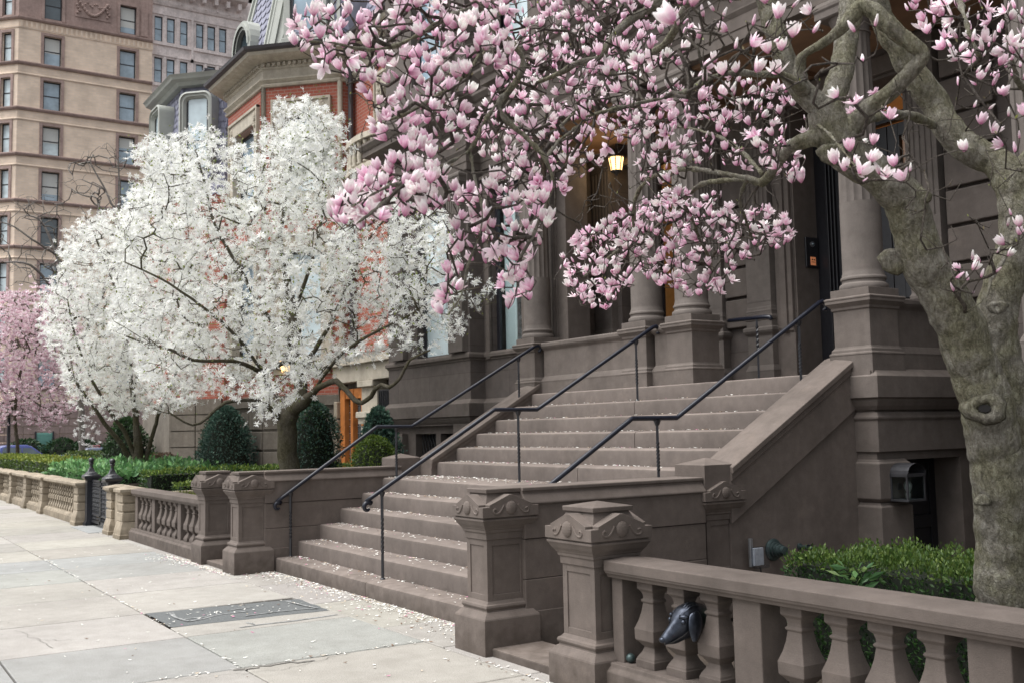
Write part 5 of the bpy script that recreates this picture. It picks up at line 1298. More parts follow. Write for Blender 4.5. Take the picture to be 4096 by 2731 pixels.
def flower(kind,seed,hi=True):
    rg=random.Random(seed); VS=[];CS=[];FS=[]
    def addp(*a,**k):
        v,c,f=petal(*a,**k); o=len(VS); VS.extend(v); CS.extend(c); FS.extend([tuple(i+o for i in q) for q in f])
    nt_=6 if hi else 4
    if kind=='bud':
        for k in range(3): addp(1.0,.36,R(20),R(-20),k*2.094+rg.uniform(-.2,.2),nt_=nt_,cup=.75,twist=.5,tone=rg.uniform(.93,1.03))
        for k in range(3): addp(.97,.33,R(17),R(-19),k*2.094+1.05,nt_=nt_,cup=.75,twist=.5,tone=.95)
    elif kind=='tulip':
        for k in range(3): addp(1.0,.46,R(46+rg.uniform(-8,10)),R(-16+rg.uniform(-8,16)),k*2.094+rg.uniform(-.25,.25),nt_=nt_,cup=.55,twist=rg.uniform(-.2,.3))
        for k in range(3): addp(.98,.43,R(37),R(-19+rg.uniform(-6,12)),k*2.094+1.05+rg.uniform(-.2,.2),nt_=nt_,cup=.6,tone=.98)
        for k in range(3): addp(.92,.38,R(26),R(-14),k*2.094+.5,nt_=nt_,cup=.65,inner=True)
    elif kind=='half':
        for k in range(3): addp(1.0,.45,R(60+rg.uniform(-10,15)),R(14+rg.uniform(-20,40)),k*2.094+rg.uniform(-.3,.3),nt_=nt_,cup=.4,inner=rg.random()<.6)
        for k in range(3): addp(.98,.43,R(45),R(-4+rg.uniform(-10,16)),k*2.094+1.05+rg.uniform(-.2,.2),nt_=nt_,cup=.5)
        for k in range(3): addp(.92,.40,R(30),R(-14),k*2.094+.5,nt_=nt_,cup=.6)
    else:
        for k in range(4): addp(1.0,.42,R(72+rg.uniform(-10,20)),R(42+rg.uniform(-25,60)),k*1.571+rg.uniform(-.3,.3),nt_=nt_,cup=.3,inner=True)
        for k in range(3): addp(.95,.44,R(66),R(28+rg.uniform(-10,20)),k*2.094+.8+rg.uniform(-.2,.2),nt_=nt_,cup=.4,inner=rg.random()<.5)
        for k in range(2): addp(.85,.36,R(40),R(-8),k*3.14+.5,nt_=nt_,cup=.55)
    # small green brown bud scale under the flower
    o=len(VS)
    for k in range(5): a=k*1.2566; VS.append(np.array([.05*math.cos(a),.05*math.sin(a),-.03])); CS.append(np.array([.16,.15,.06]))
    for k in range(5): a=k*1.2566; VS.append(np.array([.06*math.cos(a),.06*math.sin(a),.13])); CS.append(np.array([.22,.17,.10]))
    FS+= [(o+k,o+(k+1)%5,o+5+(k+1)%5,o+5+k) for k in range(5)]
    return np.array(VS),np.array(CS),np.array(FS)
PETM=vcol('petal',rough=.5,trans=.30,var=.10,spec=.3,vs=120)
def rot_to(D,spin):
    D=D/np.linalg.norm(D); a=np.array([1.,0,0]) if abs(D[0])<.8 else np.array([0,1.,0]); x=np.cross(a,D); x/=np.linalg.norm(x); y=np.cross(D,x)
    c,s_=math.cos(spin),math.sin(spin); return np.stack([x*c+y*s_,-x*s_+y*c,D],1)
def scatter(protos,inst):
    """inst: list of (proto index, position, matrix 3x3*scale, tint)"""
    VS=[];CS=[];FS=[];o=0
    for pi,p,Mx,t in inst:
        v,c,f=protos[pi]; VS.append(v@Mx.T+p); CS.append(np.clip(c*t,0,1)); FS.append(f+o); o+=len(v)
    return np.concatenate(VS),np.concatenate(CS),np.concatenate(FS)
def inpoly(x,y,poly):
    r=False; j=len(poly)-1
    for i in range(len(poly)):
        xi,yi=poly[i];xj,yj=poly[j]
        if (yi>y)!=(yj>y) and x<(xj-xi)*(y-yi)/(yj-yi)+xi: r=not r
        j=i
    return r
def sample_poly(poly,n,rg,mind=0):
    xs=[p[0] for p in poly]; ys=[p[1] for p in poly]; out=[]; tries=0
    while len(out)<n and tries<n*400:
        tries+=1
        x,y=rg.uniform(min(xs),max(xs)),rg.uniform(min(ys),max(ys))
        if inpoly(x,y,poly) and (mind==0 or all((x-a)**2+(y-b)**2>mind*mind for a,b in out)): out.append((x,y))
    return out
# ---- the near pink magnolia
def near_magnolia():
    t=thing('magnolia_tree','near pink magnolia leaning in from the right, two knotty trunks behind the right balustrade','tree',tuple(at(4010,2300,5.55)*np.array([1,1,0])))
    T=Tree()
    A=lambda L: [at(u,v,d) for u,v,d,r in L]; Rr=lambda L:[r*d/FPX*(.8 if r<26 else 1) for u,v,d,r in L]     # radius given in photo pixels
    def limb(L,step=.05,jit=.06): return T.limb(A(L),Rr(L),step,jit)
    base=at(4010,2420,5.55)
    stemA=[(4045,2900,5.55,130),(4035,2700,5.55,122),(4020,2420,5.55,112),(4012,2150,5.55,106),(3992,1900,5.53,105),(3952,1650,5.5,104),(3890,1450,5.48,99),(3830,1280,5.45,96),(3742,1130,5.42,92),(3672,1000,5.40,90),(3650,900,5.38,82),(3612,800,5.35,86),(3525,710,5.32,76),(3425,640,5.30,76),(3350,560,5.28,84),(3312,480,5.28,78),(3290,400,5.28,62)]
    limb(stemA,.04)
    stemB=[(4130,2900,5.75,110),(4120,2600,5.75,105),(4110,2300,5.72,98),(4080,2000,5.72,92),(4040,1700,5.72,92),(4000,1450,5.72,86),(3985,1300,5.72,82),(4000,1180,5.72,78),(4040,1080,5.72,80),(4070,960,5.72,72),(4065,830,5.75,66),(4045,720,5.8,74),(3985,655,5.85,62),(3880,600,5.9,60),(3800,520,5.95,58),(3750,430,6.0,56),(3690,340,6.0,58),(3640,280,6.0,50),(3590,180,6.0,52),(3520,60,6.0,44),(3480,-120,6.0,40)]
    limb(stemB,.04)
    limb([(4045,720,5.8,50),(4110,650,5.75,44),(4200,560,5.7,36),(4300,400,5.6,26)])
    limb([(4060,820,5.74,40),(4140,790,5.7,32),(4250,700,5.6,20)])
    L=[(3300,440,5.28,54),(3240,400,5.28,48),(3165,300,5.3,45),(3120,180,5.3,43),(3075,30,5.35,44),(3030,-150,5.4,38)]; limb(L)
    L=[(3310,470,5.3,54),(3355,330,5.35,50),(3380,200,5.4,47),(3400,60,5.45,48),(3420,-140,5.5,40)]; limb(L)
    limb([(3380,540,5.27,52),(3450,455,5.2,37),(3560,370,5.1,33),(3650,280,5.02,32),(3690,215,5.0,35),(3640,170,5.0,32),(3560,110,5.0,34),(3500,50,5.02,34),(3440,25,5.05,34),(3400,80,5.05,30),(3300,170,5.1,24),(3215,215,5.15,22),(3195,270,5.2,26),(3210,340,5.22,30)])
    limb([(3400,520,5.3,34),(3460,485,5.4,24),(3560,458,5.55,22),(3660,470,5.75,24),(3740,505,5.92,22)])
    # knobs and cut stubs
    low=[(3290,545,5.28,46),(3240,555,5.3,36),(3170,580,5.4,26),(3115,650,5.55,22),(3062,722,5.7,25),(3040,738,5.75,24)]; limb(low)
    limb([(3050,732,5.72,16),(2990,712,5.8,14),(2930,700,5.9,13),(2860,690,6.0,12),(2761,676,6.2,12),(2690,688,6.4,12),(2608,708,6.6,11),(2550,770,6.7,10),(2535,830,6.75,10),(2532,930,6.8,9),(2470,1000,6.9,7),(2400,1060,7,6),(2330,1110,7,4)])
    limb([(3045,736,5.74,14),(2960,720,5.95,12),(2860,728,6.2,12),(2793,745,6.4,12),(2729,810,6.6,11),(2680,860,6.8,9),(2614,915,6.95,7),(2560,980,7.05,5)])
    limb([(2729,810,6.6,8),(2770,880,6.8,7),(2800,960,7,6),(2840,1040,7.1,5),(2860,1110,7.1,4)])
    limb([(2990,712,5.8,12),(2960,800,6.1,8),(2990,900,6.4,7),(3010,960,6.6,5)])
    limb([(3050,700,5.7,12),(3000,640,5.9,10),(2900,560,6.2,9),(2780,520,6.5,8),(2650,500,6.8,6)])
    # limbs reaching left over the pavement
    limb([(3225,370,5.25,30),(3130,300,5.1,20),(3040,300,5.0,17),(2940,290,4.9,16),(2840,315,4.8,14),(2740,370,4.7,12),(2620,400,4.6,10),(2480,430,4.5,8),(2340,470,4.4,6)])
    limb([(3030,-150,5.4,34),(2860,-220,5.3,32),(2700,-160,5.2,30),(2640,-20,5.15,26),(2610,30,5.15,24),(2500,95,5.1,22),(2430,190,5.1,20),(2390,240,5.1,17),(2310,250,5.1,14),(2230,300,5.1,12),(2150,330,5.1,9)])
    limb([(2860,-220,5.3,26),(2760,0,5.6,22),(2670,170,5.8,20),(2600,215,5.85,18),(2545,245,5.9,17),(2480,298,6.0,13),(2420,360,6.0,10),(2330,420,6.1,8),(2230,520,6.1,6)])
    limb([(2700,-160,5.2,28),(2400,-200,5.0,27),(2150,-110,4.85,25),(2015,8,4.75,22),(1950,32,4.72,20),(1950,90,4.7,20),(2033,161,4.7,18),(2088,226,4.7,17),(2086,290,4.7,16),(2035,369,4.7,16),(1991,417,4.68,14),(2021,477,4.66,16),(2092,540,4.65,14),(2182,635,4.6,11),(2215,740,4.6,9),(2170,850,4.6,8),(2130,950,4.6,6),(2060,1060,4.6,4)])
    limb([(1960,40,4.72,16),(1860,40,4.5,13),(1760,90,4.3,11),(1660,150,4.2,10),(1560,190,4.1,8),(1450,200,4.0,7),(1330,170,3.9,5),(1220,170,3.85,4)])
    limb([(1960,120,4.7,13),(1900,250,4.5,11),(1830,330,4.35,9),(1720,400,4.2,8),(1640,450,4.1,7),(1560,480,4.0,5)])
    limb([(1985,420,4.68,12),(1930,500,4.5,10),(1880,600,4.35,9),(1760,670,4.2,9),(1640,730,4.1,9),(1560,790,4.0,7),(1490,850,3.95,6),(1420,900,3.9,4)])
    limb([(1650,725,4.1,7),(1560,745,4.0,6),(1470,790,3.95,5),(1390,840,3.9,4)])
    limb([(1880,600,4.35,8),(1900,720,4.3,8),(1930,830,4.3,7),(1920,940,4.3,6),(1870,1060,4.3,5),(1850,1180,4.3,4),(1790,1260,4.3,3)])
    limb([(2180,640,4.6,9),(2240,560,5,8),(2330,500,5.3,7)])
    limb([(3480,-120,6.0,34),(3650,-160,5.4,26),(3800,-60,4.9,20),(3850,40,4.6,14),(3880,140,4.4,10),(3920,230,4.4,7)])
    limb([(4200,560,5.7,24),(4120,400,5.3,17),(4060,300,5.1,13),(4030,150,5.0,10)])
    limb([(4075,900,5.72,14),(4010,1050,5.5,10),(3960,1120,5.4,8),(3950,1190,5.35,5),(3860,1250,5.3,4)])
    limb([(3270,500,5.24,8),(3310,530,4.9,7),(3370,600,4.6,6),(3440,690,4.3,5)])
    # targets: where the blossoms stand
    rg=random.Random(11); tg=[]; meta=[]
    def region(poly,n,d0,d1,kinds,size,mind):
        n=int(n*(1.3 if n>60 else 1)); mind*=.88
        for (u,v) in sample_poly(poly,n,rg,mind):
            d=rg.uniform(d0,d1); tg.append(at(u,v,d)); meta.append((rg.choices(['bud','tulip','half','open'],kinds)[0],size*rg.uniform(.82,1.15),d))
    region([(1150,150),(1180,60),(1290,40),(1420,-60),(2050,-60),(2050,250),(1900,330),(1860,560),(1720,640),(1500,560),(1500,430),(1400,330),(1250,260)],235,3.9,5.0,(4,8,2,.5),.070,22)
    region([(1310,870),(1390,760),(1560,640),(1740,660),(1850,780),(1790,860),(1600,880),(1450,930),(1380,900)],78,3.9,4.6,(3,8,2,.5),.073,20)
    region([(1850,560),(2050,250),(2600,150),(2650,420),(2450,620),(2250,780),(2050,720)],210,4.6,6.8,(5,7,2,.6),.068,20)
    region([(2040,-60),(2800,-60),(2750,260),(2400,300),(2050,260)],190,4.8,7.6,(5,6,2,.8),.068,18)
    region([(1840,780),(2120,640),(2230,760),(2180,1000),(2120,1210),(2030,1240),(1990,1090),(1860,1060),(1790,1290),(1730,1260),(1810,1000)],95,4.3,5.2,(3,8,3,.6),.074,22)
    region([(2230,1080),(2300,950),(2480,860),(2700,760),(2920,800),(3000,840),(3150,850),(3170,1000),(2980,1050),(2900,1180),(2740,1190),(2560,1120),(2400,1260),(2300,1200)],270,6.3,7.8,(3,6,4,1.3),.074,15)
    region([(2500,430),(2800,300),(3150,330),(3260,480),(3200,760),(3050,700),(2800,680),(2560,800)],160,5.3,7.0,(5,6,2,.8),.070,20)
    region([(2680,-40),(3250,-40),(3280,330),(3100,450),(2750,430)],44,3.5,4.8,(5,4,1,0),.078,50)
    region([(3560,-40),(4096,-40),(4096,300),(3920,330),(3760,200)],62,4.2,5.8,(6,5,2,1),.075,28)
    region([(3820,330),(4096,300),(4096,640),(3960,620),(3880,500)],14,4.2,5,(6,4,1,0),.072,60)
    region([(3790,1120),(3880,1040),(3960,1040),(4040,860),(4085,860),(4075,960),(3980,1120),(3850,1230)],17,4.7,5.3,(5,5,1,0),.070,36)
    region([(3390,420),(3500,320),(3560,560),(3420,600)],10,6.5,7.5,(2,3,3,2),.07,30)
    region([(3300,620),(3560,560),(3640,720),(3420,760)],10,4.2,4.6,(4,5,1,0),.075,40)
    for u,v,d,k,s_ in ((2700,90,2.75,'tulip',.085),(2770,30,2.8,'tulip',.08),(2960,0,2.9,'tulip',.08),(3440,700,4.1,'half',.085),(3480,650,4.1,'tulip',.075),(3520,700,4.1,'bud',.075),(3640,690,4.3,'bud',.075),(3860,610,4.2,'tulip',.07),(3350,395,4.6,'half',.075),(3420,420,4.6,'open',.08),(3450,250,4.2,'bud',.085),(3500,110,4.2,'bud',.08),(3420,130,4.2,'bud',.075),(3890,170,4.2,'bud',.085),(3560,480,4.4,'half',.07)):
        tg.append(at(u,v,d)); meta.append((k,s_,d))
    nflow=len(tg)
    for poly,n,d0,d1 in (([(1200,100),(1420,0),(2600,0),(2600,450),(2250,760),(2150,1150),(1800,1200),(1900,600),(1400,800),(1400,330)],150,3.9,6),([(2250,1000),(2500,400),(3200,330),(3150,980),(2600,1150)],130,5.5,7.5),([(3550,300),(4096,300),(4096,950),(3800,1250),(3500,700)],60,4.4,5.4),([(2700,0),(3300,0),(3300,400),(2700,400)],50,4,5)):
        tg+=[at(u,v,rg.uniform(d0,d1)) for u,v in sample_poly(poly,n,rg)]
    ends=T.grow(tg,r_tip=.0021,seglen=.055,wander=.6,maxr=.010,straight=.3)
    tm=T.mesh(True,False,16); tr=tm.build('trunk',BARKM,t,smooth=True)
    d=tr.modifiers.new('sub','SUBSURF'); d.levels=1; d.render_levels=1
    tx=bpy.data.textures.new('bark_lumps','CLOUDS'); tx.noise_scale=.055; tx.noise_depth=3
    dm=tr.modifiers.new('lumps','DISPLACE'); dm.texture=tx; dm.strength=.022; dm.mid_level=.5; dm.texture_coords='GLOBAL'
    # burrs, a healed knothole and pruned stubs
    def knot(u,v,dd,r,hole=True):
        c=at(u,v,dd); n_=(EYE-c); n_[2]*=.3; n_/=np.linalg.norm(n_); X=np.cross(np.array([0,0,1.]),n_); X/=np.linalg.norm(X); Zv=np.cross(n_,X)
        kn=MB(); rings=[]
        for rr_,dd_ in ((1.35,-.5),(1.2,.05),(1.0,.32),(.8,.40),(.55,.30),(.40,.05),(.28,-.45)) if hole else ((1.35,-.6),(1.2,.0),(1.0,.22),(.75,.30),(.5,.25),(.3,.16),(.02,.18)):
            rings.append([c+r*rr_*(math.cos(a)*X*1.15+math.sin(a)*Zv*.85)*(1+.10*math.sin(3*a+u)+.05*math.sin(7*a))+n_*r*dd_ for a in [2*math.pi*k/20 for k in range(20)]])
        kn.loft(rings,cap=True); kb=kn.build('bark_knot',BARKM,t,smooth=True)
        if hole:
            hm=MB(); hm.add([c+r*.34*(math.cos(a)*X*1.2+math.sin(a)*Zv*.8)+n_*r*.17 for a in [2*math.pi*k/14 for k in range(14)]],[tuple(range(14))]); hm.build('hollow_shade',M['dark'],kb)  # flat dark disc painted in for the shade inside the knothole
    knot(3938,1632,5.365,.074); knot(3672,785,5.27,.042,False); knot(3588,1040,5.42,.062,False); knot(3330,610,5.2,.05,False); knot(4040,2010,5.44,.04,False); knot(3990,1230,5.62,.035,False); knot(4060,2180,5.45,.03,False); knot(4085,700,5.72,.055,False); knot(3930,2000,5.43,.028,False)
    tw=T.mesh(False,True,12,6); tw.build('twigs',BARKT,t,smooth=True)['kind']='stuff'
    protos=[];idx={}
    for k,nv in (('bud',4),('tulip',6),('half',6),('open',6)):
        idx[k]=[]
        for s_ in range(nv): idx[k].append(len(protos)); protos.append(flower(k,s_*7+len(k)))
    inst=[]
    for ti,e in ends:
        if ti>=nflow: continue
        k,s_,d=meta[ti]; p=np.array(T.P[e]); q=np.array(T.P[T.par[e]]); dirt=(p-q)/(np.linalg.norm(p-q)+1e-9)
        D=np.array([0,0,1.])*(1.0 if k in('bud','tulip') else .6)+dirt*.5+RNG.normal(size=3)*.28
        tone=rg.uniform(.90,1.05)
        ls=.84*s_*(1.0 if k!='bud' else rg.uniform(.62,.98)); wide=1.0 if k!='bud' else .85
        Mx=rot_to(D,rg.uniform(0,6.28))*ls; Mx=Mx@np.diag([wide,wide,1])
        q_=rg.uniform(.80,1.05); tint=np.array([tone,tone*q_,tone*(.3*q_+.7)])
        inst.append((rg.choice(idx[k]),p,Mx,tint,d/s_))
    # extra small closed buds along the twigs
    inst.sort(key=lambda a:a[4])
    meshes={}
    off=np.array(t.location)
    for pi,p,Mx,tint,_ in inst[:100]:
        if pi not in meshes:
            v,c,f=protos[pi]; o=mesh_np('blossom',v,f,PETM,None,cols=c); meshes[pi]=o.data; bpy.data.objects.remove(o)
        o=bpy.data.objects.new('blossom',meshes[pi]); COL.objects.link(o); o.parent=t
        mm=Matrix(((*Mx[0],p[0]-off[0]),(*Mx[1],p[1]-off[1]),(*Mx[2],p[2]-off[2]),(0,0,0,1))); o.matrix_local=mm
    vs,cs,fs=scatter(protos,[i[:4] for i in inst[100:]])
    o=mesh_np('blossoms',vs,fs,PETM,t,cols=cs); o['kind']='stuff'
    # small buds and first leaves on the twig ends
    nb=[]; cand=[i for i in range(len(T.P)) if not T.fixed[i]]
    sel=RNG.choice(cand,900,replace=False); P=np.array([T.P[i] for i in sel]); D=unit(900)*.6+np.array([0,0,.8]); D/=np.linalg.norm(D,axis=1)[:,None]
    vs,fs=leaf_quads(P,D,RNG.uniform(.010,.026,900),.4); o=mesh_np('leaf_buds',vs,fs,LEAFM,t,cols=leaf_colors(900,[(.20,.17,.10),(.15,.12,.08),(.25,.28,.08)]),smooth=False); o['kind']='stuff'
near_magnolia()
# ---- white magnolias
def star(seed,hi=2):
    rg=random.Random(seed); VS=[];FS=[];CS=[]
    n=rg.choice([9,10,11])
    for k in range(n):
        a=2*math.pi*k/n+rg.uniform(-.2,.2); el=rg.uniform(-.25,.65); L=rg.uniform(.8,1.08); w=.215
        er=np.array([math.cos(a)*math.cos(el),math.sin(a)*math.cos(el),math.sin(el)]); et=np.array([-math.sin(a),math.cos(a),0]); dr=np.array([0,0,-rg.uniform(.0,.35)])
        o=len(VS); VS+=[er*.06-et*w*.18,er*.06+et*w*.18,er*.55*L+et*w*.55+dr*.15,er*.55*L-et*w*.55+dr*.15,er*L+dr*.55+et*w*.28,er*L+dr*.55-et*w*.28]
        FS+=[(o,o+1,o+2,o+3),(o+3,o+2,o+4,o+5)]; b=rg.uniform(.92,1.0); CS+=[np.array([.86,.87,.78])*b]*2+[np.array([.94,.95,.93])*b]*2+[np.array([.95,.96,.96])*b]*2
    return np.array(VS),np.array(CS),np.array(FS)
WPET=vcol('white_petal',rough=.55,trans=.45,var=.05,spec=.3,vs=30)
def nz3(p): return math.sin(p[0]*2.9+p[1]*1.9)+math.sin(p[1]*3.5+p[2]*2.6+1)+math.sin(p[2]*3.9-p[0]*1.7+2)
def flowering(name,label,limbs,polys,barkm,protos,petm,size,ncl,per,spread,leafn,leafc,r_tip=.0022,upright=.3,seed=1,thr=-.9,cat='tree',maxr=.05,group=None,basez=0):
    b=limbs[0][0]; base=at(b[0],b[1],b[2]); t=thing(name,label,cat,(base[0],base[1],basez),group)
    T=Tree(); rg=random.Random(seed)
    for L in limbs: T.limb([at(u,v,d) for u,v,d,r in L],[r*d/FPX*(.55 if r<27 else .85) for u,v,d,r in L],.12,.12)
    tg=[]
    for poly,frac,d0,d1 in polys:
        k=0; n=int(ncl*frac); tries=0
        while k<n and tries<n*30:
            tries+=1
            (u,v),=sample_poly(poly,1,rg); d=rg.uniform(d0,d1); p=at(u,v,d)
            if nz3(p)<thr: continue
            tg.append(p); k+=1
    ends=T.grow(tg,r_tip=r_tip,seglen=.22,wander=.45,maxr=maxr,straight=.3)
    T.mesh(True,False,12).build('trunk',barkm,t,smooth=True); T.mesh(False,True,8,4).build('twigs',barkm,t,smooth=True)['kind']='stuff'
    inst=[]; LP=[]
    for ti,e in ends:
        c=np.array(T.P[e])
        for q in range(per):
            p=c+RNG.normal(size=3)*spread*(q>0); D=RNG.normal(size=3)*.8+np.array([0,0,upright*2]); 
            s_=size*rg.uniform(.75,1.2); inst.append((rg.randrange(len(protos)),p,rot_to(D,rg.uniform(0,6.28))*s_,np.ones(3)*rg.uniform(.9,1.02)))
        LP.append(c)
    vs,cs,fs=scatter(protos,inst); o=mesh_np('blossoms',vs,fs,petm,t,cols=cs,smooth=False); o['kind']='stuff'
    if leafn:
        LP=np.array(LP); k=RNG.integers(0,len(LP),leafn); P=LP[k]+RNG.normal(size=(leafn,3))*spread*1.3; D=unit(leafn)*.8+np.array([0,0,.5]); D/=np.linalg.norm(D,axis=1)[:,None]
        vs,fs=leaf_quads(P,D,RNG.uniform(.03,.06,leafn),.45); o=mesh_np('young_leaves',vs,fs,LEAFM,t,cols=leaf_colors(leafn,leafc),smooth=False); o['kind']='stuff'
    return t
stars=[star(i) for i in range(10)]
W2=[[(1160,2050,16.3,52),(1158,1900,16.3,50),(1150,1780,16.3,46),(1146,1690,16.3,46),(1160,1650,16.3,44)],
 [(1155,1660,16.3,36),(1190,1630,16.2,30),(1221,1603,16,27),(1250,1570,15.8,25),(1300,1535,15.6,22),(1345,1525,15.4,22),(1385,1560,15.2,20),(1418,1599,15,19),(1450,1608,14.9,17),(1483,1585,14.8,17),(1500,1555,14.7,16),(1525,1536,14.6,15),(1556,1548,14.5,15),(1600,1510,14.4,12),(1640,1440,14.3,9),(1720,1400,14.1,6)],
 [(1160,1660,16.3,36),(1205,1560,16.5,32),(1195,1480,16.6,32),(1180,1400,16.7,34),(1175,1257,16.9,28),(1145,1100,17,22),(1120,950,17.1,17),(1150,780,17.1,13),(1165,620,17.1,9),(1180,480,17,6)],
 [(1185,1440,16.6,24),(1120,1455,16.3,19),(1050,1484,16,16),(960,1450,15.6,15),(880,1442,15.3,13),(770,1440,15,12),(690,1400,14.8,11),(600,1377,14.6,9),(490,1340,14.5,6)],
 [(1140,1690,16.3,22),(1090,1640,16.1,18),(1030,1600,15.9,13),(900,1610,15.6,12),(830,1670,15.4,11),(770,1700,15.2,8),(680,1650,15,6)],
 [(1200,1480,16.6,22),(1260,1400,16.4,17),(1330,1280,16.2,13),(1400,1120,16,10),(1480,950,15.9,8),(1560,860,15.8,6)],
 [(1250,1570,15.8,14),(1360,1420,15.4,12),(1500,1330,15,10),(1640,1260,14.6,8),(1800,1180,14.3,6),(1920,1150,14.1,4)],
 [(1185,1400,16.7,20),(1060,1250,16.3,15),(960,1080,16,13),(860,900,15.9,10),(820,740,15.9,8),(780,600,15.9,5)],
 [(1050,1484,16,13),(940,1340,15.4,12),(800,1220,15,10),(650,1120,14.8,8),(500,1050,14.7,5)],
 [(1175,1257,16.9,16),(1260,1000,16.8,12),(1300,760,16.8,9),(1290,560,16.8,6)]]
P2=[[(520,640),(560,570),(760,520),(860,510),(960,570),(1080,500),(1130,400),(1260,410),(1350,520),(1400,640),(1440,760),(1500,700),(1700,800),(1780,860),(1800,1000),(1900,1120),(1990,1130),(1900,1290),(1780,1380),(1650,1400),(1500,1420),(1300,1480),(1180,1600),(1050,1680),(960,1600),(880,1540),(700,1640),(560,1500),(450,1300),(480,1000),(520,750)]]
flowering('white_magnolia','large white magnolia with one thick trunk, its crown before the red house',W2,[(P2[0],.93,13.6,18.8),([(1150,520),(1230,395),(1350,470),(1330,700),(1180,720)],.08,16,17.5)],BARKW,stars,WPET,.060,1950,6,.08,6500,[(.20,.25,.05),(.15,.20,.05),(.26,.30,.08)],seed=4,thr=-.05)
W3=[[(560,2010,22.5,30),(555,1850,22.5,28),(545,1700,22.5,22),(530,1560,22.5,18),(510,1400,22.4,13),(480,1200,22.3,9),(450,1000,22.2,6)],
 [(545,1960,22.5,24),(520,1840,22.3,19),(465,1750,22,17),(417,1690,21.8,15),(370,1620,21.5,12),(300,1520,21.2,9),(240,1400,21,6)],
 [(570,1960,22.5,22),(585,1830,22.6,17),(610,1740,22.6,15),(640,1640,22.6,13),(700,1500,22.6,10),(740,1350,22.6,8),(780,1200,22.6,5)],
 [(550,1850,22.5,18),(500,1730,22.3,15),(450,1660,22.1,13),(360,1500,21.8,10),(300,1340,21.5,8),(270,1200,21.3,5)],
 [(530,1560,22.5,12),(600,1350,22.7,10),(640,1150,22.8,8),(640,900,22.8,6),(620,700,22.8,4)],
 [(480,1200,22.3,8),(400,1000,22,6),(360,880,21.9,4)]]
P3=[(240,1000),(280,930),(360,880),(500,830),(620,640),(700,600),(800,700),(820,1000),(840,1400),(780,1600),(680,1660),(560,1640),(420,1660),(300,1600),(250,1480),(180,1340),(160,1220),(230,1130)]
flowering('white_magnolia','white magnolia with several slim stems rising from one base, left of the thick trunked one',W3,[(P3,1,20,24.5)],BARKW,stars,WPET,.066,1600,6,.10,4200,[(.20,.25,.05),(.15,.20,.05)],seed=8,thr=-.45)
# far pink magnolia and the bare street tree
def tul(seed):
    v,c,f=flower(['tulip','half','bud','open'][seed%4],seed,False); c=c*.9+.06; return v,np.clip(c,0,1),f
tl_=[]
for i in range(4):
    rg=random.Random(i); VS=[];FS=[];CS=[]
    for k in range(5):
        a=k*1.2566; el=.9-.5*(i%3)*.5; er=np.array([math.cos(a)*math.cos(el),math.sin(a)*math.cos(el),math.sin(el)]); et=np.array([-math.sin(a),math.cos(a),0]); o=len(VS)
        VS+=[er*.02-et*.06,er*.02+et*.06,er*.6+et*.26,er*.6-et*.26,er*1.0+et*.06+np.array([0,0,.1]),er-et*.06+np.array([0,0,.1])]; FS+=[(o,o+1,o+2,o+3),(o+3,o+2,o+4,o+5)]; CS+=[np.array([.60,.34,.43])]*2+[np.array([.80,.64,.69])]*2+[np.array([.91,.86,.86])]*2
    tl_.append((np.array(VS),np.array(CS),np.array(FS)))
FM=[[(60,2000,41,14),(70,1800,41,13),(60,1650,41,11),(80,1500,41,9),(120,1330,41,6),(160,1220,41,3)],[(60,1660,41,8),(0,1520,41,6),(-60,1380,41,4)],[(75,1560,41,7),(160,1620,40.5,5),(200,1640,40.2,5),(260,1660,40,4),(300,1640,40,3)],[(100,1420,41,6),(220,1330,41,4),(290,1250,41,3)],[(60,1600,41,6),(-40,1620,40.5,5)]]
flowering('pink_magnolia','distant pink magnolia at the far left corner behind the hedges',FM,[([(-150,1260),(0,1190),(120,1165),(280,1120),(330,1200),(310,1500),(290,1640),(200,1710),(60,1660),(-40,1730),(-150,1700)],1,38.5,43.5)],BARKW,tl_,PETM,.125,700,5,.22,0,None,r_tip=.006,upright=.8,seed=5,thr=-1.4)
FM2=[[(720,2000,45,11),(720,1700,45,10),(700,1500,45,7),(680,1350,45,4)],[(715,1560,45,6),(620,1400,45,4)],[(715,1560,45,6),(800,1400,45,4)]]
flowering('pink_magnolia','pink magnolia half seen through the white crowns, farther along the street',FM2,[([(520,1280),(640,1200),(820,1250),(860,1500),(740,1560),(560,1500)],1,43.5,46.5)],BARKW,tl_,PETM,.125,260,5,.22,0,None,r_tip=.006,upright=.8,seed=6,thr=-1.6)
def bare_tree(name,label,limbs,n,poly,d0,d1,seed):
    b=limbs[0][0]; base=at(*b[:3]); t=thing(name,label,'tree',(base[0],base[1],-.5)); T=Tree(); rg=random.Random(seed)
    for L in limbs: T.limb([at(u,v,d) for u,v,d,r in L],[r*d/FPX for u,v,d,r in L],.3,.2)
    tg=[at(u,v,rg.uniform(d0,d1)) for u,v in sample_poly(poly,n,rg)]
    T.grow(tg,r_tip=.009,seglen=.4,wander=.22,maxr=.05,straight=.12)
    T.mesh(True,False,10).build('trunk',BARKG,t,smooth=True); T.mesh(False,True,8,4).build('twigs',BARKG,t,smooth=True)['kind']='stuff'
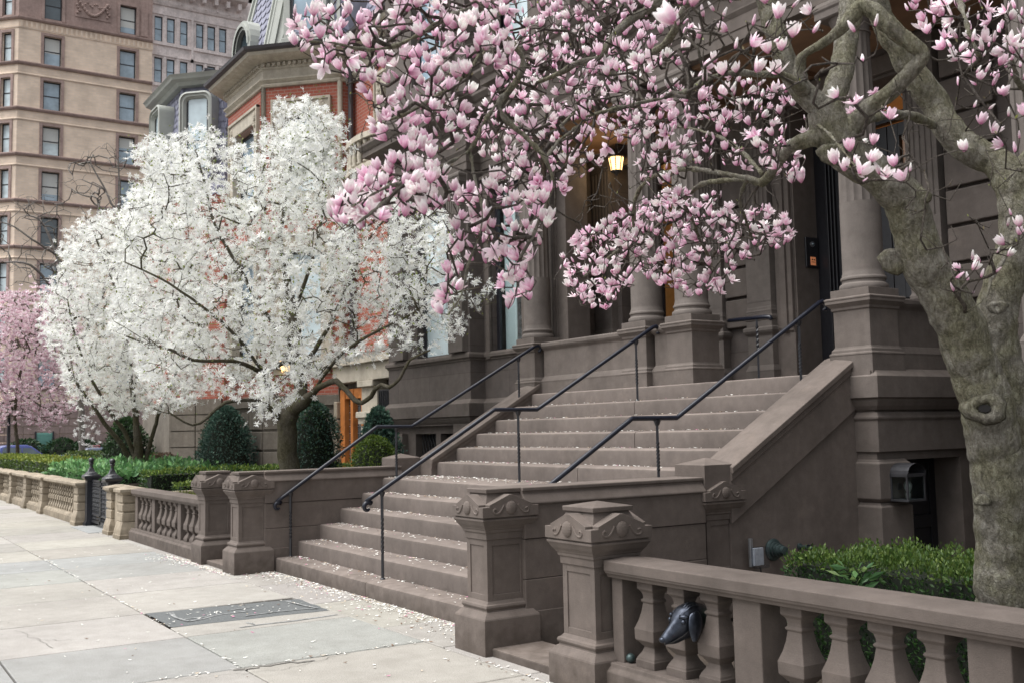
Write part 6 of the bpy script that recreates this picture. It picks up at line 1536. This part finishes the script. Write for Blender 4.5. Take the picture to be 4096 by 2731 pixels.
bare_tree('bare_tree','leafless grey street tree spreading before the buff brick apartment building',
 [[(330,2000,52,13),(325,1700,52,12),(310,1400,52,11),(290,1200,52,10),(262,1110,52,9),(225,1020,52,7),(190,930,52,5),(160,880,52,3)],[(300,1300,52,8),(220,1170,51,6),(120,1060,50,5),(20,1050,50,3)],[(310,1400,52,9),(420,1150,53,8),(500,930,53,7),(470,860,53,5),(420,760,53,4),(360,650,53,2.5)],[(480,880,53,6),(480,760,53,4),(470,640,53,2.5)],[(225,1020,52,5),(130,960,51,4),(40,900,51,3),(-60,880,51,2)],[(420,760,53,3),(330,720,53,2)]],420,[(-80,820),(80,780),(200,760),(300,620),(420,570),(520,600),(540,800),(480,1000),(340,1100),(200,1140),(60,1150),(-80,1150)],49,55,3)
# thin flowering shrub by the side street
flowering('star_magnolia_shrub','thin upright shrub dotted with single white blooms in front of the rusticated wall',[[(340,1830,46,3),(335,1760,46,2),(330,1680,46,1.5)],[(345,1830,46,2),(370,1740,46,1.5),(390,1700,46,1)],[(335,1830,46,2),(315,1760,46,1.2),(300,1710,46,1)]],[([(290,1700),(330,1650),(400,1690),(400,1780),(310,1790)],1,45.5,46.5)],BARKG,stars,WPET,.10,60,1,.02,0,None,r_tip=.005,seed=9,thr=-9,cat='shrub')
# ------------------------------------------------------------------ fallen petals
def petals(pts,name,label):
    n=len(pts); P=np.array(pts); VS=[];CS=[];FS=[]
    for i in range(n):
        L=RNG.uniform(.018,.045); w=L*RNG.uniform(.3,.5); a=RNG.random()*6.28; d=np.array([math.cos(a),math.sin(a),0]); e=np.array([-d[1],d[0],0]); k=RNG.uniform(0,.012); k2=RNG.uniform(0,.010)
        p=P[i]+np.array([0,0,.003]); o=len(VS)
        VS+=[p-d*L/2+np.array([0,0,k]),p-e*w/2+np.array([0,0,k2*.3]),p+d*L/2+np.array([0,0,k2]),p+e*w/2+np.array([0,0,.002])]
        FS.append((o,o+1,o+2,o+3)); r=RNG.random()
        c=np.array([.80,.79,.74]) if r<.70 else (np.array([.62,.52,.40]) if r<.82 else (np.array([.16,.09,.05]) if r<.95 else np.array([.55,.18,.32])))
        CS+=[c*RNG.uniform(.8,1.05)]*4
    o=mesh_np(name,np.array(VS),np.array(FS),vcol(name+'_colour',rough=.7,var=.2),None,cols=np.clip(np.array(CS),0,1),smooth=False); return stuff(o,label,'petals')
pts=[]
for k in range(1000):                                    # drift along the foot of the stairs
    x=random.uniform(-11.9,-6.9); y=4.40-abs(random.gauss(0,.10))*(.5+.8*abs(math.sin(x*1.7)+.4*math.sin(x*5.1)))-(.0 if random.random()<.8 else random.random()*.35); pts.append((x,y,.0))
for k in range(260): pts.append((random.gauss(-11.95,.25),4.38-abs(random.gauss(0,.12)),.0))
for k in range(650): pts.append((random.uniform(-14.6,-12.0)+random.gauss(0,.1),3.9-abs(random.gauss(0,.06)),0))
for k in range(170): pts.append((random.gauss(-14.0,.35),3.93-abs(random.gauss(0,.2)),0))
for k in range(210): pts.append((random.uniform(-16,-5.5),random.uniform(1.2,4.1),.001))
for k in range(130): x=random.uniform(-17,-7.2); pts.append((x,2.425+random.gauss(0,.012),0))
for k in range(60): pts.append((-7.18+random.gauss(0,.02),random.uniform(1.5,3.9),0))
for k in range(30): pts.append((random.uniform(-6.4,-5.5),3.86-abs(random.gauss(0,.05)),0))
for k in range(60): pts.append((random.uniform(-9.8,-9.1),random.uniform(2.5,3.8),.016))
petals(pts,'fallen_petals','pale fallen petals and bud scales drifted over the pavement')
pts=[]
for i in range(12):
    y0=SY[i]+.02; y1=SY[i+1]-.01 if i<11 else 8.5; n=[150,150,160,170,190,380,160,150,130,90,60,30][i]
    for k in range(n):
        x0=XL0 if i<6 else XU0; r=random.random(); x=x0+.1+(XL1-x0-.2)*(r**1.7); y=y1-abs(random.gauss(0,(y1-y0)*.33)) if random.random()<.7 else random.uniform(y0,y1)
        if y<y0: y=random.uniform(y0,y1)
        pts.append((x,y,SZ[i]+.0))
petals(pts,'stair_petals','white fallen petals gathered on the treads of the stairs')
# ------------------------------------------------------------------ sandstone balustrade and iron gate of the red house
TN=M['tan']
def tan_pier(parent,x0,x1,y0,y1,h=.80):
    mb=MB(); z=.0
    mb.sq(x0-.05,x1+.05,y0-.05,y1+.05,[(0,-.04),(0,.06),(.01,.075),(.02,.15),(.05,.26),(.06,.27)])
    mb.box(x0+.02,x1-.02,y0+.02,y1-.02,.2,.72)
    for a,b in((.27,.41),(.435,.55),(.575,.69)): mb.sq(x0,x1,y0,y1,[(.008,a),(0,a+.008),(0,b-.008),(.008,b)])
    mb.sq(x0,x1,y0,y1,[(.01,.69),(-.02,.72),(-.03,.735),(-.05,.74),(-.05,.785),(-.04,.79),(.0,.80),(.12,.825)])
    return mb.build('pier',TN,parent,bevel=.008)
def tan_baluster(parent,x,y):
    mb=MB()
    mb.sq(x-.07,x+.07,y-.07,y+.07,[(0,.17),(0,.22),(.008,.24),(.02,.27),(.03,.30)])
    mb.sq(x-.07,x+.07,y-.07,y+.07,[(.025,.29),(.025,.345),(.0,.35),(.0,.43),(.025,.435),(.03,.47),(.008,.475),(.008,.53),(.03,.535),(.032,.57),(.015,.575),(.015,.62),(.03,.625),(.03,.70)])
    return mb.build('baluster',TN,parent,bevel=.004)
tb=thing('sandstone_balustrade','long weathered tan sandstone balustrade with banded piers, left of the iron gate','balustrade',(-25,4.05,0))
PX=[(-21.14,-20.78),(-25.02,-24.66),(-27.34,-26.98),(-29.75,-29.39),(-32.2,-31.84),(-34.6,-34.24)]
for a,b in PX: tan_pier(tb,a,b,3.86,4.22)
x1=-20.96;x0=-34.4
mb=MB(); mb.box(x0,x1,3.88,4.22,-.05,.13); mb.sq(x0,x1,3.90,4.20,[(0,.13),(.03,.175)]); mb.build('bottom_rail',TN,tb,bevel=.006)
mb=MB(); mb.sq(x0,x1,3.90,4.20,[(.05,.69),(.0,.715),(-.03,.73),(-.03,.775),(-.02,.785),(.12,.80)]); mb.build('coping',TN,tb,bevel=.005)
for i in range(len(PX)-1):
    a=PX[i][0]-.12; b=PX[i+1][1]+.12; n=int((a-b)/.235)+1
    for k in range(n): tan_baluster(tb,a-(a-b)*k/(n-1),4.05)
tp=thing('sandstone_piers','pair of joined banded sandstone piers between the gate and the grey balustrade','piers',(-18,4.0,0))
tan_pier(tp,-17.74,-17.36,3.90,4.24); tan_pier(tp,-18.62,-18.26,3.92,4.26)
mb=MB(); mb.box(-18.28,-17.72,3.98,4.18,-.05,.76); mb.build('link_wall',TN,tp,bevel=.006)
gt=thing('iron_gate','black cast iron double gate with ball topped square posts','gate',(-19.75,4.1,0))
IR=M['iron']
for x in(-18.86,-20.60):
    mb=MB(); mb.sq(x-.085,x+.085,3.98,4.15,[(-.03,-.02),(-.03,.05),(.0,.09),(0,.83),(-.02,.84),(-.05,.87),(-.06,.89),(-.06,.91),(-.05,.93),(-.02,.95),(.03,1.0),(.05,1.06)])
    mb.lathe(x,4.065,[(.045,1.05),(.03,1.08),(.028,1.12),(.05,1.15),(.03,1.17)],12); mb.sphere((x,4.065,1.205),.052,12,8); mb.build('post',IR,gt,autosmooth=50)
for a,b in((-20.50,-19.75),(-19.72,-18.96)):
    mb=MB()
    for z0,z1 in((.07,.12),(.20,.225),(.74,.765),(.815,.85)): mb.box(a,b,4.05,4.085,z0,z1)
    mb.box(a,a+.04,4.05,4.085,.07,.85); mb.box(b-.04,b,4.05,4.085,.07,.85)
    n=9
    for k in range(n):
        x=a+.06+(b-a-.12)*k/(n-1)
        mb.tube([(x,4.067,.22),(x,4.067,.76)],.008,5)
        for z in(.30,.38,.46,.54,.62,.69): mb.sphere((x,4.067,z),.017,6,4); 
        if k<n-1:
            xc=x+(b-a-.12)/(n-1)/2
            for z in(.26,.36,.44,.52,.6,.68): mb.tube([(xc+.026*math.cos(q),4.067,z+.034*math.sin(q)) for q in [2*math.pi*j/8 for j in range(9)]],.0055,4)
            for z in(.155,.79): mb.tube([(xc+.02*math.cos(q),4.067,z+.02*math.sin(q)) for q in [2*math.pi*j/6 for j in range(7)]],.005,4)
    mb.build('gate_leaf',IR,gt)
mb=MB(); mb.box(-20.5,-18.9,3.7,4.4,-.02,.006); struct(mb.build('gate_threshold',M['concreteg'],cols=[(.95,.97,1)]*8))
# ------------------------------------------------------------------ bronze dog's head looking out between the balusters, and a metal ball
def dog():
    t=thing('dog_statue','polished dark metal hound statue poking its head out between the balusters','statue',(-4.40,4.6,0))
    m,tt,b=nt('dark_bronze'); p=wpos(tt); c=ramp(tt,noise(tt,p,14,4),[(.3,(.016,.019,.026)),(.7,(.075,.085,.11))]); tt.links.new(c,b.inputs['Base Color']); b.inputs['Metallic'].default_value=.85; b.inputs['Roughness'].default_value=.30; bump(tt,b,noise(tt,p,60,4),.12,.004)
    P=lambda u,v,d: at(u,v,d)
    # skeleton of sections: centre, radius across, radius up; from nose to neck (photo spots give the pose, depth leads back between the balusters)
    axis=[(2650, 2562, 5.7, 0.012, 0.01), (2651, 2561, 5.701, 0.026, 0.023), (2659, 2556, 5.704, 0.034, 0.031), (2676, 2543, 5.71, 0.038, 0.043), (2694, 2528, 5.72, 0.041, 0.053), (2712, 2510, 5.735, 0.05, 0.062), (2727, 2492, 5.75, 0.069, 0.08), (2746, 2477, 5.77, 0.079, 0.091), (2766, 2467, 5.8, 0.08, 0.089), (2786, 2464, 5.86, 0.074, 0.082), (2804, 2468, 5.98, 0.066, 0.078), (2824, 2482, 6.12, 0.07, 0.085), (2850, 2520, 6.25, 0.09, 0.1)]
    rings=[]
    C=[P(u,v,d) for u,v,d,_,_ in axis]; n=18
    for i,(u,v,d,rw,rh) in enumerate(axis):
        dd=C[min(i+1,len(C)-1)]-C[max(i-1,0)]; dd/=np.linalg.norm(dd); side=np.cross(np.array([0,0,1.]),dd); side/=np.linalg.norm(side); upv=np.cross(dd,side)
        if upv[2]<0: upv=-upv
        ring=[]
        for k in range(n):
            a=2*math.pi*k/n; ca,sa=math.cos(a),math.sin(a)
            jowl=1.0+(.28*max(0,-sa)**1.5 if 3<=i<=6 else 0); br=1.0
            if i in(6,7) and .3<abs(ca)<.9 and sa>0: br=1.07
            if 2<=i<=5 and sa>.6: br=.92
            ring.append(C[i]+side*ca*rw*br*.96+upv*sa*rh*jowl*br)
        rings.append(ring)
    mb=MB(); mb.loft(rings); body=mb.build('head',m,t,smooth=True); sm=body.modifiers.new('sub','SUBSURF'); sm.levels=2; sm.render_levels=2
    # ears: drooping curved flaps on both sides
    i=8; dd=C[7]-C[4]; dd[2]*=.35; dd/=np.linalg.norm(dd); side=np.cross(np.array([0,0,1.]),dd); side/=np.linalg.norm(side)
    if side@(EYE-C[i])<0: side=-side
    for s_ in(1,-1):
        rows=[]
        for k in range(7):
            q=k/6; wd=.014+.036*math.sin(math.pi*min(1,q*.9+.12)); cc=C[7]+side*s_*(.074+.020*math.sin(q*2.5))+dd*(-.004-.010*q)+np.array([0,0,.058-.160*q])
            rows.append([cc+dd*wd*(-1+2*j/5)+side*s_*(.012*math.cos((-1+2*j/5)*1.4)) for j in range(6)])
        back=[[p-side*s_*.010 for p in r] for r in rows]
        mb=MB(); mb.loft([r+b[::-1] for r,b in zip(rows,back)]); e=mb.build('ear',m,t,smooth=True); sm=e.modifiers.new('sub','SUBSURF'); sm.levels=1; sm.render_levels=2
    # eyes, brow, nose, mouth line
    for s_ in(1,-1):
        cc=C[6]+side*s_*.058+np.array([0,0,.026])-dd*.034; mb=MB(); mb.sphere(cc,.014,10,8); mb.build('eye',m,t,smooth=True)
        mb=MB(); mb.tube([C[6]+side*s_*.036+np.array([0,0,.056])-dd*.045,C[6]+side*s_*.060+np.array([0,0,.050])-dd*.024,C[7]+side*s_*.074+np.array([0,0,.034])-dd*.028],[.010,.013,.007],8); mb.build('brow',m,t,smooth=True)
    for k in range(3):
        mb=MB(); mb.tube([C[6]+side*(.018+.012*k)+np.array([0,0,.074-.004*k])-dd*.02,C[7]+side*(.012+.016*k)+np.array([0,0,.089-.006*k])-dd*.005,C[8]+side*(.010+.018*k)+np.array([0,0,.084-.008*k])],[.004,.007,.004],6); mb.build('wrinkle',m,t,smooth=True)
    mb=MB(); mb.sphere(C[1]+np.array([0,0,.005]),.022,12,8,sx=1,sy=1,sz=.8); mb.build('nose',m,t,smooth=True)
    mb=MB(); mb.tube([C[1]+np.array([0,0,-.020])+side*.012,C[3]+side*.036+np.array([0,0,-.026]),C[5]+side*.052+np.array([0,0,-.034]),C[6]+side*.064+np.array([0,0,-.030])],[.003,.004,.004,.002],6); mb.build('mouth',M['dark'],t,smooth=True)
    # body sitting behind the balustrade
    bx,by=-4.28,4.95
    prof=[(-4.47,4.58,.56,.085,.10),(-4.60,4.72,.50,.11,.13),(-4.74,4.86,.38,.13,.17),(-4.88,5.0,.25,.15,.20),(-5.0,5.12,.14,.14,.14)]
    rings=[]
    for x,y,z,a,b2 in prof: rings.append([(x+a*math.cos(2*math.pi*k/14),y+.08*math.sin(2*math.pi*k/14)*1.2,z+b2*math.sin(2*math.pi*k/14)) for k in range(14)])
    mb=MB(); mb.loft(rings); o=mb.build('body',m,t,smooth=True); sm=o.modifiers.new('sub','SUBSURF'); sm.levels=2; sm.render_levels=2
    for s_ in(-1,1):
        mb=MB(); mb.tube([(-4.62+s_*.07,4.74,.45),(-4.61+s_*.07,4.70,.25),(-4.61+s_*.07,4.69,.06),(-4.60+s_*.07,4.62,.02)],[.055,.04,.032,.035],10); mb.build('leg',m,t,smooth=True)
dog()
mb=MB(); c=onY(2523,2638,4.09); c[2]=.182+.029; mb.sphere(c,.029,16,12); tag(mb.build('metal_ball',M['greenmetal'],smooth=True),'small dark metal ball resting on the bottom rail beside the first baluster','ball')
# ------------------------------------------------------------------ cars across the side street
def paint(name,c): 
    m=simple(name,c,.28,var=.05,scale=2,spec=.6,coat=.8); return m
def car(label,x,y,zb,L,Wd,roofz,hoodz,beltz,prof_cab,colr,face=1,rack=False):
    """side profile runs along y; face=+1 nose towards +y"""
    t=thing('parked_car',label,'car',(x,y,zb)); pm=paint('car_paint',colr)
    Y=lambda s: y+face*s
    low=[(-L/2,.35),(-L/2+.03,.62),(-L/2+.08,beltz-.02),(prof_cab[0],beltz+.02),(prof_cab[3],beltz),(L/2-.35,hoodz),(L/2-.06,hoodz-.16),(L/2,.55),(L/2-.02,.32),(L/2-.3,.22),(-L/2+.3,.22)]
    mb=MB(); r=[]
    for xo,k in((-Wd/2,.0),(-Wd/2+.06,.06),(Wd/2-.06,.06),(Wd/2,0)):
        r.append([(x+xo,Y(a),zb+b+(k if b>.5 else 0)) for a,b in low])
    mb.loft(r if face>0 else r[::-1]); body=mb.build('body',pm,t,autosmooth=40,bevel=.03)
    a0,a1,a2,a3=prof_cab
    cab=[(a0,beltz),(a1,roofz-.06),(a1+.2,roofz),(a2-.25,roofz),(a2,roofz-.07),(a3,beltz)]
    mb=MB(); r=[]
    for xo,kk in((-Wd/2+.06,0),(-Wd/2+.2,1),(Wd/2-.2,1),(Wd/2-.06,0)):
        r.append([(x+xo*(1 if b<=beltz+.01 else .9),Y(a),zb+b-(0 if kk or b<=beltz+.01 else .05)) for a,b in cab])
    mb.loft(r if face>0 else r[::-1]); cabo=mb.build('cabin',pm,t,autosmooth=40,bevel=.02)
    # glass
    for s_ in(-1,1):
        mb=MB(); xx=x+s_*(Wd/2-.045); nn=s_*.012
        am=(a0+a3)/2
        for p0,p1,q0,q1 in((a0+.14,am-.04,a1+.14,am-.04),(am+.04,a3-.16,am+.04,a2-.08)):
            v=[(xx+nn,Y(p0),zb+beltz+.03),(xx+nn,Y(p1),zb+beltz+.03),(x+s_*(Wd/2-.155)+nn,Y(q1),zb+roofz-.13),(x+s_*(Wd/2-.155)+nn,Y(q0),zb+roofz-.13)]
            mb.add(v,[(0,1,2,3)])
        mb.build('side_window',M['pane'],t)
    for nm,(b0,b1) in(('windscreen',((a3-.02,beltz+.03),(a2+.02,roofz-.10))),('rear_window',((a0+.02,beltz+.05),(a1-.02,roofz-.10)))):
        off=.03 if nm=='windscreen' else -.03
        mb=MB(); mb.add([(x-Wd/2+.16,Y(b0[0]+off),zb+b0[1]),(x+Wd/2-.16,Y(b0[0]+off),zb+b0[1]),(x+Wd/2-.28,Y(b1[0]+off),zb+b1[1]),(x-Wd/2+.28,Y(b1[0]+off),zb+b1[1])],[(0,1,2,3)]); mb.build(nm,M['paneb'],t)
    for s_ in(-1,1):
        for wy in(-L*.30,L*.31):
            rs=[[(x+s_*(Wd/2-.2)+s_*d,Y(wy)+rr_*math.cos(2*math.pi*k/18),zb+.33+rr_*math.sin(2*math.pi*k/18)) for k in range(18)] for rr_,d in((.26,0),(.33,.02),(.33,.2),(.28,.215))]
            mb=MB(); mb.loft(rs); w=mb.build('wheel',M['dark'],t); mb=MB(); mb.loft([[(x+s_*(Wd/2-.2)+s_*(.218),Y(wy)+rr_*math.cos(2*math.pi*k/10),zb+.33+rr_*math.sin(2*math.pi*k/10)) for k in range(10)] for rr_ in(.2,.05)]); mb.build('rim',M['steel'],w)
    for s_ in(-1,1):
        mb=MB(); mb.sphere((x+s_*(Wd/2-.25),Y(L/2-.14),zb+hoodz-.22),.13,8,6,sx=1.1,sy=.8,sz=.6); mb.build('headlight',simple('headlight_lens',(.75,.68,.6),.2,var=.1) if s_<0 else bpy.data.materials['headlight_lens'],t,smooth=True)
    if rack:
        for s_ in(-1,1): mb=MB(); mb.tube([(x+s_*(Wd/2-.28),Y(a1+.3),zb+roofz),(x+s_*(Wd/2-.28),Y(a1+.4),zb+roofz+.06),(x+s_*(Wd/2-.28),Y(a2-.4),zb+roofz+.06),(x+s_*(Wd/2-.28),Y(a2-.3),zb+roofz)],.02,6); mb.build('roof_rail',M['frame'],t)
    return t
car('blue parked pickup with its hood to the right, beyond the hedge at the far left',-61.5,8.3,-.50,5.3,1.9,1.86,1.20,1.22,(-1.0,-.85,.65,1.35),(.035,.055,.22),face=1)
car('dark blue grey parked estate car with roof rails, partly hidden by the hedge',-61.5,13.0,-.50,4.6,1.85,1.62,1.0,1.05,(-2.1,-1.35,.5,1.3),(.09,.11,.17),face=1,rack=True)
# ------------------------------------------------------------------ street lamp and sign
p=at(38,1580,46)
t=thing('street_lamp','dark lamp post with a pale yellow globe among the far pink blossoms','street lamp',(p[0],p[1],-.4))
mb=MB(); mb.lathe(p[0],p[1],[(.16,-.4),(.16,-.1),(.10,.0),(.085,.1),(.075,1.6),(.055,p[2]-.35),(.08,p[2]-.32),(.13,p[2]-.2),(.06,p[2]-.19)],12); mb.build('post',IR,t,smooth=True)
mb=MB(); mb.lathe(p[0],p[1],[(.08,p[2]-.2),(.19,p[2]-.05),(.20,p[2]+.08),(.13,p[2]+.2),(.05,p[2]+.25)],12); mb.build('globe',M['lampglass'],t,smooth=True)
mb=MB(); mb.lathe(p[0],p[1],[(.06,p[2]+.245),(.09,p[2]+.27),(.02,p[2]+.36),(.01,p[2]+.44)],10); mb.build('finial',IR,t)
p=at(385,1788,63)
t=thing('street_sign','small red sign with white letters standing behind the parked car','sign',(p[0],p[1],-.6))
mb=MB(); mb.box(p[0],p[0]+.02,p[1]-.21,p[1]+.21,p[2]-.15,p[2]+.15); pl_=mb.build('plate',simple('sign_red',(.45,.02,.025),.5,var=.05),t)
mb=MB(); mb.box(p[0]+.02,p[0]+.024,p[1]-.205,p[1]+.205,p[2]+.128,p[2]+.142); mb.box(p[0]+.02,p[0]+.024,p[1]-.205,p[1]+.205,p[2]-.142,p[2]-.128)
mb.build('border',M['white'],pl_)
fc=bpy.data.curves.new('letters','FONT'); fc.body='EDC'; fc.size=.24; fc.align_x='CENTER'; fc.align_y='CENTER'; fc.extrude=.002; fc.offset=.004
fo=bpy.data.objects.new('letters',fc); COL.objects.link(fo); fo.parent=pl_; fo.location=np.array(p)+V3(.03,0,0)-np.array(t.location); fo.rotation_euler=(R(90),0,R(90)); fc.materials.append(M['white'])
me=bpy.data.meshes.new_from_object(fo.evaluated_get(bpy.context.evaluated_depsgraph_get())); lo_=bpy.data.objects.new('letters',me); COL.objects.link(lo_); lo_.parent=pl_; lo_.location=fo.location; lo_.rotation_euler=fo.rotation_euler; bpy.data.objects.remove(fo)
mb=MB(); mb.tube([(p[0]-.02,p[1],-.6),(p[0]-.02,p[1],p[2]+.1)],.03,8); mb.build('post',M['steel'],t)
# shrubs and hedge along the far wall
for i,(px_,py_) in enumerate(((105,1765),(250,1765),(345,1770))):
    q=onX(px_,py_,-78.6); shrub('round_shrub',['round clipped dark shrub against the rusticated wall, left of the green door','round clipped dark shrub against the rusticated wall, just right of the green door','dark shrub at the foot of the rusticated wall, behind the estate car'][i],'shrub',q[0],q[1],-.75,1.25,2.35 if i<2 else 2.2,1500,.22,G_dark+[(.02,.05,.02)],'ball')
# ------------------------------------------------------------------ light
W=bpy.data.worlds.new('World'); S.world=W; W.use_nodes=True; t=W.node_tree; bg=t.nodes['Background']
sky=t.nodes.new('ShaderNodeTexSky'); sky.sky_type='NISHITA'; sky.sun_disc=False; sky.sun_elevation=R(48); sky.sun_rotation=R(205); sky.dust_density=3.0; sky.air_density=1.0
hs=t.nodes.new('ShaderNodeHueSaturation'); hs.inputs['Saturation'].default_value=.16; hs.inputs['Value'].default_value=1.5
t.links.new(sky.outputs[0],hs.inputs['Color']); t.links.new(hs.outputs[0],bg.inputs[0]); bg.inputs[1].default_value=.15
sd=bpy.data.lights.new('sun','SUN'); sd.energy=5.0; sd.angle=R(62); sd.color=(1,.98,.955); so=bpy.data.objects.new('sun',sd); COL.objects.link(so)
# sun stands over the street, behind and left of the camera
dirv=Vector((.16,.52,-1.15)).normalized(); so.rotation_euler=dirv.to_track_quat('-Z','Y').to_euler()
az=math.atan2(-dirv.x,-dirv.y); sky.sun_rotation=az; sky.sun_elevation=math.asin(-dirv.z)
S.view_settings.view_transform='Standard'; S.view_settings.look='None'; S.view_settings.exposure=0; S.view_settings.gamma=1
S.render.engine='CYCLES'
S.cycles.max_bounces=10; S.cycles.diffuse_bounces=6; S.cycles.transmission_bounces=8; S.cycles.transparent_max_bounces=12
